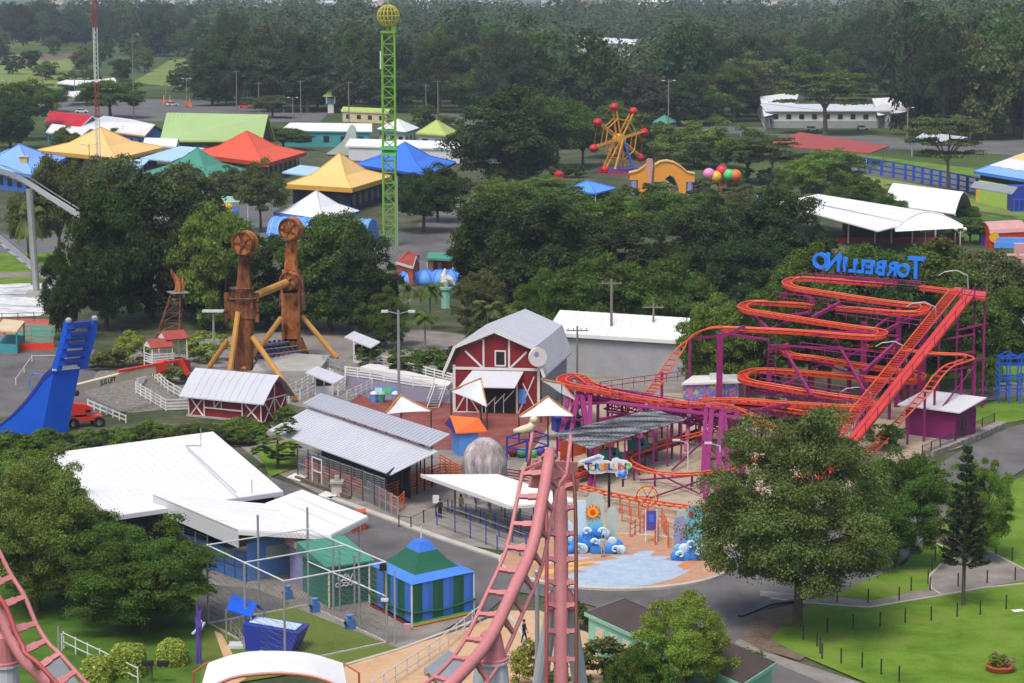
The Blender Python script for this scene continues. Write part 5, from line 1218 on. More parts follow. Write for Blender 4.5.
# derrick
q = T(168, 341); o = thing('oil_derrick', 'leaning rusty model oil derrick with a small platform on top', 'derrick', q)
b = MB(); H = 6.2; tl = Vector((1.2, 0, 0)); cs = [Vector((sx, sy, 0)) for sx, sy in ((-1, -1), (1, -1), (1, 1), (-1, 1))]
lv = lambda i, t: q + cs[i] * (1.55 - 1.0 * t) + tl * t + Z * (H * t)
for i in range(4): b.bar(lv(i, 0), lv(i, 1), .16)
b.build('leg', 'rust_steel', o); b = MB()
for k in range(5):
    t0, t1 = k / 5, (k + 1) / 5
    for i in range(4): b.bar(lv(i, t0), lv((i + 1) % 4, t1), .09); b.bar(lv(i, t1), lv((i + 1) % 4, t1), .09)
b.build('bracing', 'rust_steel', o)
pt = q + tl * 1.15 + Z * H; MB().box(pt, (2.3, 2.3, .12), .4).build('platform', 'galvanised', o)
b = MB(); b.tube([pt, pt + Vector((.1, 0, 1.0)), pt + Vector((-.2, 0, 1.7)), pt + Vector((-.7, 0, 2.4)), pt + Vector((-.8, 0, 2.9))], [.5, .42, .34, .22, .1], 7); b.tube([pt + Vector((.1, 0, 1.5)), pt + Vector((.6, 0, 1.9)), pt + Vector((.7, 0, .4))], [.22, .2, .16], 6); b.build('pump_head', 'rust_orange', o)
# blue platform arm seen behind the left tower
q = T(214, 352); o = thing('service_platform', 'small pale platform on a post left of the left rusty tower', 'platform', q); MB().cyl(q, up(q, A(214, 312, q.y).z), .14).build('post', 'galvanised', o); MB().box(up(q, A(214, 311, q.y).z), (2.6, 1.2, .2)).build('deck', 'white_metal', o)

# ---------------------------------------------------------------- booths, ramp fences, stairs
def booth(label, base, corners, zf):
    q = T(*base); o = thing('ticket_booth', label, 'booth', q)
    P = [T(x, y_, z_) for (x, y_), z_ in zip(corners, zf)]
    MB().slab(P, .14).build('roof', 'grey_roof', o)
    d = Vector((P[2].x - P[1].x, P[2].y - P[1].y, 0)).normalized(); n_ = Vector((-d.y, d.x, 0)); 
    for i in (-1, 1):
        for j in (-1, 1): MB().bar(q + d * i * .95 + n_ * (j * .75 + .6), up(q + d * i * .95 + n_ * (j * .75 + .6), zf[0] + .2), .16).build('post', 'white_paint', o)
    for j in (-1, 1): w2 = MB().bar(up(q + d * -.9 + n_ * (j * .72 + .6), .55), up(q + d * .9 + n_ * (j * .72 + .6), .55), .08, 1.1).build('panel', 'white_paint', o)
    for i in (-1, 1): MB().bar(up(q + d * i * .9 + n_ * (-.15), .55), up(q + d * i * .9 + n_ * 1.35, .55), .08, 1.1).build('panel', 'white_paint', o)
    MB().bar(up(q + d * -.85 + n_ * .7, 1.7), up(q + d * .85 + n_ * .7, 1.7), .9, 1.1).build('glazing', 'glass_dark', o)
    b = MB(); b.bar(up(q + d * -.95 + n_ * -.16, 2.35), up(q + d * .95 + n_ * -.16, 2.35), .1, .12); b.bar(up(q + n_ * -.16, .1), up(q + n_ * -.16, 2.3), .1); b.build('frame', 'white_paint', o)
booth('upper white glazed booth with a slanted grey roof at the top of the ramp', (362, 363), [(344, 337), (370.5, 347.5), (380, 341.5), (354, 331)], [2.6, 2.6, 3.3, 3.3])
booth('lower white glazed booth with a slanted grey roof behind the striped roof', (324, 396), [(305, 372.5), (333, 383.5), (345, 376.5), (317, 366)], [2.6, 2.6, 3.3, 3.3])
fence('white_fence', 'long white board fence along the front of the ramp', [(345, 377), (370, 380), (413, 387), (434, 389)], h=1.25, rails=4, gap=2.2)
b = MB(); a, c = T(346, 372), T(448, 389)
fence('white_fence', 'white board fence along the back of the ramp up to the barn', [(371, 366), (384, 367), (452, 385)], h=1.3, rails=4, gap=2.0)
q1_, q2_ = T(362, 371), T(450, 388); o = thing('ramp', 'white sided sloping ramp between the two white fences', 'ramp', q1_)
MB().prism([T(360, 371), T(447, 391), T(452, 386), T(372, 367)], (0, 0, .5)).build('ramp_body', 'white_paint', o)
fence('white_fence', 'white board fence slanting down to the bins', [(347, 402), (356, 398), (372, 390)], h=1.2, rails=3, gap=1.8)
fence('white_fence', 'white board fence between the lower booth and the small red barn', [(278, 405), (300, 401), (316, 394)], h=1.3, rails=3, gap=2.0)
fence('white_fence', 'white board fence left of the lower booth behind the first one', [(284, 398), (302, 390), (308, 386)], h=1.2, rails=3, gap=2.0)
fence('white_fence', 'white board fence between booth and ramp above the deck', [(338, 396), (345, 390), (346, 378)], h=1.2, rails=3, gap=2.0)
fence('grey_fence', 'grey board fence behind the upper ramp beside the seats', [(323, 366), (336, 370), (346, 374)], h=1.2, rails=3, post_m='galvanised', gap=2)
fence('railing', 'thin grey railing on the concrete platform of the rusty ride', [(276, 378), (300, 388), (312, 384)], h=1.0, rails=2, post_m='grey_metal', gap=2, pr=.04, flat=False, rw=.05, cat='railing')
o = thing('staircase', 'steep white stair between the ramp and the red paving', 'stairs', T(434, 408))
s0, s1 = T(433, 409), A(441, 386, T(438, 400).y + 2.0); sdx = Vector((1.0, .35, 0)).normalized()
for k in (-.65, .65): MB().bar(s0 + sdx * k + Z * .1, s1 + sdx * k, .08, .3).build('stringer', 'white_paint', o); MB().bar(s0 + sdx * k + Z * 1.0, s1 + sdx * k + Z * .95, .06, .1).build('handrail', 'white_paint', o)
for k in range(9): p = s0.lerp(s1, (k + .5) / 9); MB().bar(p - sdx * .6, p + sdx * .6, .28, .06).build('step', 'grey_metal', o)
# bins and their panel
for x, mm, lb in ((374, 'igloo_blue', 'blue litter bin left of the green one'), (381.5, 'teal_roof', 'green litter bin between the blue and the grey one'), (395.5, 'galvanised', 'grey litter bin right of the green one')):
    q = T(x, 403); o = thing('litter_bin', lb, 'bin', q, 'litter bins under the colourful panel'); MB().lathe(q, [(.34, 0), (.40, .85), (.40, .95)], 12).build('bin_body', mm, o); MB().lathe(up(q, .95), [(.44, 0), (.44, .08), (.3, .28), (.05, .36)], 12).build('lid', 'white_metal' if mm != 'teal_roof' else 'mint', o)
o = thing('notice_panel', 'colourful green and blue notice panel above the litter bins', 'sign', T(385, 401)); a, c = up(T(374, 401.5), 1.3), up(T(397, 403), 1.3)
MB().bar(a, c, .08, .7).build('panel', 'igloo_blue', o)
b = MB(); n_ = Vector((0, -.05, 0)); b.bar(a.lerp(c, .4) + n_, a.lerp(c, .75) + n_, .02, .55); b.build('picture', 'balloon_green', o); b = MB(); b.bar(a.lerp(c, .04) + n_, a.lerp(c, .36) + n_, .02, .5); b.build('picture', 'cloud_pale', o)
for t in (.05, .95): MB().bar(a.lerp(c, t) - Z * 1.3, a.lerp(c, t), .08).build('leg', 'grey_metal', o)
# shade sails
def sail(label, pts, poles=True):
    P = [T(x, y_, z_) for x, y_, z_ in pts]; c = sum(P, Vector()) / len(P)
    o = thing('shade_sail', label, 'shade sail', (c.x, c.y, 0), 'white shade sails'); b = MB(); n = 6; vs = []; fs = []
    a0, b0, c0 = P[:3]
    idx = {}
    for i in range(n + 1):
        for j in range(n + 1 - i):
            u, v = i / n, j / n; w2 = 1 - u - v; p = a0 * w2 + b0 * u + c0 * v; e = 27 * u * v * w2; edge = (u * v + v * w2 + w2 * u)
            p = p.lerp(c, .22 * (edge * 3 - e) * .5 if e < .02 else .05) - Z * .35 * e; idx[i, j] = len(vs); vs.append(p)
    for i in range(n):
        for j in range(n - i):
            fs.append((idx[i, j], idx[i + 1, j], idx[i, j + 1]))
            if j < n - i - 1: fs.append((idx[i + 1, j], idx[i + 1, j + 1], idx[i, j + 1]))
    k = len(vs); vs += [v - Z * .04 for v in vs]; fs += [tuple(x + k for x in f_[::-1]) for f_ in fs]
    b.add(vs, fs).build('canopy', 'sail', o)
    for p in P: MB().cyl((p.x, p.y, 0), p, .07, n=6).build('pole', 'dark_metal', o)
    MB().tube([P[0] + Z * .1, P[1] + Z * .1], .08, 6).build('boom_pole', 'yellow_wood', o); MB().tube([P[1] + Z * .05, P[2] + Z * .05], .06, 6).build('edge_pole', 'yellow_wood', o)
sail('white triangular shade sail in front of the ramp behind the lamp pole', [(386, 414, 2.8), (401, 396, 4.2), (431, 411, 3.0)])
sail('white triangular shade sail before the left side of the barn doorway', [(451, 391.5, 3.8), (481, 379, 4.6), (487, 407, 2.4)])
sail('white triangular shade sail right of the barn doorway', [(519, 417, 2.6), (548, 397, 4.2), (574, 416, 2.8)])
sail('white triangular shade sail against the right side of the barn', [(541, 380, 4.5), (562, 384, 4.5), (578, 402, 3.0)])
# orange roofed stall
o = thing('stall', 'small stall with bright orange roof and blue walls in front of the barn', 'stall', T(470, 444)); P = [T(456, 433, 2.4), T(487, 431, 2.4), T(479, 418, 3.6), T(450, 415.5, 3.6)]
MB().slab(P, .12).build('roof', 'orange_paint', o); P2 = [P[3], P[2], Vector((2 * P[2].x - P[1].x, 2 * P[2].y - P[1].y, 2.4)), Vector((2 * P[3].x - P[0].x, 2 * P[3].y - P[0].y, 2.4))]; MB().slab([p - Z * .02 for p in P2], .1).build('roof', 'orange_paint', o)
c = (P[0] + P2[2]) / 2; Q = [c + (Vector((p.x, p.y, 0)) - Vector((c.x, c.y, 0))) * .62 for p in (P[0], P[1], P2[2], P2[3])]; MB().prism([Vector((p.x, p.y, 0)) for p in Q], (0, 0, 2.3)).build('wall', 'igloo_blue', o)
MB().prism([P[0] * .98 + c * .02 - Z * .1, P[3] * .98 + c * .02 - Z * .1, P2[3] * .98 + c * .02 - Z * .1], (.08, 0, 0)).build('gable_board', 'deep_blue', o)
# ================================================================ striped metal roof shed (animal farm)
o = thing('striped_shed', 'large open shed with two overlapping grey ribbed roofs and orange rails', 'shed', T(345, 490))
LO = [T(268.5, 430, 3.0), T(390.5, 474.5, 3.0), T(437.7, 451, 4.9), T(309.5, 407.5, 4.9)]
UP = [T(303, 403, 5.3), T(430.5, 446, 5.3), T(450, 434, 4.6), T(321, 393, 4.6)]
def ribbed(o, P, n, nm='roof', m='grey_roof', sm='roof_seam', th=.1, rib=.05):
    MB().slab(P, th).build(nm, m, o); b = MB()
    for k in range(1, n): t = k / n; b.bar(P[0].lerp(P[1], t) + Z * .02, P[3].lerp(P[2], t) + Z * .02, rib, rib)
    b.build('roof_rib', m, o)
ribbed(o, LO, 44); ribbed(o, UP, 40)
f0, f1 = T(298, 477), T(386, 510); e1 = T(432, 488); e0 = f0 + (e1 - f1)
b = MB()
for i in range(9):
    for a, c, hh in ((f0, f1, 2.9), (e0, e1, 4.5)):
        p = a.lerp(c, i / 8); MB().cyl(p, up(p, hh), .07, n=6).build('post', 'dark_metal', o)
for i in range(7):
    p = f1.lerp(e1, i / 6); MB().cyl(p, up(p, 2.9 + 1.5 * i / 6), .07, n=6).build('post', 'dark_metal', o)
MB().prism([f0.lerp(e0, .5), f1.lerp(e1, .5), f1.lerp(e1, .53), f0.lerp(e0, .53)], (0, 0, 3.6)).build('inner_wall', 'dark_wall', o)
MB().bar(up(f1.lerp(e1, .0), 3.0), up(f1.lerp(e1, 1), 4.6), .12, .25).build('edge_beam', 'dark_metal', o)
fence('cage_fence', 'dark mesh cage front with pale frames below the striped roof', [(298, 477), (386, 510)], h=2.75, rails=2, post_m='galvanised', gap=2.0, pr=.05, flat=False, rw=.07, mesh='cage_mesh')
fence('mesh_fence', 'wire mesh fence in front of the orange rails by the road', [(368, 502), (398, 519)], h=1.9, rails=2, post_m='galvanised', gap=1.4, pr=.045, flat=False, rw=.06, mesh='cage_mesh')
o = thing('cage_door', 'pale framed mesh door in the dark cage front', 'door', T(318, 484)); a, c = T(313, 482.6) + Vector((-.05, -.12, 0)), T(322.5, 486.2) + Vector((-.05, -.12, 0)); b = MB()
for p, q in ((a, up(a, 2.4)), (c, up(c, 2.4)), (up(a, 2.4), up(c, 2.4)), (up(a, 1.2), up(c, 1.2)), (up(a, .05), up(c, .05))): b.bar(p, q, .09)
b.build('frame', 'white_paint', o)
for i, (P, lb) in enumerate([([(306, 474), (330, 483), (362, 495)], 'orange red rail fence inside the cage, front row'), ([(375, 503), (398, 513), (404, 507)], 'orange rail fence at the right corner of the cage'),
                             ([(386, 500), (420, 488), (446, 480)], 'orange red rail fence under the right end of the striped roof'), ([(404, 490), (440, 478), (468, 478)], 'orange red rail fence behind the awning, back row'),
                             ([(440, 468), (456, 478), (470, 488)], 'orange rail fence running to the grey rock'), ([(500, 482), (540, 488), (560, 480)], 'dark red rail fence right of the grey rock')]):
    fence('rail_fence', lb, P, h=1.35, rails=5, post_m='orange_paint' if i != 5 else 'barn_red', gap=1.8, rw=.06, pr=.05)
q = T(325, 513 - 20 + 1); q = T(337, 496); o = thing('stone_lantern', 'small square stone pillar with a cap in front of the cage', 'pillar', q); MB().box(up(q, .6), (.9, .9, 1.2)).build('shaft', 'pale_concrete', o); MB().box(up(q, 1.28), (1.2, 1.2, .18)).build('cap', 'concrete', o); MB().box(up(q, 1.6), (.4, .4, .5)).build('chimney', 'concrete', o)
for lb, P in (('white board lying on the paving left of the stone pillar', [(287, 478), (300, 482), (308, 477), (295, 474)]), ('white board lying on the paving right of the stone pillar', [(318, 496), (330, 500), (337, 496), (326, 492)])):
    o = MB().prism([T(x, y, .12) for x, y in P], (0, 0, .1)).build('board', 'white_paint'); tag(o, lb, 'board')
MB_ = MB(); o = struct('planter_wall', MB_.bar(T(296, 480) + Z * .2, T(350, 500) + Z * .2, .3, .4), 'bare_earth')
# queue awning
o = thing('queue_awning', 'long white ribbed queue awning behind the pink coaster top', 'awning', T(500, 525))
ribbed(o, [T(509, 506, 3.0), T(421, 474.5, 3.0), T(497, 474, 3.5), T(580, 501, 3.5)], 30, m='bright_roof')
b = MB(); b.bar(T(421, 475.5, 2.9), T(509, 507, 2.9), .08, .32); b.bar(T(509, 507, 2.9), T(580, 502, 3.4), .08, .3); b.build('fascia', 'white_paint', o)
for x, y in ((455, 514), (490, 526), (478, 505), (520, 520), (548, 512)): q = T(x, y); MB().bar(q, up(q, 3.0), .2).build('post', 'wood_pole', o)
for i, P in enumerate([[(437, 526), (455, 533), (486, 545), (520, 560)], [(440, 517), (486, 533), (526, 548)], [(452, 513), (495, 528), (534, 541)], [(462, 508), (505, 522), (545, 534)], [(475, 503), (515, 516), (552, 526)]]):
    fence('queue_rail', 'blue and silver queue rail under the white awning, %s row from the road' % ('first', 'second', 'third', 'fourth', 'fifth')[i], P, h=1.15, rails=2 if i else 3, post_m='deep_blue', rail_m='galvanised', gap=2.2, pr=.05, flat=False, rw=.06, group='queue rails under the awning', cat='railing')
fence('low_fence', 'low black fence with posts left of the queue rails', [(399, 528), (411, 530), (436, 517), (448, 512)], h=1.1, rails=1, post_m='dark_metal', gap=2.2, pr=.05, flat=False, rw=.05)
for x, y in ((398, 517), (404, 519)): pass
# grey rock
q = T(485, 497); o = thing('rock_sculpture', 'grey streaked rock arch sculpture standing behind the awning', 'rock', q); prof = []
b = MB(); n = 15; ring = []
gq = random.Random(5)
for lvl in range(9):
    t = lvl / 8; w2 = 1.85 * (1.0 + .10 * math.sin(t * 3)) * (math.sqrt(max(0, 1 - max(0, (t - .62) / .40) ** 2)) if t > .62 else 1)
    ring.append([q + Vector((w2 * math.cos(a) * (1 + gq.uniform(-.06, .06)), w2 * .75 * math.sin(a) * (1 + gq.uniform(-.06, .06)), 5.3 * t)) for a in np.linspace(0, 6.283, n + 1)[:-1]])
vs = [p for r_ in ring for p in r_]; fs = [(i * n + k, i * n + (k + 1) % n, (i + 1) * n + (k + 1) % n, (i + 1) * n + k) for i in range(8) for k in range(n)] + [tuple(range(8 * n, 9 * n))]
b.add(vs, fs).build('rock', 'rock_sculpt', o, smooth=True)
# small children's ride
q = T(528, 463); o = thing('kiddie_ride', 'small childrens ride with blue frame, coloured tubs and a beige animal seat', 'ride', q); b = MB()
P = [T(507, 460), T(527, 463), T(548, 458), T(530, 452)]
for i in range(4):
    MB().cyl(P[i], up(P[i], 2.3), .1, n=6).build('post', 'deep_blue', o)
    for zz in (1.2, 2.2): b.bar(up(P[i], zz), up(P[(i + 1) % 4], zz), .12)
b.build('frame', 'deep_blue', o)
for x, y, mm in ((513, 457, 'barn_red'), (522, 458, 'teal_roof'), (532, 458, 'balloon_green'), (540, 456, 'purple')): MB().ball(up(T(x, y), .5), .5, 1.0, 12, 7).build('tub', mm, o, smooth=True)
c = up(T(526, 455), 2.4); b = MB(); b.tube([c + Vector((-1.2, 0, -.1)), c + Vector((-.3, 0, .05)), c + Vector((.5, 0, .3)), c + Vector((.7, 0, .9))], [.2, .42, .45, .32], 9); b.ball(c + Vector((.75, -.1, 1.05)), .42, 1, 10, 7); b.build('animal_seat', 'lift_cream', o, smooth=True)
o = MB().box(T(566, 431) + Z * .7, (2.6, 1.6, 1.4), .3).box(T(566, 431) + Z * 1.5, (2.9, 1.9, .15), .3).build('stall_counter', 'deep_blue'); tag(o, 'dark blue stall counter beneath the right shade sail', 'stall')

# ---------------------------------------------------------------- station of the coaster and its surroundings
o = thing('station', 'coaster station with dark and white patched roof and orange red walls', 'station', T(630, 455))
STP = [T(552, 434, 3.9), T(590, 448, 3.9), T(686, 419, 4.1), T(652, 409, 4.4)]
ribbed(o, STP, 22, m='checker_roof', rib=.07)
for i in range(7):
    for a, c in ((STP[0], STP[3]), (STP[1], STP[2])): p = a.lerp(c, .05 + i * .15); MB().bar((p.x, p.y, 0), (p.x, p.y, p.z - .1), .16).build('post', 'magenta', o)
a, c = T(560, 462), T(665, 428); MB().prism([a, c, c + Vector((.3, .6, 0)), a + Vector((.3, .6, 0))], (0, 0, 1.9)).build('back_wall', 'orange_paint', o)
a, c = T(578, 478), T(690, 442); MB().prism([a, c, c + Vector((1.0, 2.0, 0)), a + Vector((1.0, 2.0, 0))], (0, 0, 1.0)).build('platform', 'barn_red', o)
tr = thing('coaster_train', 'two dark teal coaster cars waiting under the patched station roof', 'coaster train', T(625, 456) + Z * .8)
for x, y in ((612, 461.5), (640, 452)):
    c = T(x, y, 1.3); dv = (T(640, 452, 1.3) - T(612, 461.5, 1.3)).normalized(); nv = Vector((-dv.y, dv.x, 0))
    MB().prism([c + dv * a + Z * z_ - nv * .6 for a, z_ in ((-1.3, 0), (1.3, 0), (1.5, .5), (1.1, .75), (.4, .6), (.2, 1.3), (-.2, 1.3), (-.3, .7), (-.9, .7), (-1.1, 1.3), (-1.4, 1.3))], nv * 1.2).build('car', 'teal_wall', tr)
    MB().box(c + dv * .1 + Z * .8, (.8, 1.0, .2), math.atan2(dv.y, dv.x)).build('seat', 'black', tr)
o = MB().box(T(600, 455) + Z * 1.3, (2.6, 1.2, 2.4), .7).box(T(600, 455) + Z * 2.55, (2.8, 1.4, .1), .7).build('control_cabin', 'brick_orange'); tag(o, 'orange control cabin under the patched station roof', 'cabin')
gable('long_building', 'long building with white roof and grey wall behind the concrete poles', 'building', (560, 311), (690, 319), (546, 333), (690, 342), .22, 4.6, 'bright_roof', 'grey_wall', openings=None)
# mural hut
p1, p2 = T(683, 413), T(738, 411); o = thing('mural_hut', 'small hut painted with a colourful mural behind the coaster', 'hut', p1); dv = Vector((1.5, 4, 0))
MB().prism([p1, p2, p2 + dv, p1 + dv], (0, 0, 3.0)).build('wall', 'mural_paint', o); MB().slab([p1 + Vector((-.2, -.2, 3.2)), p2 + Vector((.2, -.2, 3.2)), p2 + dv + Vector((.2, .2, 3.3)), p1 + dv + Vector((-.2, .2, 3.3))], .2).build('roof', 'white_paint', o)
MB().box((p1 + p2) / 2 + dv * .5 + Z * 3.5, (1.4, 1.2, .5)).build('roof_unit', 'white_metal', o)
# ================================================================ the red and magenta coaster
co = thing('roller_coaster', 'red orange roller coaster with stacked turns on magenta columns and a long lift hill', 'roller coaster', T(740, 480))
TIES = []
def track(name, pts, n=8, gauge=.95, tie=1.0, plate=False, m='track_red', bank=None):
    P = smoothline([T(*p) if len(p) == 3 else Vector(p[:3]) for p in pts], n)
    D = [0]
    for i in range(1, len(P)): D.append(D[-1] + (P[i] - P[i - 1]).length)
    S_ = []
    for i, p in enumerate(P):
        t = P[min(i + 1, len(P) - 1)] - P[max(i - 1, 0)]; s = Vector((t.y, -t.x, 0)).normalized(); S_.append(s)
    L_ = [p - s * gauge / 2 for p, s in zip(P, S_)]; R_ = [p + s * gauge / 2 for p, s in zip(P, S_)]
    root = MB(); root.tube(L_, .085, 5); root.tube(R_, .085, 5)
    o = root.build(name, 'track_orange', co)
    q = MB(); k = 0.0
    for i in range(1, len(P)):
        while k < D[i]:
            t = (k - D[i - 1]) / max(1e-6, D[i] - D[i - 1]); a_, c_ = L_[i - 1].lerp(L_[i], t) - Z * .1, R_[i - 1].lerp(R_[i], t) - Z * .1; k += tie
            if plate: q.bar(a_, c_, .16, .12)
            else: TIES.append((a_.y, a_, c_))
    if plate:
        vs = []; w2 = gauge * .5
        for p, s in zip(P, S_): vs += [p - s * w2 - Z * .28, p + s * w2 - Z * .28, p + s * w2 - Z * .42, p - s * w2 - Z * .42]
        N = len(P); q.add(vs, [(i * 4 + k, i * 4 + (k + 1) % 4, (i + 1) * 4 + (k + 1) % 4, (i + 1) * 4 + k) for i in range(N - 1) for k in range(4)]); q.build('catwalk', m, o)
    return P
def column(px, py, pz, w=.5, base=None, m='magenta', name='column'):
    p = T(px, py, pz); b_ = Vector((p.x, p.y, 0)) if base is None else T(*base)
    return MB().bar(b_, p, w).build(name, m, co)
def brace(a, c, w=.22, m='magenta'): return MB().bar(T(*a), T(*c), w).build('brace', m, co)
# lift hill and its walkway
LB0, LB1 = Vector((25.7, 211, .4)), Vector((46.2, 252, 11.7))
track('lift_track', [tuple(LB0.lerp(LB1, t)) + (0,) for t in (0, .25, .5, .75, 1)] + [(47.2, 254.2, 12.1, 0), (47.3, 256.5, 12.2, 0)], tie=.6, gauge=1.2)
w0, w1 = LB0 + Vector((1.35, -.5, .2)), LB1 + Vector((1.6, -.6, .3)); MB().prism([w0, w1, w1 + Vector((1.0, -.6, 0)), w0 + Vector((1.0, -.6, 0))], (0, 0, .3)).build('walkway', 'track_red', co)
MB().prism([w0 - Vector((.05, 0, .1)), w1 - Vector((.05, 0, .1)), w1 - Vector((.05, 0, .45)), w0 - Vector((.05, 0, .45))], (.1, -.06, 0)).build('walkway_beam', 'track_red', co)
for off in (Vector((0, 0, 0)), Vector((1.0, -.6, 0))):
    b = MB(); b.tube([w0 + off + Z * 1.1, w1 + off + Z * 1.1], .05, 5)
    for k in range(14): p = w0.lerp(w1, k / 13) + off; b.bar(p + Z * .2, p + Z * 1.1, .06)
    b.build('handrail', 'magenta', co)
MB().prism([T(950, 296, 11.7), T(985, 301, 11.7), T(986, 294, 11.7), T(955, 289, 11.7)], (0, 0, .25)).build('top_platform', 'track_red', co)
b = MB(); 
for z_ in (12.6, 13.2): b.tube([T(962, 300, 12) + Z * (z_ - 12), T(986, 303, 12) + Z * (z_ - 12), T(987, 295, 12) + Z * (z_ - 12)], .05, 5)
for x, y in ((962, 300), (974, 301.5), (986, 303), (987, 295)): b.bar(T(x, y, 12), T(x, y, 12) + Z * 1.25, .06)
b.build('platform_rail', 'magenta', co)
track('upper_track', [(958, 291, 12.1), (930, 287.5, 12.0), (880, 282.5, 12.0), (830, 279, 12), (806, 277.5, 12), (792, 278.5, 11.9), (786.5, 282, 11.9), (792, 286, 11.9), (806, 288.8, 11.8), (840, 294, 11.6), (880, 300, 11.3), (908, 303.2, 11.2), (922, 304.2, 11.1), (926, 307.5, 11), (918, 311.2, 10.9), (895, 311, 10.8), (850, 307.5, 10.6), (800, 303.5, 10.4), (765, 301.2, 10.3), (750, 301.8, 10.2), (742.5, 305.5, 10.1), (748, 309.5, 10.0), (770, 313, 9.9), (820, 321, 9.6), (860, 327, 9.4), (876, 329, 9.3), (883, 332, 9.2), (876, 335.5, 9.1), (850, 334.5, 9.0), (800, 330.5, 8.9), (750, 328, 8.9), (722, 327, 8.9)], plate=True)
track('first_drop', [(722, 327, 8.9), (708, 328.5, 8.7), (694, 335, 7.9), (682, 347, 6.6), (668, 366, 4.9), (655, 386, 3.6), (645, 395, 3.2), (628, 394, 3.4), (606, 388, 3.9), (590, 383, 4.2)], tie=1.0)
track('front_track', [(590, 383, 4.2), (582, 376.5, 4.3), (572, 374.5, 4.4), (563, 377, 4.5), (562, 381, 4.5), (572, 384.5, 4.5), (600, 389.5, 4.4), (650, 399, 4.2), (690, 403, 4.1), (718, 404, 4.2), (740, 409, 3.7), (762, 420, 2.7), (790, 432, 1.6)], plate=True)
track('middle_track', [(905, 349, 6.2), (870, 346, 6.2), (830, 344, 6.2), (804, 343, 6.1), (790, 344.5, 6.0), (784.5, 349, 5.9), (792, 353.8, 5.8), (820, 357.5, 5.6), (860, 364, 5.3), (900, 370, 5.0), (914, 371.5, 4.9), (921, 375.5, 4.8), (914, 379.6, 4.7), (880, 378, 4.6), (820, 372.5, 4.5), (770, 369, 4.5), (752, 370, 4.4), (742, 375, 4.3), (750, 380.5, 4.3), (780, 386, 4.2), (830, 394, 3.9), (860, 398, 3.8), (870, 402, 3.7), (862, 406, 3.7), (830, 405, 3.7), (780, 402, 3.7), (735, 399, 3.8), (700, 400, 3.9)], plate=True)
track('lower_track', [(735, 402, 3.4), (770, 405, 3.3), (810, 411, 3.1), (850, 418, 2.9)], plate=True)
track('last_drop', [(905, 350, 8.2), (930, 353, 8.2), (950, 354, 8.2), (964, 355, 8.1), (969, 358.5, 7.8), (960, 362, 7.6), (949, 366, 7.3), (938, 376, 6.5), (927, 391, 5.3), (908, 411, 3.6), (892, 429, 2.0), (876, 446, 1.0), (860, 458, .6)], tie=.9)
track('valley_track', [(762, 424, 1.5), (735, 428, 1.8), (704, 433, 2.0), (672, 441, 1.9), (645, 449, 1.8), (630, 454, 1.7), (626, 459, 1.7), (634, 465, 1.6), (655, 472, 1.5), (690, 474, 1.4), (725, 469, 1.3), (760, 458, 1.2), (790, 450, 1.1)], plate=False)
track('station_track', [(548, 476, .8), (575, 485, .8), (630, 498, .8), (690, 507, .8), (740, 512, .7)], plate=False)
track('station_track', [(640, 452, 1.0), (610, 462, 1.0), (584, 470, 1.0), (562, 478, .9)], plate=True)
TIES.sort(key=lambda t: t[0])
for _, a, c in TIES[:100]: MB().bar(a, c, .16, .12).build('crosstie', 'track_red', co)
b = MB()
for _, a, c in TIES[100:]: b.bar(a, c, .16, .12)
b.build('crosstie', 'track_red', co)['kind'] = 'stuff'
# columns: the pixel given is the top at its height
for a in [(812, 300, 10.9, .55), (812, 372, 4.3, .5), (864, 322, 9.3, .62), (769, 294, 9.9, .55), (769, 372, 4.3, .5), (720, 333, 8.6, .6), (899, 308, 10.7, .5), (925, 306, 10.7, .5), (850, 345, 6.0, .45), (790, 352, 5.6, .45), (748, 379, 4.1, .4), (912, 374, 4.7, .4),
          (940, 310, 10.9, .22), (958, 303, 11.4, .22), (975, 300, 11.5, .22), (985, 302, 11.4, .22), (962, 362, 7.4, .22), (975, 360, 7.6, .22), (905, 352, 5.8, .3), (925, 392, 5.0, .22), (935, 380, 6.0, .22), (908, 412, 3.3, .2), (893, 428, 1.8, .2), (920, 345, 8.4, .3), (890, 380, 4.2, .3),
          (662, 372, 4.2, .3), (690, 338, 7.3, .3), (700, 403, 3.7, .35), (722, 406, 3.8, .5), (740, 412, 3.2, .35), (692, 474, 1.2, .2), (655, 473, 1.3, .2), (634, 466, 1.4, .2), (645, 450, 1.6, .2), (672, 442, 1.7, .2), (704, 434, 1.8, .2), (725, 470, 1.1, .2), (762, 421, 2.4, .3), (800, 410, 2.9, .3)]:
    column(a[0], a[1], a[2], a[3])
for (x, y, z_), base, w2 in [((571, 380, 4.2), (558, 452), .42), ((580, 384, 4.1), (566, 462), .42), ((580, 384, 4.1), (594, 472), .5), ((590, 386, 4.1), (590, 487), .45), ((571, 380, 4.2), (576, 448), .38), ((640, 399, 4.0), (640, 450), .45), ((655, 400, 4.0), (656, 462), .4),
                             ((712, 408, 3.9), (705, 500), .45), ((722, 410, 3.8), (716, 510), .5), ((724, 412, 3.7), (730, 496), .45), ((706, 408, 3.9), (702, 494), .38), ((736, 412, 3.4), (742, 480), .4), ((690, 405, 3.9), (686, 452), .38)]:
    column(x, y, z_, w2, base)
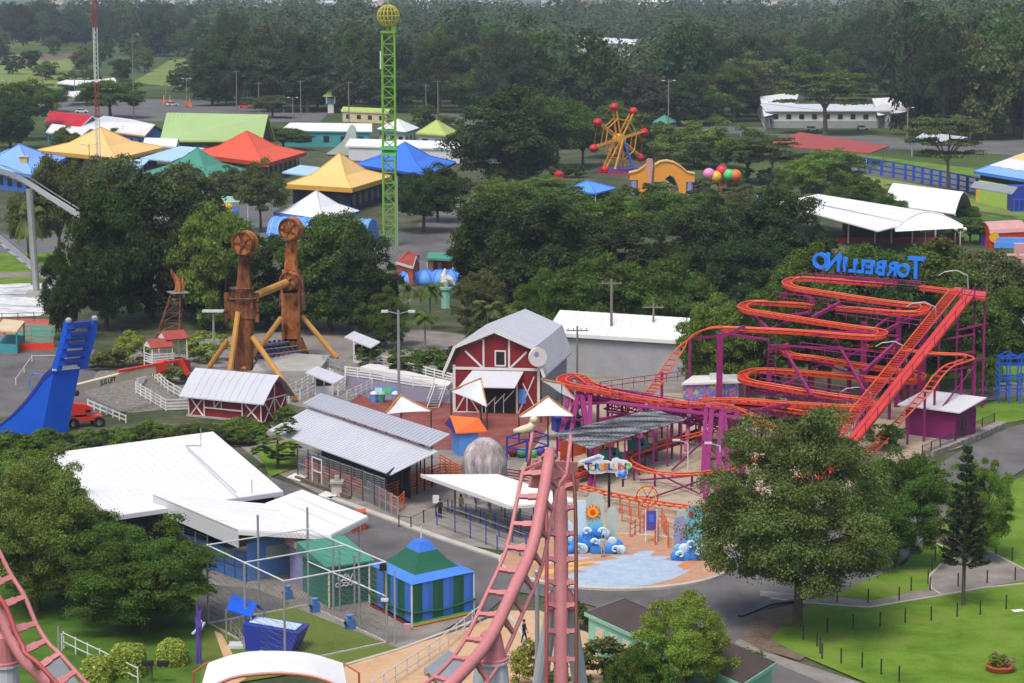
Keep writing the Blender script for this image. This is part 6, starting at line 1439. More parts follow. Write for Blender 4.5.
for a, c, w2 in [((566, 384, 3.9), (712, 410, 3.7), .4), ((575, 398, 3.1), (740, 420, 2.7), .3), ((590, 396, 3.2), (640, 404, 3.5), .25), ((575, 412, 2.4), (600, 384, 3.9), .25), ((600, 420, 1.9), (690, 405, 3.7), .4), ((720, 333, 8.3), (770, 340, 8.2), .22), ((695, 338, 7.6), (750, 334, 8.2), .22), ((720, 338, 7.9), (745, 326, 9.2), .3),
                 ((769, 310, 9.0), (790, 292, 11.2), .35), ((769, 392, 3.0), (812, 372, 4.2), .3), ((812, 318, 9.7), (840, 303, 10.9), .35), ((812, 396, 3.9), (786, 352, 7.0), .25), ((864, 390, 5.0), (826, 322, 9.2), .22), ((864, 372, 6.2), (899, 340, 8.7), .35), ((864, 342, 8.2), (925, 311, 10.4), .35), ((864, 400, 4.2), (848, 452, .4), .2),
                 ((769, 345, 7.2), (864, 350, 7.6), .2), ((812, 330, 8.9), (899, 336, 9.0), .2), ((940, 340, 8.6), (975, 334, 9.2), .16), ((940, 372, 6.4), (975, 366, 6.6), .16), ((958, 330, 9.4), (985, 324, 9.9), .16), ((958, 362, 7.2), (985, 358, 7.4), .2), ((940, 410, 3.2), (975, 366, 6.4), .14), ((925, 356, 7.1), (975, 352, 7.3), .2),
                 ((630, 436, 1.9), (690, 405, 3.7), .25), ((672, 470, .3), (704, 440, 1.6), .14), ((640, 480, .3), (690, 476, .9), .14), ((650, 498, .2), (720, 474, .9), .12), ((700, 494, .3), (650, 470, 1.0), .12), ((742, 478, .5), (702, 440, 2.5), .16), ((769, 330, 8.2), (812, 310, 10.0), .25)]:
    brace(a, c, w2)
for x0, y0, z0 in ((608, 392, 3.9), (622, 395, 3.9), (672, 402, 3.9), (700, 405, 3.9), (655, 404, 3.6), (598, 396, 3.6), (680, 412, 3.2), (640, 408, 3.3), (730, 416, 3.1), (750, 418, 2.9)): column(x0, y0, z0, .3)
for a, c, w2 in [((600, 400, 3.3), (735, 424, 2.5), .22), ((585, 404, 2.9), (655, 400, 3.8), .22), ((608, 412, 2.7), (690, 424, 2.3), .2), ((622, 396, 3.8), (655, 416, 2.7), .18), ((655, 402, 3.8), (690, 424, 2.3), .18), ((690, 406, 3.7), (722, 426, 2.2), .18), ((722, 408, 3.7), (690, 426, 2.2), .18),
                 ((571, 400, 3.1), (594, 392, 3.6), .2), ((568, 420, 2.1), (592, 420, 2.1), .2), ((705, 440, 1.9), (735, 440, 1.8), .2), ((702, 460, 1.3), (740, 456, 1.3), .2), ((576, 396, 3.3), (560, 440, .8), .14), ((590, 440, 1.2), (640, 420, 2.2), .2), ((736, 414, 3.3), (790, 404, 3.6), .3), ((790, 404, 3.4), (864, 412, 3.2), .3),
                 ((769, 330, 8.4), (742, 304, 9.9), .3), ((812, 300, 10.9), (786, 283, 11.7), .3), ((864, 330, 9.1), (812, 336, 8.6), .2), ((899, 310, 10.6), (864, 336, 8.7), .2), ((812, 360, 5.4), (864, 378, 4.6), .2), ((864, 350, 6.0), (812, 368, 4.8), .2), ((769, 350, 6.2), (812, 346, 6.0), .25), ((769, 318, 9.2), (812, 312, 9.9), .25)]: brace(a, c, w2)
def truss(a, c, h, n, w=.13):
    p, q = T(*a), T(*c); b = MB(); dn_ = Vector((0, 0, -h)); sd_ = Vector((.5, 1.2, 0))
    for s in (Vector(), sd_):
        b.bar(p + s, q + s, w * 1.4); b.bar(p + s + dn_, q + s + dn_, w * 1.4)
        for k in range(n):
            u0, u1 = p.lerp(q, k / n) + s, p.lerp(q, (k + 1) / n) + s; b.bar(u0 if k % 2 else u0 + dn_, u1 + dn_ if k % 2 else u1, w); b.bar(u1, u1 + dn_, w)
    for k in range(n + 1): u = p.lerp(q, k / n); b.bar(u, u + sd_, w); b.bar(u + dn_, u + sd_ + dn_, w)
    b.build('truss', 'magenta', co)
truss((582, 386, 3.9), (742, 416, 3.1), 1.1, 14); truss((604, 402, 2.9), (736, 424, 2.3), .7, 12, .1); truss((735, 404, 3.2), (862, 412, 3.2), .9, 12); truss((752, 384, 4.0), (860, 402, 3.5), .8, 10, .1)
for x0, y0, z0 in ((612, 404, 2.9), (628, 407, 2.8), (645, 410, 2.7), (662, 413, 2.6), (680, 416, 2.5), (696, 418, 2.5), (712, 421, 2.4), (728, 423, 2.3), (745, 420, 2.6), (758, 410, 2.9), (780, 410, 2.9), (820, 412, 2.9), (840, 412, 2.9)): column(x0, y0, z0, .16)
# walkways with rails along the lower level, and stairs
for a, c in (((600, 392, 4.3), (688, 380, 4.3)), ((612, 398, 3.9), (736, 417, 3.5)), ((836, 318, 10.5), (920, 330, 10.3)), ((800, 352, 7.4), (900, 365, 7.1)), ((770, 300, 10.4), (890, 318, 10.4)), ((760, 383, 5.5), (850, 398, 5.2)), ((800, 282, 12.0), (925, 291, 12.0))):
    p, q = T(*a), T(*c); b = MB()
    for z_ in (.5, 1.0): b.tube([up(p, z_), up(q, z_)], .04, 4)
    n = 8
    for k in range(n + 1): r_ = p.lerp(q, k / n); b.bar(r_, up(r_, 1.0), .05)
    b.build('walkway_rail', 'magenta', co)
p, q = T(606, 404, 3.9), T(740, 420, 3.4); MB().prism([p, q, q + Vector((.5, 1.4, 0)), p + Vector((.5, 1.4, 0))], (0, 0, .12)).build('maintenance_walkway', 'magenta', co)
for x, y in ((864, 392), (772, 352)):
    b = MB(); c = T(x, y, 5.0 if x == 864 else 7.0); 
    for k in range(12): b.bar(c + Vector((-.4, 0, -4 + k * .4)), c + Vector((.4, 0, -4 + k * .4)), .05)
    for s in (-.4, .4): b.bar(c + Vector((s, 0, -4.2)), c + Vector((s, 0, 1.4)), .06)
    b.build('ladder', 'magenta', co)
# curved white lamps on the lift
for x, y, z_ in ((962, 290, 12.2), (930, 322, 9.6), (900, 362, 6.6), (865, 408, 2.6)):
    p = T(x, y, z_); b = MB(); b.tube([p + Vector((.6, -.4, 0)), p + Vector((.5, -.3, 1.6)), p + Vector((-.6, .2, 2.1)), p + Vector((-1.8, .5, 1.9)), p + Vector((-2.4, .7, 1.5))], .07, 5); b.build('arched_lamp', 'galvanised', co)
for x, y in ((704, 458), (736, 470)):
    pass
for a in ((688, 443, 2.6), (720, 446, 2.8), (748, 444, 2.8)):
    p = T(*a); b = MB(); b.bar((p.x, p.y, 0), p, .09); b.bar(p, p + Vector((-.9, -.2, .3)), .07); b.box(p + Vector((-1.1, -.2, .32)), (.7, .3, .15)); o = b.build('floodlight', 'white_metal', co)
# big blue letters, seen from behind
lt = thing('letter_sign', 'big blue letters reading TORBELLINO seen from behind on top of the coaster', 'sign', T(866, 280, 12.0))
La, Lb_ = T(816, 271.5, 12.6), T(920, 280.5, 12.6); ld = (Lb_ - La); LL = ld.length; ldn = ld.normalized()
xs = [(0.965, 'T', 2.95, .35), (.845, 'O', 1.75, -.1), (.745, 'R', 1.85, 0), (.635, 'B', 1.95, 0), (.53, 'E', 1.85, 0), (.445, 'L', 1.8, 0), (.365, 'L', 1.8, 0), (.285, 'I', 1.9, .05), (.17, 'N', 2.45, .2), (.045, 'O', 2.2, .25)]
back_n = Vector((ldn.y, -ldn.x, 0))       # towards the camera
for t, ch, sz, dz in xs:
    p = La + ld * t + Z * (.95 + dz * .8)
    L_ = text_mesh(ch, sz * 1.14, .4, face_mtx(p, -ldn, Vector((0, 0, 1)) - ldn * (.12 if t > .5 else -.05)), 'letter', 'letter_blue', lt, bold=.06)
b = MB(); b.bar(La - Z * .35, Lb_ - Z * .35, .2); b.bar(La - Z * .9, Lb_ - Z * .9, .2)
for k in range(13): p = La.lerp(Lb_, k / 12); b.bar(p - Z * 1.0, p + Z * .3, .12)
b.build('frame', 'magenta', lt)
# purple hut and things beside the road
p1, p2 = T(905, 437), T(955, 444); d = p2 - p1; dn = d.normalized(); bk = Vector((-dn.y, dn.x, 0)); o = thing('purple_hut', 'purple block hut with a pale grey roof under the lift hill', 'hut', p1)
MB().prism([p1, p2, p2 + bk * 4.0, p1 + bk * 4.0], (0, 0, 3.1)).build('wall', 'magenta_wall', o)
rp = [p1 - dn * .6 - bk * .6 + Z * 3.2, p2 + dn * .8 - bk * .6 + Z * 3.2, p2 + dn * .8 + bk * 4.6 + Z * 4.0, p1 - dn * .6 + bk * 4.6 + Z * 4.0]
MB().slab([p + Z * .12 for p in rp], .12).build('roof', 'white_metal', o)
MB().box(p2 + dn * .03 + bk * 1.6 + Z * 1.8, (.06, .9, 1.1), math.atan2(dn.y, dn.x)).build('window', 'glass_dark', o)
b = MB(); b.bar(p1 - bk * .1 + Z * .15, p2 - bk * .1 + Z * .15, .25, .3); b.build('plinth', 'concrete', o)
fence('mesh_fence', 'dark mesh fence beside the stone edging at the purple hut', [(922, 460), (940, 452), (955, 446), (982, 432), (994, 427)], h=1.4, rails=2, post_m='dark_metal', gap=2.6, pr=.05, flat=False, rw=.05, mesh='dark_net')
fence('mesh_fence', 'long thin mesh fence along the far edge of the lawn behind the purple hut', [(930, 392), (985, 389), (1040, 383)], h=1.3, rails=2, post_m='dark_metal', gap=2.8, pr=.04, flat=False, rw=.05, mesh='dark_net')
q = T(984, 391); o = thing('grey_bin', 'pale grey square bin on the lawn behind the coaster', 'bin', q); MB().box(up(q, .9), (1.3, 1.1, 1.8)).build('bin_body', 'concrete', o); MB().box(up(q, 1.85), (1.5, 1.3, .15)).build('lid', 'pale_concrete', o)
q = T(1013, 403); o = thing('climbing_frame', 'tall blue steel frame with little roofs at the right edge', 'frame', q)
for x in (-1.7, -.6, .6, 1.7, 2.8):
    for y in (-.8, .8): MB().bar(q + Vector((x, y, 0)), q + Vector((x, y, 5.0)), .12).build('post', 'blue_paint', o)
b = MB()
for z_ in (1.4, 2.9, 4.2, 5.0):
    for y in (-.8, .8): b.bar(q + Vector((-1.7, y, z_)), q + Vector((2.8, y, z_)), .1)
    for x in (-1.7, -.6, .6, 1.7, 2.8): b.bar(q + Vector((x, -.8, z_)), q + Vector((x, .8, z_)), .1)
b.build('beam', 'blue_paint', o); b = MB()
for y in (-.8, .8):
    for x in (-1.7, .6): b.bar(q + Vector((x, y, 5.0)), q + Vector((x + 1.1, y, 5.5)), .1); b.bar(q + Vector((x + 1.1, y, 5.5)), q + Vector((x + 2.2, y, 5.0)), .1)
b.build('gable', 'blue_paint', o); b = MB()
for x in (-1.2, .0, 1.2): b.box(q + Vector((x, 0, 2.1)), (.7, .9, .1))
b.build('deck', 'igloo_blue', o)
P = [T(972, 318, 3.2), T(1010, 330, 3.2), T(1040, 318, 3.2), T(1004, 306, 3.6)]; flat_canopy('shelter', 'small pale shelter roof half hidden by trees at the right edge', 'shelter', [T(1011, 318, 3.2), T(1024, 324, 3.2), T(1050, 318, 3.4), T(1034, 309, 3.6)], 'white_metal')

# ---------------------------------------------------------------- entrance of the coaster: round painted platform, cloud boards, sign
cx = T(616, 563); b = MB(); R_ = 8.9
ptsp = [Vector((cx.x + R_ * math.cos(a), cx.y + R_ * .98 * math.sin(a), 0)) for a in np.linspace(0, 6.283, 57)[:-1]]
struct('round_platform', MB().prism([p for p in ptsp], (0, 0, .32)), 'peach_paint'); struct('platform_kerb', MB().tube([up(p, .16) + (p - Vector((cx.x, cx.y, 0))) * .012 for p in ptsp], .2, 6, closed=True), 'pale_concrete')
def paint(pxs, m, dz): struct('floor_paint', MB().poly([T(x, y, .32) + Z * dz for x, y in pxs][::-1]), m)
paint([(556, 583), (585, 586), (620, 587.5), (650, 585), (672, 579), (690, 571), (676, 566), (684, 562), (664, 560), (672, 556), (650, 556), (655, 551), (640, 551), (632, 555), (612, 556), (618, 559), (590, 562), (602, 565), (570, 568), (586, 572), (556, 575), (574, 579)], 'pale_floor', .006)
paint([(538, 566), (560, 562), (595, 558), (575, 556), (610, 552), (580, 552), (550, 556)], 'lilac_floor', .004)
paint([(541, 576), (560, 572), (592, 567), (572, 566), (600, 561), (568, 563), (545, 568)], 'yellow_floor', .008)
paint([(668, 577), (692, 566), (697, 558), (684, 553), (676, 556), (688, 560), (678, 565), (684, 570)], 'orange_floor', .008)
paint([(536, 570), (556, 569), (580, 566), (560, 564), (538, 565)], 'orange_floor', .009)
def cloud_board(label, px, py, parts, group='painted cloud boards'):
    q = T(px, py, .3); o = thing('cloud_board', label, 'painted board', q, group); k = ppm(q.y)
    for nm, mm, outline, dy in parts:
        MB().prism([q + Vector(((x - px) / k, dy, (py - y) / k * 1.03)) for x, y in outline], (0, .14, 0)).build(nm, mm, o)
    return o, q, k
def blob(cx_, cy_, r_, n=12, sq=1.0): return [(cx_ + r_ * math.cos(a), cy_ - r_ * sq * math.sin(a)) for a in np.linspace(0, 6.283, n + 1)[:-1]]
def arch(x0, x1, yb, yt): r_ = (x1 - x0) / 2; return [(x0, yb)] + [((x0 + x1) / 2 - r_ * math.cos(a), yt + r_ - r_ * math.sin(a)) for a in np.linspace(0, 3.1416, 9)] + [(x1, yb)]
def clouds_on(o, q, k, px, py, items):
    for x, y, r_, mm, dy in items: MB().ball(q + Vector(((x - px) / k, dy, (py - y) / k)), r_ / k, .95, 10, 6).build('cloud', mm, o, smooth=True)
def swirl(o, q, k, px, py, x, y, r_, sg=1):
    P = [q + Vector(((x + sg * r_ * (1 - t * .75) * math.cos(5.5 * t) - px) / k, -.55, (py - y + r_ * (1 - t * .75) * math.sin(5.5 * t)) / k)) for t in np.linspace(0, 1, 12)]
    MB().tube(P, [.16 * (1 - .6 * t) for t in np.linspace(0, 1, 12)], 5).build('swirl', 'cloud_pale', o)
o, q, k = cloud_board('tall arched cloud board with a sun emblem left of the coaster entrance', 598, 553, [('panel', 'panel_pale', arch(586, 604, 552, 493), .25), ('panel', 'cloud_pale', arch(577, 588, 552, 501), .45), ('panel', 'panel_pale', arch(607, 618, 552, 508), .45), ('panel', 'cloud_teal', arch(588, 602, 552, 518), .15)])
for x, y, r_, mm, dy in [(570, 546, 5, 'cloud_blue', -.1), (582, 548, 5, 'cloud_pale', -.25), (589, 541, 6, 'cloud_blue', -.15), (596, 549, 5, 'cloud_blue', -.35), (602, 543, 5, 'cloud_pale', -.2), (610, 549, 5.5, 'cloud_blue', -.3), (616, 545, 6, 'cloud_blue', -.1), (621, 549, 4.5, 'cloud_pale', -.25), (588, 533, 5, 'cloud_blue', .0), (598, 531, 5, 'cloud_blue', .0), (605, 533, 4.5, 'cloud_pale', 0), (578, 540, 5, 'cloud_blue', 0), (612, 540, 4, 'cloud_pale', -.2)]:
    MB().ball(q + Vector(((x - 598) / k, dy, (553 - y) / k)), r_ * 1.25 / k, .95, 12, 7, sy=.3).build('cloud', mm, o, smooth=True)
for x, y, r_, sg in ((586, 529, 4, 1), (603, 529, 4, -1), (578, 546, 4.5, 1), (595, 540, 3.5, -1), (615, 548, 4, 1)): swirl(o, q, k, 598, 553, x, y, r_, sg)
c = q + Vector(((592.5 - 598) / k, .18, (553 - 511) / k)); s_ = MB().disc(c, .46, (0, -1, 0), .12, 20).build('sun_emblem', 'balloon_yellow', o); b = MB()
for a in np.linspace(0, 6.283, 13)[:-1]: b.bar(c + Vector((math.cos(a) * .4, -.05, math.sin(a) * .4)), c + Vector((math.cos(a) * .62, -.05, math.sin(a) * .62)), .13, .06, up=(0, 1, 0))
b.build('sun_ray', 'orange_paint', s_); MB().disc(c + Vector((0, -.08, 0)), .22, (0, -1, 0), .06, 14).build('sun_centre', 'lift_red', s_)
o, q, k = cloud_board('cloud board half hidden by the big tree right of the coaster entrance', 684, 560, [('panel', 'lavender', arch(674, 686, 556, 517), .25), ('panel', 'cloud_teal', arch(687, 703, 556, 506), .4), ('panel', 'panel_pale', arch(676, 690, 556, 510), .55)])
for x, y, r_, mm, dy in [(676, 555, 5, 'cloud_blue', -.2), (684, 557, 5.5, 'cloud_blue', -.3), (694, 554, 6, 'cloud_blue', -.2), (690, 545, 6, 'cloud_blue', -.05), (678, 548, 4, 'cloud_teal', 0), (702, 550, 6, 'cloud_pale', -.1), (684, 548, 5, 'cloud_pale', -.15)]:
    MB().ball(q + Vector(((x - 684) / k, dy, (560 - y) / k)), r_ * 1.25 / k, .95, 12, 7, sy=.3).build('cloud', mm, o, smooth=True)
for x, y, r_, sg in ((690, 543, 5, 1), (680, 553, 4, -1), (698, 551, 4, 1)): swirl(o, q, k, 684, 560, x, y, r_, sg)
MB().disc(q + Vector(((691 - 684) / k, .3, (560 - 513) / k)), .22, (0, -1, 0), .1, 12).build('red_dot', 'balloon_red', o)
c = q + Vector(((680 - 684) / k, .2, (560 - 528) / k)); b = MB()
for dx in (-.3, -.1, .1, .3): b.bar(c + Vector((dx, -.02, -.1)), c + Vector((dx, -.02, .12 + .1 * abs(dx))), .09, .04)
b.build('mark', 'balloon_yellow', o)
o, q, k = cloud_board('small orange framed cloud board behind the right pink track', 566, 553, [('panel', 'cloud_pale', arch(559, 573, 552, 520), .2), ('panel', 'brick_orange', [(557, 545), (557, 526), (566, 526), (566, 545)], .1)])
for x, y, r_, mm in ((562, 549, 4.5, 'cloud_blue'), (570, 548, 5, 'cloud_blue'), (566, 543, 4, 'teal_roof')): MB().ball(q + Vector(((x - 566) / k, -.2, (553 - y) / k)), r_ / k, .95, 10, 6).build('cloud', mm, o, smooth=True)
# winged ride sign on a black post
q = T(609, 517); o = thing('ride_sign', 'winged white edged ride sign with coloured letters on a black post', 'sign', q); k = ppm(q.y)
w = lambda x, y, dy=0: q + Vector(((x - 609) / k, dy, (517 - y) / k))
out = [(578, 460), (581, 458.5), (590, 455.5), (599, 452.5), (604, 455), (602, 458.5), (607, 459), (611, 460.5), (612, 457.5), (617, 456), (620, 458), (627, 459), (632, 463), (631, 466.5), (628, 468), (628, 472), (626, 474), (627.5, 477), (622, 477.5), (619, 475), (616, 475.5), (615, 471.5), (606, 471), (601, 472.5), (590, 472.5), (587, 469), (584, 466), (583, 462.8), (579, 462)]
MB().prism([w(x, y) for x, y in out], (0, .25, 0)).build('board', 'white_paint', o)
inn = [(580, 460.3), (590, 457), (598, 454), (601.5, 455.5), (599, 459), (612, 461.5), (614, 458.5), (617, 458), (627, 460.5), (630, 463.5), (628, 466), (614, 469.5), (602, 470.5), (591, 470.5), (586, 465), (584, 461.5)]
MB().prism([w(x, y, -.02) for x, y in inn], (0, .03, 0)).build('field', 'cloud_pale', o)
MB().prism([w(x, y, -.05) for x, y in [(581, 460.4), (590, 457.4), (598, 454.6), (600, 456), (592, 459), (585, 461.3)]], (0, .04, 0)).build('wing', 'lavender', o)
for i, (ch, mm) in enumerate(zip('TORBELLINO', ['deep_blue', 'balloon_yellow', 'hip_blue', 'balloon_yellow', 'balloon_orange', 'deep_blue', 'balloon_yellow', 'balloon_red', 'balloon_orange', 'balloon_green'])):
    text_mesh(ch, .78 if i else .95, .05, face_mtx(w(588 + i * 4.35, 465.3 - .05 * i, -.08), (1, 0, 0), Z), 'letter', mm, o, bold=.02)
for x, y, r_ in ((619, 472.5, 2.2), (623, 473.5, 2.8), (625, 470.5, 1.8)): MB().ball(w(x, y, -.05), r_ / k, 1, 8, 5).build('swirl', 'letter_blue', o, smooth=True)
MB().bar(q + Vector((0, .2, 0)), w(609, 466, .2), .22).build('post', 'black', o); MB().bar(w(623, 486, .2), w(623, 474, .2), .16).build('hanger', 'black', o)
# entrance rails, banner and arch ring
for i, (P, lb) in enumerate([([(630, 541), (640, 535), (648, 529)], 'left rail of the painted entrance'), ([(655, 549), (658, 538), (652, 528)], 'middle rail of the painted entrance'), ([(668, 552), (668, 540), (662, 528)], 'right rail of the painted entrance'), ([(622, 522), (640, 528), (664, 534)], 'orange rail row behind the entrance banner'),
                             ([(620, 514), (648, 522), (676, 530)], 'back row of orange rails behind the entrance')]):
    fence('queue_rail', lb, P, h=1.5, rails=3, post_m='track_orange', gap=1.5, pr=.05, flat=False, rw=.06, cat='railing')
q = T(651, 546); o = thing('banner', 'purple blue banner on white poles at the coaster entrance', 'banner', q)
for s in (-.45, .45): MB().bar(q + Vector((s, 0, 0)), q + Vector((s, 0, 3.0)), .08).build('pole', 'white_paint', o)
MB().box(q + Vector((0, -.05, 2.1)), (.8, .04, 1.6)).build('banner_cloth', 'purple', o); MB().box(q + Vector((0, -.08, 2.3)), (.4, .02, .6)).build('picture', 'hip_blue', o)
q = T(647, 520); o = thing('hoop_ornament', 'orange and yellow ring ornament standing in front of the station track', 'ornament', up(q, 1.4)); c = up(q, 2.0)
for r_, mm in ((.9, 'track_red'), (.7, 'balloon_yellow')): MB().tube([c + Vector((r_ * math.cos(a), 0, r_ * math.sin(a))) for a in np.linspace(0, 6.283, 25)[:-1]], .045, 6, closed=True).build('hoop', mm, o)
b = MB()
for a in np.linspace(0, 3.1416, 4)[:-1]: b.bar(c - Vector((math.cos(a), 0, math.sin(a))), c + Vector((math.cos(a), 0, math.sin(a))), .07)
b.build('spoke', 'track_red', o); MB().bar(q, c - Z * 1.0, .12).build('post', 'track_red', o)
# ================================================================ drop tower
q = T(390, 246); o = thing('drop_tower', 'tall green lattice drop tower topped by a yellow wire sphere', 'tower', q)
ht = A(390, 33, q.y).z; hw = 1.05; cs = [Vector((sx * hw, sy * hw, 0)) for sx, sy in ((-1, -1), (1, -1), (1, 1), (-1, 1))]
for c in cs: MB().bar(q + c, up(q + c, ht), .3).build('leg', 'green_steel', o)
n = 20
for i in range(4):
    b = MB()
    for k in range(n):
        z0, z1 = ht * k / n, ht * (k + 1) / n; a, c = cs[i], cs[(i + 1) % 4]
        b.bar(q + a + Z * z1, q + c + Z * z1, .16); b.bar(q + (a if k % 2 else c) + Z * z0, q + (c if k % 2 else a) + Z * z1, .14)
    b.build('bracing', 'green_steel', o)
MB().box(up(q, ht + .15), (2.6, 2.6, .35)).box(up(q + Vector((.9, -.6, 0)), ht + .7), (.7, .7, .9)).build('head_platform', 'green_steel', o)
MB().bar(q + Vector((1.25, -.6, 0)), up(q + Vector((1.25, -.6, 0)), 12), .35).build('cable_duct', 'white_metal', o)
MB().bar(q + Vector((-1.25, -.9, ht - 6)), q + Vector((-1.25, -.9, ht - 3)), .35).build('lamp_box', 'white_metal', o)
MB().box(up(q, A(390, 148, q.y).z), (2.9, 2.9, .5)).box(up(q, A(390, 148, q.y).z - 1), (2.5, 2.5, .6)).build('lift_carriage', 'balloon_green', o)
sc_ = up(q, A(391, 16, q.y).z); sr = 1.85
b = MB()
for k in range(8): a = math.pi * k / 8; b.tube([sc_ + Vector((math.cos(a) * math.cos(t), math.sin(a) * math.cos(t), math.sin(t))) * sr for t in np.linspace(0, 6.283, 25)[:-1]], .10, 5, closed=True)
for el in (-.9, -.45, 0, .45, .9): b.tube([sc_ + Vector((math.cos(t) * math.cos(el), math.sin(t) * math.cos(el), math.sin(el))) * sr for t in np.linspace(0, 6.283, 25)[:-1]], .08, 5, closed=True)
b.build('wire_sphere', 'sphere_yellow', o); MB().cyl(up(q, ht), up(sc_, -sr), .2).cyl(up(sc_, sr), up(sc_, sr + 1.2), .09).build('spindle', 'sphere_yellow', o)

# ================================================================ orange wheel
q = T(620, 172); Yw = q.y; hub = A(619, 139, Yw); rw = 8.0; o = thing('ferris_wheel', 'small orange ferris wheel with round red gondolas above the trees', 'ferris wheel', q)
wx = Vector((math.cos(R(38)), math.sin(R(38)), 0)); wn = Vector((-wx.y, wx.x, 0))
for s in (-.8, .8):
    b = MB(); b.tube([hub + wn * s + (wx * math.cos(a) + Z * math.sin(a)) * rw * .62 for a in np.linspace(.2, 6.483, 9)[:-1]], .14, 5, closed=True); b.build('inner_rim', 'wheel_orange', o)
    for k in range(8):
        a = .2 + k * math.pi / 4; MB().bar(hub + wn * s, hub + wn * s * .7 + (wx * math.cos(a) + Z * math.sin(a)) * rw, .32).build('spoke', 'wheel_orange', o)
for k in range(8):
    a = .2 + k * math.pi / 4; a2 = a + math.pi / 4; g_ = hub + (wx * math.cos(a) + Z * math.sin(a)) * rw
    MB().bar(g_, hub + (wx * math.cos(a2) + Z * math.sin(a2)) * rw, .13).build('rim_bar', 'mast_red', o)
    gg_ = MB().ball(g_ - Z * .3, 1.08, .92, 12, 8).build('gondola', 'gondola_red', o, smooth=True); MB().tube([g_ - Z * .3 + Vector((1.1 * math.cos(t), 1.1 * math.sin(t), 0)) for t in np.linspace(0, 6.283, 17)[:-1]], .1, 5, closed=True).build('trim_band', 'mast_red', gg_)
MB().disc(hub, 1.25, wn, 2.2, 16).build('hub', 'balloon_yellow', o)
for s in (-1.6, 1.6):
    for t in (-3.2, 3.2): MB().bar(hub + wn * s, Vector((hub.x, hub.y, 0)) + wn * s * 1.3 + wx * t, .4).build('support_leg', 'hip_blue' if t > 0 else 'wheel_orange', o)
MB().box(q + Z * .5, (9, 6, 1.0), R(38)).build('base', 'purple', o)
fence('railing', 'red railing around the foot of the orange wheel', [(598, 174), (632, 178), (660, 174)], h=1.2, rails=3, post_m='gondola_red', gap=3, cat='railing')
# orange arch facade with a cave opening
q = T(662, 198); Yf = q.y; f = lambda x, y, dy=0: A(x, y, Yf) + Vector((0, dy, 0))
o = thing('arch_facade', 'orange curved gateway facade with a wavy grey cave opening', 'facade', q)
L1 = [(630, 172), (637, 170), (645, 165), (650, 161), (652, 159), (652, 166), (650.5, 178), (650, 190), (648, 195), (648, 199), (638, 199), (638, 180), (630, 180)]
L2 = [(655, 165), (654, 181), (655, 182), (659, 182), (664, 182), (666, 178), (670, 175), (674, 177), (677, 183), (679, 190), (679, 199), (686, 199), (686, 182), (694.5, 182), (694.5, 173), (688, 172), (681, 166), (674, 162), (667, 160.5), (660, 161.5)]
MB().prism([f(x, y) for x, y in L1][::-1], (0, 1.6, 0)).build('facade_wall', 'orange_wall', o); MB().prism([f(x, y) for x, y in L2], (0, 1.6, 0)).build('facade_wall', 'orange_wall', o)
MB().prism([f(x, y, -.15) for x, y in [(646, 160), (649, 158), (652.5, 159), (653, 166), (651.5, 178), (651, 190), (649, 196), (647.5, 190), (648.5, 178), (647, 168)]], (0, .5, 0)).build('wavy_border', 'salmon_roof', o)
MB().prism([f(x, y, -.1) for x, y in [(660, 186), (663, 181), (667, 180), (671, 184), (676, 191), (678, 193), (677, 199), (671, 199), (667, 193), (664, 189)]], (0, .4, 0)).build('wavy_border', 'salmon_roof', o)
MB().prism([f(x, y, .9) for x, y in [(650, 199), (650, 183), (660, 181), (668, 184), (671, 199)]], (0, .3, 0)).build('cave_wall', 'grey_wall', o)
MB().prism([f(x, y, .8) for x, y in [(663, 182), (666, 178.5), (670, 176), (674, 179), (677, 186), (671, 184), (667, 181)]], (0, .3, 0)).build('upper_opening', 'glass_dark', o)
for x in (634.5, 690): MB().cyl(f(x, 199, .6), f(x, 181, .6), .65, n=10).build('pillar', 'lavender', o)
MB().prism([f(x, y, -.25) for x, y in [(629, 173.5), (637.5, 171.5), (645, 166.5), (645, 165), (637, 170), (629, 172)]], (0, 1.9, 0)).build('coping', 'hip_yellow', o)
MB().prism([f(x, y, -.25) for x, y in [(655, 165.8), (660, 162.3), (667, 161.3), (674, 162.8), (681, 166.9), (688, 173), (695, 174), (695, 172.6), (688, 171.6), (681, 165.5), (674, 161.4), (667, 159.8), (660, 160.8), (655, 164)]], (0, 1.9, 0)).build('coping', 'hip_yellow', o)
# balloon sculpture
q = T(720, 196); o = thing('balloon_sculpture', 'sculpture of a bunch of big coloured balloons on a brown stem', 'sculpture', q); Yb_ = q.y
for x, y, mm in ((709, 174, 'balloon_pink'), (716, 177, 'balloon_yellow'), (722, 171, 'balloon_red'), (729, 175, 'balloon_green'), (735.5, 175.5, 'balloon_orange')):
    c = A(x, y, Yb_ + (0 if mm != 'balloon_red' else .8)); MB().ball(c, 1.28, 1.0, 16, 10).build('balloon', mm, o, smooth=True); MB().tube([c - Z * 1.25, Vector((q.x, q.y, 2.0))], .07, 5).build('string', 'brick_orange', o)
MB().tube([q, q + Z * 2.2, q + Z * 3.4], [.5, .35, .9], 8).build('stem', 'rust_orange', o)
q = T(559, 197); o = MB().lathe(q, [(.9, 0), (.9, 4.6), (1.0, 4.6), (1.0, 5.0), (.3, 5.4)], 10).build('red_post', 'gondola_red'); tag(o, 'thick red post left of the low blue hipped roof', 'post')
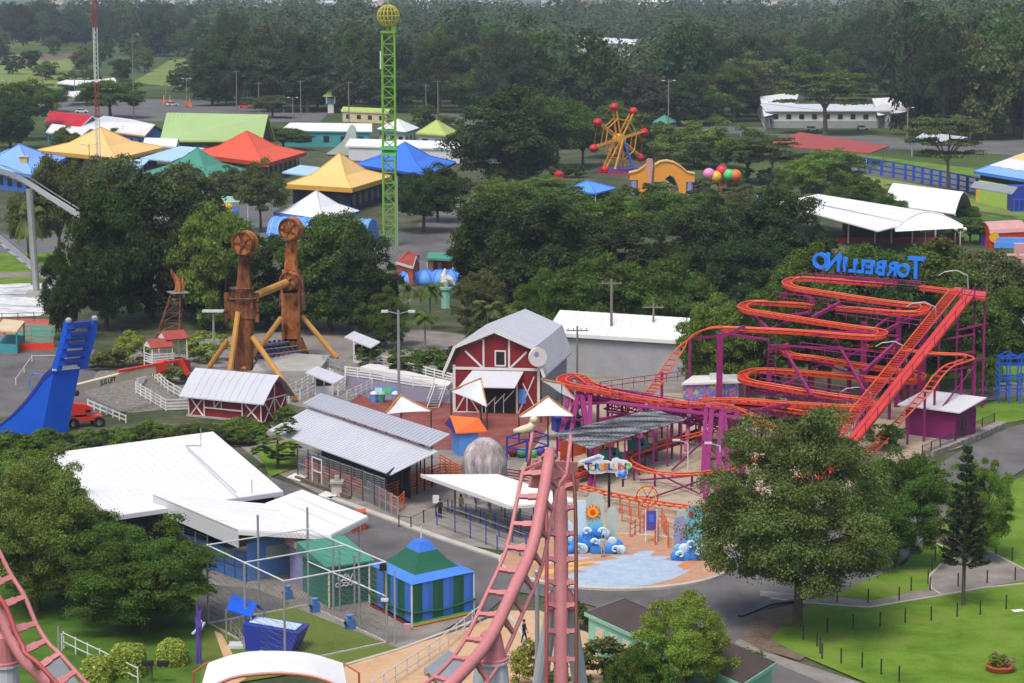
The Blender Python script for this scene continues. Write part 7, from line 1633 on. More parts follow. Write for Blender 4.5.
# ================================================================ arched white hall on the right
def vault(o, name, a, c, width_v, z0, rise, m, n=12, th=.15):
    """a curved sheet: a-c is one springing line, width_v the step to the other one"""
    vs = []; N = n + 1
    for k in range(N):
        t = k / n; off = width_v * t + Z * (z0 + rise * math.sin(math.pi * t))
        vs += [Vector((a.x, a.y, 0)) + off, Vector((c.x, c.y, 0)) + off]
    vs += [v - Z * th for v in vs]; m2 = 2 * N; fs = []
    for k in range(n): i = 2 * k; fs += [(i, i + 1, i + 3, i + 2), (i + m2 + 2, i + m2 + 3, i + m2 + 1, i + m2)]
    fs += [(2 * k, 2 * k + 2, 2 * k + 2 + m2, 2 * k + m2) for k in range(n)] + [(2 * k + 3, 2 * k + 1, 2 * k + 1 + m2, 2 * k + 3 + m2) for k in range(n)] + [(0, m2, m2 + 1, 1), (2 * n + 1, 2 * n + 1 + m2, 2 * n + m2, 2 * n)]
    return MB().add(vs, fs).build(name, m, o)
o = thing('arched_hall', 'long white hall with wide roof slope and an arched front bay', 'hall', T(880, 244))
RP = [T(775, 203, 4.6), T(878, 231, 4.2), T(944, 214, 6.0), T(818, 194, 6.0)]
MB().slab(RP, .2).build('roof', 'bright_roof', o)
b = MB(); m0, m1 = RP[0].lerp(RP[3], .45), RP[1].lerp(RP[2], .45); b.bar(up(m0, .05), up(m1, .05), .25, .12); b.build('ridge_cap', 'white_metal', o)
a, c = T(896, 228, 0), T(964, 226, 0); fa, fb = T(895, 229.5, 4.2), T(963, 226, 4.4)
arcp = [fa.lerp(fb, k / 12) + Z * (2.2 * math.sin(math.pi * k / 12)) + Vector((0, 3.5 * math.sin(math.pi * k / 12), 0)) for k in range(13)]
MB().add(arcp + [fa + Vector((0, -.5, -.3)), fb + Vector((0, -.5, -.3))], [(i, i + 1, 14 if i >= 6 else 13) for i in range(12)] + [(13, 6, 14)]).build('front_bay_roof', 'bright_roof', o)
b = MB(); b.tube([p + Z * .05 for p in arcp], .15, 5); b.build('arch_edge', 'white_paint', o)
w0_, w1_ = T(842, 243), T(958, 243); MB().prism([w0_, w1_, w1_ + Vector((2, 14, 0)), w0_ + Vector((2, 14, 0))], (0, 0, 3.4)).build('wall', 'black', o)  # black block, not a real wall: shaded interior painted as colour
MB().bar(w0_ + Vector((-1, -.3, .5)), w1_ + Vector((1, -.3, .5)), .3, 1.0).build('low_wall', 'barn_red', o)
for t in (.05, .28, .42, .6, .8, .97): p = w0_.lerp(w1_, t) + Vector((0, -.5, 0)); MB().cyl(p, up(p, 4.0), .14, n=6).build('post', 'white_metal', o)
o = thing('arched_canopy', 'white barrel vaulted canopy behind the arched hall', 'canopy', T(925, 232))
e0, e1 = T(884, 205, 3.2), T(955, 215, 3.2); wv = T(975, 204, 3.2) - e1; wv.z = 0; wv = Vector((5.5, 13, 0))
vault(o, 'vault', e0, e1, wv, 3.4, 3.4, 'bright_roof')
for p in (e0, e1, e0 + wv, e1 + wv): MB().cyl((p.x, p.y, 0), (p.x, p.y, 3.4), .15, n=6).build('post', 'white_metal', o)
for x, y, lb in ((925, 250, 'white globe lamps on a post before the arched hall, left one'), (960, 250, 'white globe lamps on a post before the arched hall, right one')):
    q = T(x, y); o = thing('globe_lamp', lb, 'lamp', q, 'globe lamps of the arched hall'); MB().cyl(q, up(q, 3.3), .08).build('post', 'white_paint', o)
    for dx, dz in ((-.75, 3.5), (0, 3.9), (.75, 3.5)): MB().ball(q + Vector((dx, 0, dz)), .36, 1, 10, 6).build('globe', 'white_paint', o, smooth=True)
    MB().tube([q + Vector((-.75, 0, 3.2)), q + Vector((0, 0, 2.9)), q + Vector((.75, 0, 3.2))], .05, 5).build('arm', 'white_paint', o)
# lime shop, circus tent roof, red train hall
o = thing('shop', 'lime green walled shop with grey lean-to roof and orange posts at the right', 'shop', T(985, 204)); a, c = T(977, 202), T(1010, 210)
MB().prism([a, c, c + Vector((2, 5, 0)), a + Vector((2, 5, 0))], (0, 0, 4.2)).build('wall', 'lime_wall', o)
for p in (a, c): MB().bar(p + Vector((0, -.1, 0)), p + Vector((0, -.1, 4.2)), .6).build('corner_post', 'orange_wall', o)
MB().slab([T(970, 187, 5.2), T(1012, 194, 5.0), T(1018, 187, 6.0), T(975, 181, 6.2)], .15).build('roof', 'galvanised', o)
b = MB(); p = T(1012, 212); MB().prism([p + Vector((0, .3, 0)), p + Vector((7, .3, 0)), p + Vector((7, 5, 0)), p + Vector((0, 5, 0))], (0, 0, 5)).build('side_wing', 'deep_blue', o)
b = MB()
for k in range(6): b.bar(p + Vector((.3 + k * 1.0, -.2, 0)), p + Vector((.3 + k * 1.0, -.2, 2.6)), .1)
for z_ in (.2, 2.5): b.bar(p + Vector((0, -.2, z_)), p + Vector((6, -.2, z_)), .1)
b.build('blue_gate', 'hip_blue', o)
o, qd, ctr, zr_ = pavilion('big_top', 'blue edged big top with white and orange patched roof at the right edge', 'tent', (974, 171), (1042, 182), (1078, 166), 152, 6.0, 'sky_blue_roof', 'sky_blue_edge', 'navy', None, .6)
mid = [ctr.lerp(p, .62) for p in qd]; b = MB(); zz = lambda t: 6.0 + (zr_ - 6.0) * (1 - t)
def ringpts(t, n=9, j=0.0):
    out = []
    for i in range(4):
        a, c = qd[i], qd[(i + 1) % 4]
        for k in range(n): s_ = t * (1 + (j * math.sin(3.1 * k + i * 2) if j else 0)); p = a.lerp(c, k / n); out.append(Vector((ctr.x + (p.x - ctr.x) * s_, ctr.y + (p.y - ctr.y) * s_, zz(s_) + .06)))
    return out
r1, r2 = ringpts(.72, 9, .13), ringpts(.34, 9, .12); N = len(r1)
MB().add(r1 + r2, [(i, (i + 1) % N, N + (i + 1) % N, N + i) for i in range(N)]).build('white_patch', 'white_paint', o)
MB().add([p + Z * .03 for p in r2] + [Vector((ctr.x, ctr.y, zr_ + .12))], [(i, (i + 1) % N, N) for i in range(N)]).build('orange_cap', 'hip_yellow', o)
q = T(994, 246); o = thing('train_hall', 'small red round roofed train hall with a blue door at the right', 'hall', q)
a, c = T(979, 244), T(990, 249); d_ = (c - a); bk = Vector((6.5, 3.0, 0)); n = 8
prof = [a + d_ * t + Z * z_ for t, z_ in [(0, 0), (0, 2.6)] + [(.5 - .5 * math.cos(math.pi * k / n), 2.6 + 1.5 * math.sin(math.pi * k / n)) for k in range(1, n)] + [(1, 2.6), (1, 0)]]
MB().prism(prof, bk).build('hall_body', 'lift_red', o)
MB().prism([p + (p - (a + d_ * .5 + Z * 2.0)) * .06 - bk * .03 for p in prof[1:-1]] + [p + (p - (a + d_ * .5 + Z * 2.0)) * -.02 - bk * .03 for p in prof[1:-1]][::-1], bk * 1.06).build('roof', 'salmon_roof', o)
mdd = a + d_ * .5; MB().bar(mdd - Vector((.1, .1, 0)) + Z * 0, mdd - Vector((.1, .1, 0)) + Z * 2.2, 1.1, .15).build('door', 'deep_blue', o)
MB().disc(c + bk * .1 + Vector((0, -.2, 2.0)), .9, (0.3, -1, 0), .2, 16).build('round_window', 'balloon_yellow', o); MB().box(c + bk * .45 + Vector((0, -.3, 1.2)), (2.6, .8, 1.2), .4).build('mural', 'purple', o)
o = MB().box(T(1012, 249) + Z * .7, (6, 2.4, 1.0), -.2).box(T(1012, 249) + Z * 1.5, (5, 1.8, .8), -.2).build('train_car', 'igloo_blue'); tag(o, 'blue little train car right of the red train hall', 'train car')
o = MB().box(T(1016, 262) + Z * .6, (7, 3, 1.2), -.2).box(T(1020, 258) + Z * 1.6, (2, 1.6, 1.6), -.2).build('kiddie_ride', 'salmon_roof'); tag(o, 'pinkish red ride base at the right edge below the train car', 'ride')
fence('blue_fence', 'tall blue metal fence along the street at the right', [(859, 172), (905, 180), (940, 187), (986, 197)], h=3.6, rails=3, post_m='hip_blue_edge', gap=5.5, pr=.28, rw=.2, mesh='chain_link', flat=True)
for i in range(20):
    pass
# coloured flying ride behind the trees
q = T(212, 222); o = thing('flying_ride', 'colourful children flying ride with blue arched arms and a white ring', 'ride', q)
MB().lathe(q, [(4.2, 0), (4.2, .5), (1.2, .9), (.8, 2.6), (.5, 3.0)], 16).build('base', 'deep_blue', o)
for a in np.linspace(0, 6.283, 7)[:-1]:
    d_ = Vector((math.cos(a), math.sin(a), 0)); MB().tube([q + d_ * .5 + Z * 2.5, q + d_ * .9 + Z * 5.2, q + d_ * 1.9 + Z * 6.1, q + d_ * 2.9 + Z * 5.3], [.22, .2, .2, .16], 6).build('arm', 'pale_blue_roof', o)
for i, (x, y, mm) in enumerate([(182, 217, 'balloon_yellow'), (190, 217, 'igloo_blue'), (198, 213, 'purple'), (218, 211, 'balloon_yellow'), (226, 208, 'balloon_yellow'), (221, 213, 'balloon_green'), (232, 214, 'hip_blue'), (206, 213, 'deep_blue')]):
    MB().ball(A(x, y, q.y - 1), 1.35, .9, 10, 6).build('car', mm, o, smooth=True)
rc = A(204, 200, q.y); MB().tube([rc + Vector((8.2 * math.cos(a), 7.0 * math.sin(a), 0)) for a in np.linspace(0, 6.283, 41)[:-1]], .14, 5, closed=True).build('ring', 'white_metal', o)
MB().lathe(A(222, 201, q.y + 2), [(3.4, 0), (2.8, .45), (.1, .9)], 14).build('umbrella', 'mint', o)
for a in np.linspace(0, 6.283, 9)[:-1]: p = rc + Vector((8.2 * math.cos(a), 7.0 * math.sin(a), 0)); MB().cyl((p.x, p.y, 0), p, .1, n=5).build('post', 'white_metal', o)
o = thing('stall', 'dark red stall front below the teal pavilion', 'stall', T(229, 192)); a, c = T(214, 196), T(246, 198)
MB().prism([a, c, c + Vector((0, 3, 0)), a + Vector((0, 3, 0))], (0, 0, 2.6)).build('wall', 'barn_red', o); MB().slab([a + Vector((-.4, -1.2, 2.6)), c + Vector((.4, -1.2, 2.6)), c + Vector((.4, 3, 3.1)), a + Vector((-.4, 3, 3.1))], .12).build('roof', 'hip_yellow_edge', o)
# white winged sculpture and green post among the palms
q = T(446, 308); o = thing('winged_sculpture', 'white winged sculpture on a green pedestal among the palms', 'sculpture', q); MB().lathe(q, [(.7, 0), (.7, 2.6), (.9, 2.6), (.9, 2.9)], 8).build('pedestal', 'mint', o)
b = MB(); c = up(q, 2.9); b.tube([c, c + Vector((-.2, 0, .8)), c + Vector((-.3, 0, 1.6)), c + Vector((-.1, 0, 2.6))], [.35, .6, .45, .12], 8); b.tube([c + Vector((0, 0, 1.3)), c + Vector((.7, 0, 1.0)), c + Vector((1.4, 0, .1))], [.5, .4, .06], 8); b.build('figure', 'white_paint', o)
fence('railing', 'white railing at the bend of the park road', [(452, 205), (458, 200), (466, 196)], h=1.2, rails=3, post_m='white_paint', gap=2, cat='railing')
o = MB().box(T(461, 196) + Z * 1.2, (.5, .5, 2.4)).box(T(461, 196) + Z * 2.6, (.8, .8, .4)).build('gate_post', 'cream'); tag(o, 'cream gate post at the bend of the park road', 'post')
# parked cars and small things in the far car parks
def car(px, py, m, label, rz):
    q = T(px, py); o = thing('parked_car', label, 'car', q, 'cars parked in the far car parks', rz)
    l = lambda *p: Vector(p); b = MB(); b.prism([l(-2.1, -.85, .35), l(2.1, -.85, .35), l(2.15, -.85, .8), l(1.2, -.85, .95), l(-2.0, -.85, .98), l(-2.15, -.85, .7)], (0, 1.7, 0)); b.build('body', m, o, local=True)
    MB().prism([l(-1.6, -.78, .95), l(1.0, -.78, .95), l(.45, -.7, 1.48), l(-1.25, -.7, 1.48)], (0, 1.5, 0)).build('cabin', 'glass_dark', o, local=True)
    MB().box((-.4, .0, 1.5), (1.6, 1.35, .06)).build('roof', m, o, local=True)
    for x in (-1.35, 1.35):
        for y in (-.8, .8): MB().disc((x, y, .33), .33, (0, 1, 0), .22, 10).build('wheel', 'rubber', o, local=True)
for x, y, m, lb, rz in [(812, 131, 'white_metal', 'white car parked behind the rusty red roof', .2), (862, 130, 'white_paint', 'white van like car behind the red roof, right one', .1), (468, 111, 'white_paint', 'white car beside the tall pole left of the dark tree', .3),
                        (172, 106, 'white_paint', 'small white car near the cones in the far car park', .6), (245, 108, 'lift_red', 'red orange car at the far right of the car park', .2), (82, 113, 'white_metal', 'silver car in the far left car park', 0)]: car(x, y, m, lb, rz)
for x, y in ((164, 103), (170, 103.5), (187, 104), (190, 106.5)):
    q = T(x, y); o = thing('barrier_block', 'small orange barrier at the far end of the car park', 'barrier', q, 'orange barriers in the far car park'); MB().box(up(q, .5), (1.4, .8, 1.0)).build('block', 'orange_paint', o); MB().cyl(up(q, 1), up(q, 3), .15, n=6).build('marker_post', 'balloon_yellow', o)

# ================================================================ lower left: white roofs, cage court, sheds, tent
o = thing('white_roof_hall', 'wide flat white roofed hall behind the leafy foreground trees', 'hall', T(160, 505)); PA = [T(40, 454.5, 4.6), T(112, 516, 4.2), T(283, 491, 4.4), T(213, 431.5, 4.9)]
MB().slab(PA, .25).build('roof', 'bright_roof', o); c4 = sum(PA, Vector()) / 4
for (a0, a1, c0, c1, nn_) in ((PA[0], PA[3], PA[1], PA[2], 22),):
    b = MB()
    for k in range(1, nn_): t = k / nn_; b.bar(up(a0.lerp(a1, t), .012), up(c0.lerp(c1, t), .012), .05, .03)
    b.build('roof_seam', 'bright_roof', o)
b = MB(); b.bar(PA[1] - Z * .2, PA[2] - Z * .2, .16, .34); b.bar(PA[0] - Z * .2, PA[1] - Z * .2, .12, .34); b.build('gutter', 'white_metal', o)
MB().prism([Vector((c4.x + (p.x - c4.x) * .93, c4.y + (p.y - c4.y) * .93, 0)) for p in PA], (0, 0, 4.0)).build('wall', 'black', o)  # solid black block painting the shade of the open front beneath the roof
b = MB(); a, c, d_ = T(201, 446, 4.9), T(186, 447, 4.9), T(236, 494, 4.7); b.tube([up(a, .05), up(c, .1), up(d_, .15)], .05, 4); b.bar(a, up(a, 1.6), .06); b.bar(T(252, 493, 4.5), T(252, 493, 4.5) + Z * 1.1, .06); b.build('roof_pipe', 'grey_metal', o)
o = thing('white_canopy', 'folded white canopy roof over the blue walled booths', 'canopy', T(260, 560))
B0, B1, B2, B3, B4, B5, B6 = T(153, 494, 5.0), T(238, 529.5, 4.4), T(331, 535, 4.0), T(368, 516, 4.2), T(302, 489.5, 4.7), T(265, 503.5, 4.2), T(186, 482, 4.6)
MB().slab([B0, B1, B2, B5], .14).build('roof', 'bright_roof', o); MB().slab([up(B5, .03), up(B2, .03), B3, B4], .14).build('roof', 'bright_roof', o)
b = MB()
for (a0, a1, c0, c1, nn_) in ((B0, B1, B5, B2, 4), (B5, B4, B2, B3, 3)):
    for k in range(1, nn_): t = k / nn_; b.bar(up(a0.lerp(a1, t), .035), up(c0.lerp(c1, t), .035), .05, .03)
b.build('roof_seam', 'bright_roof', o)
MB().prism([B0 - Z * .05, B1 - Z * .05, B1 - Z * 1.4, B0 - Z * 1.4], (.06, .1, 0)).build('side_panel', 'white_metal', o); b = MB(); b.bar(B1 - Z * .25, B2 - Z * .25, .08, .3); b.bar(B2 - Z * .25, B3 - Z * .25, .08, .3); b.build('fascia', 'white_paint', o)
a, c = T(184, 562), T(246, 583); MB().prism([a, c, c + Vector((-.4, .8, 0)), a + Vector((-.4, .8, 0))], (0, 0, 2.2)).build('blue_wall', 'blue_wall', o)
a2, c2 = T(247, 583), T(330, 565); MB().prism([a2, c2, c2 + Vector((.3, 4, 0)), a2 + Vector((.3, 4, 0))], (0, 0, 3.0)).build('blue_wall', 'igloo_blue', o)
pd = (c2 - a2).normalized(); pn = Vector((pd.y, -pd.x, 0)); MB().bar(a2.lerp(c2, .22) + pn * .1 + Z * 2.0, a2.lerp(c2, .6) + pn * .1 + Z * 2.0, .06, 1.1).build('panel', 'panel_pale', o)
b = MB(); wd_ = (c - a).normalized(); wn_ = Vector((wd_.y, -wd_.x, 0))
for k in range(1, 6): p = a.lerp(c, k / 6) + wn_ * .04; b.bar(p, up(p, 2.2), .06)
b.bar(a + wn_ * .04 + Z * 1.1, c + wn_ * .04 + Z * 1.1, .05); b.build('wall_batten', 'deep_blue', o)
p = T(372, 540); MB().prism([T(352, 534), T(366, 531), T(366, 527), T(352, 529)], (0, 0, 1.6)).build('brown_wall', 'brick_orange', o)
for p in (B2, B3, B4): q = p.lerp(B5, .08); MB().cyl((q.x, q.y, 0), (q.x, q.y, q.z - .1), .09, n=6).build('post', 'white_paint', o)
# cage court
Pn, Pr = T(284, 581, 5.8), T(386, 562, 5.8); Pf = T(307.5, 529, 5.8); Pl = Pn + Pf - Pr; Pl = T(207, 545, 5.8)
o = thing('net_court', 'tall grey post and net cage around the green turf', 'cage', (Pn + Pf) / 2 - Z * 5.8)
cor = [Pn, Pr, Pf, Pl]
for i, (a, c, kk) in enumerate(((Pn, Pr, 1), (Pr, Pf, 3), (Pf, Pl, 2), (Pl, Pn, 2))):
    for k in range(kk): p = a.lerp(c, k / kk); MB().cyl((p.x, p.y, 0), (p.x, p.y, p.z + (1.6 if i == 2 else 0)), .085, n=7).build('post', 'galvanised', o)
    for z_ in ((0,) if i != 1 else (0, -2.4)): MB().tube([up(a, z_), up(c, z_)], .055, 6).build('rail', 'white_metal', o)
    MB().poly([Vector((a.x, a.y, .1)), Vector((c.x, c.y, .1)), c, a]).build('net', 'chain_link', o)
    MB().bar(Vector((a.x, a.y, .12)), Vector((c.x, c.y, .12)), .14, .2).build('base_kerb', 'pale_concrete', o)
MB().tube([Pl.lerp(Pn, .5), Pf.lerp(Pr, .5)], .05, 6).build('rail', 'white_metal', o)
for x, y0, y1 in ((395, 645, 571), (340, 613, 548), (355, 627, 556)): q = T(x, y0); o2 = MB().cyl(q, up(q, A(x, y1, q.y).z), .07, n=6).build('post', 'galvanised', o)
p = up(Pr, 0) - Z * .3; MB().box(p + Vector((-.2, -.2, 0)), (.45, .5, .45)).build('floodlight', 'black', o); MB().box(up(Pr, -2.6) + Vector((-.1, -.15, 0)), (.5, .4, .15)).build('floodlight', 'white_metal', o)
fence('mesh_fence', 'grey mesh fence panels along the blue wall behind the tree', [(163, 548), (184, 562), (208, 572)], h=2.8, rails=2, post_m='galvanised', gap=2.6, pr=.05, flat=False, rw=.06, mesh='chain_link')
# sheds
def shed(name, label, L, F_, Rr, h, wall_l, wall_r, roof, over=.35, rise=.7):
    l, f_, r_ = T(*L), T(*F_), T(*Rr); bk = l + r_ - f_; o = thing(name, label, 'shed', f_)
    MB().prism([f_, r_, bk, l], (0, 0, h)).build('wall', wall_r, o)
    n1 = (r_ - f_).normalized(); n2 = (l - f_).normalized()
    P = [f_ - n1 * over - n2 * over + Z * (h + .1), r_ + n1 * over - n2 * over + Z * (h + .1), bk + n1 * over + n2 * over + Z * (h + rise), l - n1 * over + n2 * over + Z * (h + rise)]
    vs = [up(p, .1) for p in P] + [P[0] - Z * .02, P[1] - Z * .02, Vector((P[2].x, P[2].y, h - .02)), Vector((P[3].x, P[3].y, h - .02))]
    MB().add(vs, [(0, 1, 2, 3), (7, 6, 5, 4), (0, 4, 5, 1), (1, 5, 6, 2), (2, 6, 7, 3), (3, 7, 4, 0)]).build('roof', roof, o)
    return o, f_, r_, l, n1, n2
o, f_, r_, l_, n1, n2 = shed('lavender_shed', 'pale lavender shed with a salmon roof behind the green shed', (290, 581), (306, 590), (330, 579), 2.9, 'lavender', 'lavender', 'salmon_roof')
o, f_, r_, l_, n1, n2 = shed('green_shed', 'green clapboard shed with white painted emblem and green roof', (303, 592), (329, 608.5), (369, 602.5), 3.0, 'shed_green', 'shed_green', 'teal_roof')
nn = Vector((n1.y, -n1.x, 0)); b = MB(); Lw = (r_ - f_).length
for k in range(14): z_ = .12 + k * .21; b.bar(f_ + nn * .03 + Z * z_, r_ + nn * .03 + Z * z_, .05, .04)
n2n = Vector((-n2.y, n2.x, 0))
b.build('clapboard', 'shed_green', o)
b = MB(); c = f_ + n1 * Lw * .42 + nn * .08 + Z * 2.15
def ringm(b, c, r_, t=.05): b.tube([c + n1 * r_ * math.cos(a) + Z * r_ * math.sin(a) for a in np.linspace(0, 6.283, 13)[:-1]], t, 4, closed=True)
em = MB(); ringm(em, c - n1 * .42, .22, .07); ringm(em, c, .22, .07); em.bar(c + n1 * .35 - Z * .18, c + n1 * .55 + Z * .22, .1, .04); em.bar(c + n1 * .6 + Z * .2, c + n1 * .78 - Z * .18, .1, .04); em.bar(c - n1 * .2 - Z * .1, c + n1 * .2 + Z * .16, .1, .04)
for k in range(5): ringm(em, c + n1 * (-.7 + .35 * k) - Z * (.5 - .04 * (k % 2)), .14, .05)
em.build('emblem', 'white_paint', o)
b = MB(); b.bar(f_ + nn * .05, f_ + nn * .05 + Z * 3, .14); b.bar(r_ + nn * .05, r_ + nn * .05 + Z * 3, .12); b.build('corner_board', 'lift_cream', o)
# tent
tq = [T(370, 607), T(412, 629), T(474, 615)]; tq.append(tq[0] + tq[2] - tq[1]); tc = sum(tq, Vector()) / 4; o = thing('striped_tent', 'square blue and green striped tent with a pointed roof', 'tent', tc)
He = 3.15; za = A(420, 538, tc.y).z; panels = 6
for i in range(4):
    a, c = tq[i], tq[(i + 1) % 4]; d_ = (c - a); nrm = Vector((d_.y, -d_.x, 0)).normalized()
    for k in range(panels):
        p, q = a.lerp(c, k / panels), a.lerp(c, (k + 1) / panels); mm = 'tent_green' if k % 2 == 0 else 'tent_blue'
        zlo = .45 if i in (0, 1) else .05; bq = MB(); m_ = p.lerp(q, .5) + nrm * .06
        bq.add([up(p, zlo), up(m_, zlo), up(q, zlo), up(q, He), up(m_, He), up(p, He)], [(0, 1, 4, 5), (1, 2, 3, 4)]); bq.build('side_stripe', mm, o)
    MB().tube([up(a, 1.15) + nrm * .1, up(a.lerp(c, .5), .95) + nrm * .12, up(c, 1.2) + nrm * .1], .08, 5).build('sash', 'tent_green', o)
    for j, mm in enumerate(('gondola_red', 'yellow_paint', 'balloon_green') if i == 1 else ('barn_red',)):
        MB().bar(up(a, .1 + .13 * j), up(c, .1 + .13 * j), .08, .12 if i == 1 else .3).build('skirt_band', mm, o)
    MB().cyl(a, up(a, He), .07, n=6).build('pole', 'white_metal', o)
levels = [(1.03, He + .05), (.72, He + .38), (.48, He + .90), (.30, He + 1.5), (.16, He + 2.1), (.0, za)]
for li in range(5):
    (s0, z0), (s1, z1) = levels[li], levels[li + 1]; b = MB()
    P0 = [Vector((tc.x + (p.x - tc.x) * s0, tc.y + (p.y - tc.y) * s0, z0)) for p in tq]; P1_ = [Vector((tc.x + (p.x - tc.x) * s1, tc.y + (p.y - tc.y) * s1, z1)) for p in tq]
    b.add(P0 + P1_, [(i, (i + 1) % 4, 4 + (i + 1) % 4, 4 + i) for i in range(4)]); b.build('roof_band', ('sky_blue_edge', 'tent_green', 'tent_green', 'tent_blue', 'tent_blue')[li], o)
MB().cyl((tc.x, tc.y, za - .2), (tc.x, tc.y, za + .9), .06, n=6).build('finial', 'white_metal', o); MB().box(tq[1] + Vector((-.3, -.5, .25)), (.5, .4, .5)).build('brick', 'salmon_roof', o)
# blue counter and blue ridge tent
a, c = T(246, 652), T(290, 656); o = thing('blue_counter', 'dark blue slanted box counter at the near corner of the turf', 'counter', a); bk = Vector((.5, 2.2, 0))
p0, p1, p2, p3 = a, c, T(298, 633.5, 1.6), T(245, 615, 1.6)
n_ = (p1 - p0); up0, up1 = p0 + Z * 1.95 + Vector((-.2, 0, 0)), p1 + Z * 1.55 + Vector((.55, 0, 0))
MB().add([p0, p1, up1, up0, p0 + bk, p1 + bk, up1 + bk + Vector((.1, .2, 0)), up0 + bk], [(0, 1, 2, 3), (5, 4, 7, 6), (1, 5, 6, 2), (4, 0, 3, 7), (3, 2, 6, 7), (1, 0, 4, 5)]).build('counter_body', 'deep_blue', o)
t0 = up0.lerp(up1, .08) + bk * .2 + Z * .05; t1 = up0.lerp(up1, .92) + bk * .2 + Z * .05; MB().prism([t0, t1, t1 + bk * .65, t0 + bk * .65], (0, 0, .06)).build('counter_top', 'cloud_pale', o)
o = thing('ridge_canopy', 'bright blue ridge roofed canopy behind the blue counter', 'canopy', T(246, 640)); P = [T(226, 609, 2.3), T(251, 617, 2.3), T(264, 610, 2.3), T(240, 599, 2.3)]
r0, r1_ = (P[0] + P[3]) / 2 + Z * .7, (P[1] + P[2]) / 2 + Z * .7
MB().slab([P[0], P[1], r1_, r0], .08).build('roof', 'blue_paint', o); MB().slab([up(r0, .01), up(r1_, .01), P[2], P[3]], .08).build('roof', 'blue_paint', o)
for p in P: MB().cyl((p.x, p.y, 0), p, .06, n=6).build('pole', 'galvanised', o)
MB().box(T(240, 648) + Z * .15, (1.5, 1.2, .3)).build('plinth', 'white_metal', o); fence('railing', 'small grey railing left of the blue counter', [(231, 634), (240, 644), (244, 652)], h=1.0, rails=3, post_m='grey_metal', gap=1.2, pr=.04, flat=False, rw=.05, cat='railing')
for x, y, lb in ((288, 600, 'small blue ball machine nearest the lavender shed'), (315, 613, 'small blue ball machine below the green shed'), (350, 630, 'small blue ball machine in front of the striped tent')):
    q = T(x, y); o = thing('ball_machine', lb, 'machine', q, 'blue ball machines along the turf'); MB().box(up(q, .35), (.62, .5, .7), .4).build('machine_body', 'blue_wall', o); MB().lathe(up(q, .7), [(.1, 0), (.26, .35), (.26, .4)], 8).build('hopper', 'igloo_blue', o); MB().cyl(up(q, .4) + Vector((-.2, -.3, 0)), up(q, .7) + Vector((-.35, -.5, 0)), .08, n=8).build('spout', 'black', o)
# white arched canopy at the bottom
top_b = [(208, 663), (228, 656), (250, 651.5), (283, 651), (311, 653.5), (343, 663)]; top_f = [(200, 690), (218, 682), (240, 674.5), (281, 671.5), (318, 676), (347, 688)]
o = thing('arched_canopy', 'white arched canopy with red frame at the bottom edge', 'canopy', T(270, 720)); za_ = [3.0, 3.35, 3.6, 3.65, 3.5, 3.0]
vb = [T(x, y, z_) for (x, y), z_ in zip(top_b, za_)]; vf = [T(x, y, z_) for (x, y), z_ in zip(top_f, za_)]
vb, vf = smoothline(vb, 4), smoothline(vf, 4); N = len(vb); vs = vb + vf + [v - Z * .08 for v in vb] + [v - Z * .08 for v in vf]
MB().add(vs, [(i, i + 1, N + i + 1, N + i)[::-1] for i in range(N - 1)] + [(2 * N + i, 2 * N + i + 1, 3 * N + i + 1, 3 * N + i) for i in range(N - 1)] + [(N + i, N + i + 1, 3 * N + i + 1, 3 * N + i)[::-1] for i in range(N - 1)] + [(0, N, 3 * N, 2 * N), (N - 1, 2 * N - 1, 4 * N - 1, 3 * N - 1)[::-1]]).build('arched_roof', 'bright_roof', o)
b = MB(); b.tube([v - Z * .15 for v in vf], .07, 5); b.tube([v - Z * .15 for v in vb], .07, 5); b.build('roof_frame', 'brick_orange', o)
for x0, y0, x1, y1 in ((208, 663, 193, 672), (343, 663, 359, 673)):
    p, q = T(x0, y0, 3.0), T(x1, y1, 2.9); MB().tube([p, q, Vector((q.x, q.y, 0))], .07, 6).build('frame_leg', 'brick_orange', o)
for p in (vb[0], vb[-1], vf[0], vf[-1]): MB().cyl((p.x, p.y, 0), p - Z * .1, .07, n=6).build('post', 'brick_orange', o)

# ================================================================ pink looping coaster in the foreground
pk = thing('pink_coaster', 'pink steel looping coaster with one thick spine tube rising in the lower middle', 'roller coaster', T(560, 690))
def spine(name, pts, rad, side, gauge, drop, ties, parent, railm='pink', n=8, ref=(0, 1, 0)):
    P = smoothline([A(*p) for p in pts], n); sd = [Vector(side(i / (len(P) - 1))).normalized() for i in range(len(P))]
    MB().tube(P, rad, 12).build(name, 'pink', parent, smooth=True)
    o_ = []; nr = []
    for i, p in enumerate(P):
        t = (P[min(i + 1, len(P) - 1)] - P[max(i - 1, 0)]).normalized(); s_ = (sd[i] - t * sd[i].dot(t)).normalized(); u = t.cross(s_); nr.append((s_, u if u.dot(Vector(ref)) > 0 else -u))
    for sg in (-1, 1):
        rl = [p + s_ * sg * gauge / 2 + u * drop for p, (s_, u) in zip(P, nr)]; o_.append(rl)
        MB().tube(rl, .11, 7).build('rail', railm if isinstance(railm, str) else railm[0 if sg < 0 else 1], parent, smooth=True)
    D = 0; nxt = .4
    for i in range(1, len(P)):
        D += (P[i] - P[i - 1]).length
        if D >= nxt:
            s_, u = nr[i]; b = MB(); t = (P[i] - P[i - 1]).normalized()
            for sg, rl in ((-1, o_[0]), (1, o_[1])): b.bar(P[i] + u * (drop * .25) + s_ * sg * rad * .3, P[i].lerp(rl[i], .55) + u * drop * .12, .16, .34, up=t); b.bar(P[i].lerp(rl[i], .5) + u * drop * .12, rl[i], .16, .24, up=t)
            b.build('crosstie', 'pink', parent); nxt = D + ties
    return P, o_
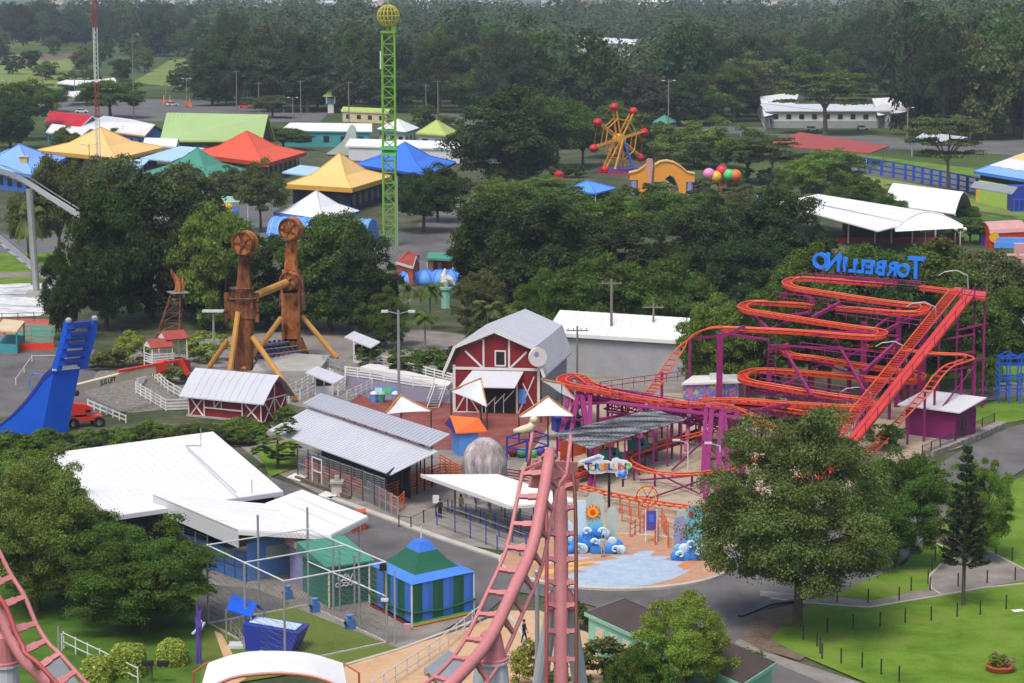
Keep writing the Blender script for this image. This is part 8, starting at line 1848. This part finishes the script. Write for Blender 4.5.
# rising leg: the spine is towards us, the rails on its far side
P1, RL = spine('spine_tube', [(380, 735, 109), (420, 709, 111), (453, 682, 113), (487, 643, 116), (510, 597, 119), (532, 547, 122), (543, 495, 124.5), (548, 466, 126), (549.5, 455, 127.2), (550.5, 452, 128.6)], .32, lambda t: (-.86, -.45, .1), 2.1, .95, 1.6, pk, railm='pink', n=9, ref=(-.35, 1, 0))
# descending leg facing us
P2, RL2 = spine('spine_tube', [(553, 462, 131), (556, 470, 131.2), (559, 486, 130.6), (560.5, 510, 129.6), (561, 545, 128.4), (561, 590, 127), (561, 640, 125.5), (561, 720, 124)], .40, lambda t: (1, .04, 0), 1.6, .42, 1.3, pk, railm=('pink_rail', 'rail_brown'), ref=(0, -1, 0))
# box like joint at the crest
MB().disc(A(549, 457, 127), .44, (0, .5, .8), .16, 14).build('flange', 'pink', pk)
b = MB(); b.bar(A(533, 468, 129), A(575, 470, 131), .3, .9); b.bar(A(530, 482, 129), A(578, 486, 131), .2, .6); b.build('crest_frame', 'pink', pk)
# supports
def support(top, w0=.52, w1=.9, hl=1.5):
    c = Vector(top); MB().lathe(c - Z * hl, [(w1, 0), (w1, .12), (w1 * .84, .16), (w0, hl * .9), (w0 * .7, hl)], 16).build('support_cone', 'pink', pk)
    MB().lathe(Vector((c.x, c.y, 0)), [(w1 * 2.2, 0), (w1 * .9, c.z - hl - .1), (w1 * 1.05, c.z - hl - .1), (w1 * 1.05, c.z - hl)], 16).build('support_column', 'grey_roof', pk)
support(A(491, 631, 117.0))
for sg in (-1, 1):
    top = A(561, 596, 127.6) + Vector((sg * .35, .5, 0)); bt = Vector((top.x + sg * 1.6, top.y + 3.5, 0)); MB().tube([top, top.lerp(bt, .3), bt], [.38, .42, .5], 12).build('support_leg', 'grey_roof', pk)
MB().lathe(A(561, 602, 127.3) - Z * .4, [(.9, 0), (.95, .2), (.55, 1.1)], 12).build('support_collar', 'pink', pk)
pl = thing('pink_coaster', 'curving pink coaster track with ladder like ties in the lower left corner', 'roller coaster', T(20, 690)); pk2 = pk; pk = pl
P3, RL3 = spine('spine_tube', [(-30, 556, 107.5), (-14, 588, 107), (0, 611, 106.5), (12, 639, 106), (26, 661, 105.5), (40, 675, 105), (60, 697, 104.5), (84, 722, 104)], .30, lambda t: (.18, .97, .0), 2.1, .88, 1.08, pl, railm=('pink_rail', 'pink'), ref=(1, 0, .6))
support(A(3, 633, 106.9), .48, .70, 1.45)
# stairs and railings near the tracks
for lb, pts in (('white tubular handrail in the lower left corner beside the pink track', [(62, 652), (64, 650), (138, 686)]), ('white tubular handrail on the sand coloured plaza left of the pink leg', [(372, 700), (440, 655), (480, 622)])):
    fence('handrail', lb, pts, h=1.25, rails=2, post_m='white_metal', gap=1.9, pr=.04, flat=False, rw=.08, cat='railing')
o = thing('mesh_stair', 'grey metal mesh walkway beside the lower left pink track', 'walkway', T(60, 668)); P = [T(36, 668, .5), T(58, 655, .5), T(92, 700, .5), T(70, 712, .5)]; MB().slab(P, .12).build('deck', 'galvanised', o)
for p in P: MB().bar((p.x, p.y, 0), p, .12).build('leg', 'grey_metal', o)
q = T(59, 655); o = MB().cyl(q, up(q, 2.0), .07, n=7).build('grey_post', 'galvanised'); tag(o, 'short grey post behind the lower left handrail', 'post')
o = thing('mesh_stair', 'grey mesh steps under the rising pink leg', 'walkway', T(445, 668)); P = [T(425, 668, .6), T(448, 650, .6), T(468, 662, .6), T(446, 690, .6)]; MB().slab(P, .12).build('deck', 'galvanised', o)
for p in P: MB().bar((p.x, p.y, 0), p, .12).build('leg', 'grey_metal', o)
# purple figure and low floodlights on the lawn
q = T(199, 665); o = thing('purple_sculpture', 'thin purple star headed figure sculpture on the lower lawn', 'sculpture', q); k = 1 / ppm(q.y); s_ = lambda dx, dy: q + Vector((dx * k, 0, -dy * k * 1.02))
for dx in (-2.2, 1.2): MB().tube([s_(dx, 0), s_(dx * .6, -18), s_(dx * .3, -34)], [.12, .1, .12], 6).build('leg', 'purple', o)
MB().prism([s_(x, y) + Vector((0, -.1, 0)) for x, y in [(-3.5, -43), (-2, -53), (-.5, -66), (1, -55), (4.5, -60), (2.5, -50), (3, -42), (0, -46)]], (0, .25, 0)).build('star_head', 'purple', o)
MB().tube([s_(-6, -32), s_(-2, -36), s_(1, -42), s_(3.5, -46)], .09, 5).tube([s_(-1, -33), s_(2, -36), s_(6.5, -44)], .09, 5).build('arm', 'cloud_pale', o); MB().tube([s_(0, -34), s_(1, -40), s_(0, -47)], [.18, .24, .16], 7).build('body', 'purple', o)
q = T(152, 684); o = thing('floodlight_post', 'pair of small dark floodlights on a short post at the bottom edge', 'floodlight', q); MB().cyl(q, up(q, 1.3), .06).build('post', 'bark', o)
for dx in (-.25, .75): MB().box(q + Vector((dx, -.1, 1.4)), (.75, .45, .28)).build('lamp_head', 'black', o)
# mint hut
o = thing('mint_hut', 'low mint green hut with brown hipped roof under the yellow green tree', 'hut', T(660, 690)); F1, F2, F3, F4 = T(585, 612, 2.7), T(742, 684, 2.7), T(776, 662, 2.7), T(624, 598, 2.7); cc = (F1 + F2 + F3 + F4) / 4
e1, e2 = F1.lerp(F4, .5), F2.lerp(F3, .5); r0, r1_ = e1.lerp(e2, .12) + Z * .9, e1.lerp(e2, .88) + Z * .9
MB().add([F1, F2, F3, F4, r0, r1_], [(0, 1, 5, 4), (1, 2, 5), (2, 3, 4, 5), (3, 0, 4)]).build('roof', 'brown_roof', o)
ins = [cc + (p - cc) * .96 for p in (F1, F2, F3, F4)]; MB().prism([Vector((p.x, p.y, 0)) for p in ins], (0, 0, 2.6)).build('wall', 'mint', o)
b = MB()
for p, q in ((F1, F2), (F2, F3), (F4, F1)): b.bar(p - Z * .14, q - Z * .14, .14, .24)
b.build('fascia', 'mint', o); wd_ = (ins[1] - ins[0]).normalized(); wn_ = Vector((wd_.y, -wd_.x, 0)); Lw = (ins[1] - ins[0]).length
for kx in range(7):
    p = Vector((ins[0].x, ins[0].y, 0)) + wd_ * (1.6 + kx * 1.75) + wn_ * .04; w2 = MB().bar(p - wd_ * .55 + Z * 1.45, p + wd_ * .55 + Z * 1.45, .08, 1.1).build('window', 'panel_pale', o); MB().bar(p - wd_ * .42 + wn_ * .05 + Z * 1.45, p + wd_ * .42 + wn_ * .05 + Z * 1.45, .05, .9).build('pane', 'cream', w2)
# garden posts and planter
rows_ = [[(803, 650), (817, 648), (822, 660)], [(803, 641), (827, 634), (853, 630), (880, 628), (905, 624), (931, 622), (957, 618), (980, 616), (1006, 610)], [(820, 655), (841, 665), (862, 669), (881, 676), (899, 683)],
         [(837, 603), (868, 604), (899, 602), (930, 592), (958, 588), (987, 585), (1015, 582)], [(911, 592), (928, 585), (932, 572), (935, 562)], [(953, 545), (940, 538), (927, 530), (917, 530), (982, 550), (996, 556), (1012, 562)]]
first = None
for r_i, row in enumerate(rows_):
    for px, py in row[(1 if r_i == 0 else 0):]:
        q = T(px, py)
        lbs = ['slim dark garden post at the lawn corner by the big tree trunk', 'slim dark garden post in the long row across the right lawn', 'slim dark garden post along the road edge at the bottom right', 'slim dark garden post along the front edge of the garden path', 'slim dark garden post by the left rim of the round garden plaza', 'slim dark garden post behind the round garden plaza']
        if first is None:
            first = thing('garden_post', lbs[r_i], 'post', q, 'slim dark posts on the right lawn'); MB().cyl(q, up(q, 1.15), .055, n=7).build('post_shaft', 'dark_metal', first); MB().lathe(q, [(.17, 0), (.17, .06), (.06, .09)], 10).build('post_foot', 'concrete', first)
        else: copy_tree(first, q, lbs[r_i])
q = T(1000, 672); o = thing('round_planter', 'round brown planter with flowering plants on the right lawn', 'planter', q); MB().lathe(q, [(.75, 0), (1.0, .42), (1.0, .5), (.88, .5), (.8, .38)], 18).build('bowl', 'brick_orange', o)
gsh = random.Random(8)
for k in range(6):
    c_ = bpy.data.objects.new('plant', KIND['shrub%d' % (k % 2)][1]); COL.objects.link(c_); c_.parent = o; c_.location = (gsh.uniform(-.55, .55), gsh.uniform(-.5, .5), .35); c_.scale = (.075, .075, .085); c_.color = (*(YL if k % 3 else (.3, .26, .12)), 1)
o = tag(MB().box(T(1018, 612) + Z * .06, (.9, .6, .12), .3).build('stone_slab', 'white_paint'), 'small pale slab lying on the lawn at the right edge', 'slab')
# ================================================================ people
def person(px, py, label, top, legs, skin='skin', hair='black', rz=0.0, pose='stand', h=1.7, z0=0.0, hold=None):
    q = T(px, py, z0); o = thing('person', label, 'person', q, rz=rz); s = h / 1.7
    V_ = []; E = []; Rr = []
    def vtx(x, y, z_, r_): V_.append((x * s, y * s, z_ * s)); Rr.append(r_ * s); return len(V_) - 1
    def chain(a, pts):
        for p in pts: i = vtx(*p); E.append((a, i)); a = i
        return a
    step = .16 if pose == 'walk' else .0; lean = .25 if pose == 'work' else 0
    pel = vtx(0, 0, .93, .135); ab = chain(pel, [(0, -lean * .3, 1.10, .13), (0, -lean * .6, 1.27, .15), (0, -lean, 1.40, .13)]); nk = chain(ab, [(0, -lean * 1.15, 1.48, .055), (0, -lean * 1.25, 1.56, .085), (0, -lean * 1.3, 1.66, .095)])
    for sg in (-1, 1):
        chain(pel, [(sg * .09, 0, .84, .10), (sg * .10, -step * sg * .6 - .03, .48, .065), (sg * .10, -step * sg + .02, .09, .045), (sg * .11, -step * sg - .14, .04, .04)])
        fwd = .30 if pose == 'work' else .06 + .1 * sg * (1 if pose == 'walk' else 0)
        wr = chain(ab, [(sg * .17, -lean, 1.37, .06), (sg * .23, -lean - fwd * .3, 1.12, .045), (sg * .23, -lean - fwd, .90 + (.2 if pose == 'work' else 0), .032)])
        pm = chain(wr, [(sg * .23, -lean - fwd - .03, .83 + (.2 if pose == 'work' else 0), .035)]); bz = .83 + (.2 if pose == 'work' else 0)
        for kf, ln in enumerate((.065, .08, .085, .075)): chain(pm, [(sg * .23, -lean - fwd - .055 + .02 * kf, bz - .04, .010), (sg * .225, -lean - fwd - .06 + .02 * kf, bz - .04 - ln, .008)])
        chain(pm, [(sg * .21, -lean - fwd - .07, bz + .0, .011), (sg * .205, -lean - fwd - .09, bz - .045, .009)])
    me = bpy.data.meshes.new('body'); me.from_pydata(V_, E, []); b_ = bpy.data.objects.new('body', me); COL.objects.link(b_); b_.parent = o; ROOTLOC[b_.name] = ROOTLOC[o.name]
    sk = b_.modifiers.new('skin', 'SKIN'); sv = me.skin_vertices[0].data
    for i, r_ in enumerate(Rr): sv[i].radius = (r_, r_)
    sv[0].use_root = True; sk.use_smooth_shade = True; ss = b_.modifiers.new('sub', 'SUBSURF'); ss.levels = 1; ss.render_levels = 1
    bpy.context.view_layer.update(); dg = bpy.context.evaluated_depsgraph_get(); m2 = bpy.data.meshes.new_from_object(b_.evaluated_get(dg)); b_.modifiers.clear(); b_.data = m2
    for mm in (top, legs, skin, 'rubber'): m2.materials.append(M(mm))
    for p in m2.polygons:
        c = p.center / s; p.use_smooth = True
        p.material_index = 3 if c.z < .09 else 1 if c.z < .93 and abs(c.x) < .2 else 2 if (c.z > 1.46 or (abs(c.x) > .17 and c.z < (1.16 if pose == 'work' else 1.0))) else 0
    hd = Vector((0, -lean * 1.28, 1.62)) * s; hb = MB(); hb.ball(hd + Vector((0, .015, .025)) * s, .108 * s, 1.1, 12, 7, -25); hb.build('hair', hair, o, local=True)
    fb = MB()
    for sg in (-1, 1): fb.ball(hd + Vector((sg * .035, -.092, 0)) * s, .012 * s, 1, 6, 4)
    fb.build('eyes', 'black', o, local=True); MB().bar(hd + Vector((0, -.09, .01)) * s, hd + Vector((0, -.118, -.03)) * s, .02 * s).build('nose', skin, o, local=True); MB().bar(hd + Vector((-.025, -.092, -.055)) * s, hd + Vector((.025, -.092, -.055)) * s, .012 * s).build('mouth', 'barn_red', o, local=True)
    return o
person(524, 644, 'person in dark clothes walking on the sand coloured plaza beside the pink leg', 'cloth_dark', 'navy', rz=R(70), pose='walk')
person(124, 365, 'person in blue overalls and blue cap working on top of the gravel bed', 'blue_paint', 'blue_paint', hair='deep_blue', rz=R(30), pose='work')
person(440, 519, 'person in black standing behind the low black fence near the queue rails', 'black', 'black', rz=R(10))
person(603, 557, 'person in grey clothes standing on the round painted platform', 'cloth_grey', 'cloth_grey', rz=R(-20), z0=.32)
person(461, 514, 'person in a light shirt standing under the white queue awning', 'cream', 'cloth_grey', rz=R(40))
o = tag(MB().box(T(436, 517) + Z * 1.55, (.55, .04, .7)).cyl(T(436, 517), T(436, 517) + Z * 1.25, .03, n=5).build('paper_sign', 'white_paint'), 'small white sign on a thin stand beside the person in black', 'sign')
# ================================================================ air
hz = bpy.data.meshes.new('haze'); b = MB(); b.box((0, 1550, 37), (14400, 14600, 78)); ho = b.build('haze', 'black'); ho['kind'] = 'stuff'
hm = bpy.data.materials.new('haze'); hm.use_nodes = True; n = hm.node_tree.nodes; n.remove(n['Principled BSDF']); pv = n.new('ShaderNodeVolumePrincipled')
pv.inputs['Color'].default_value = (.66, .80, 1.0, 1); pv.inputs['Density'].default_value = .0001; pv.inputs['Anisotropy'].default_value = .0
hm.node_tree.links.new(pv.outputs[0], n['Material Output'].inputs['Volume'])
ho.data.materials.clear(); ho.data.materials.append(hm)
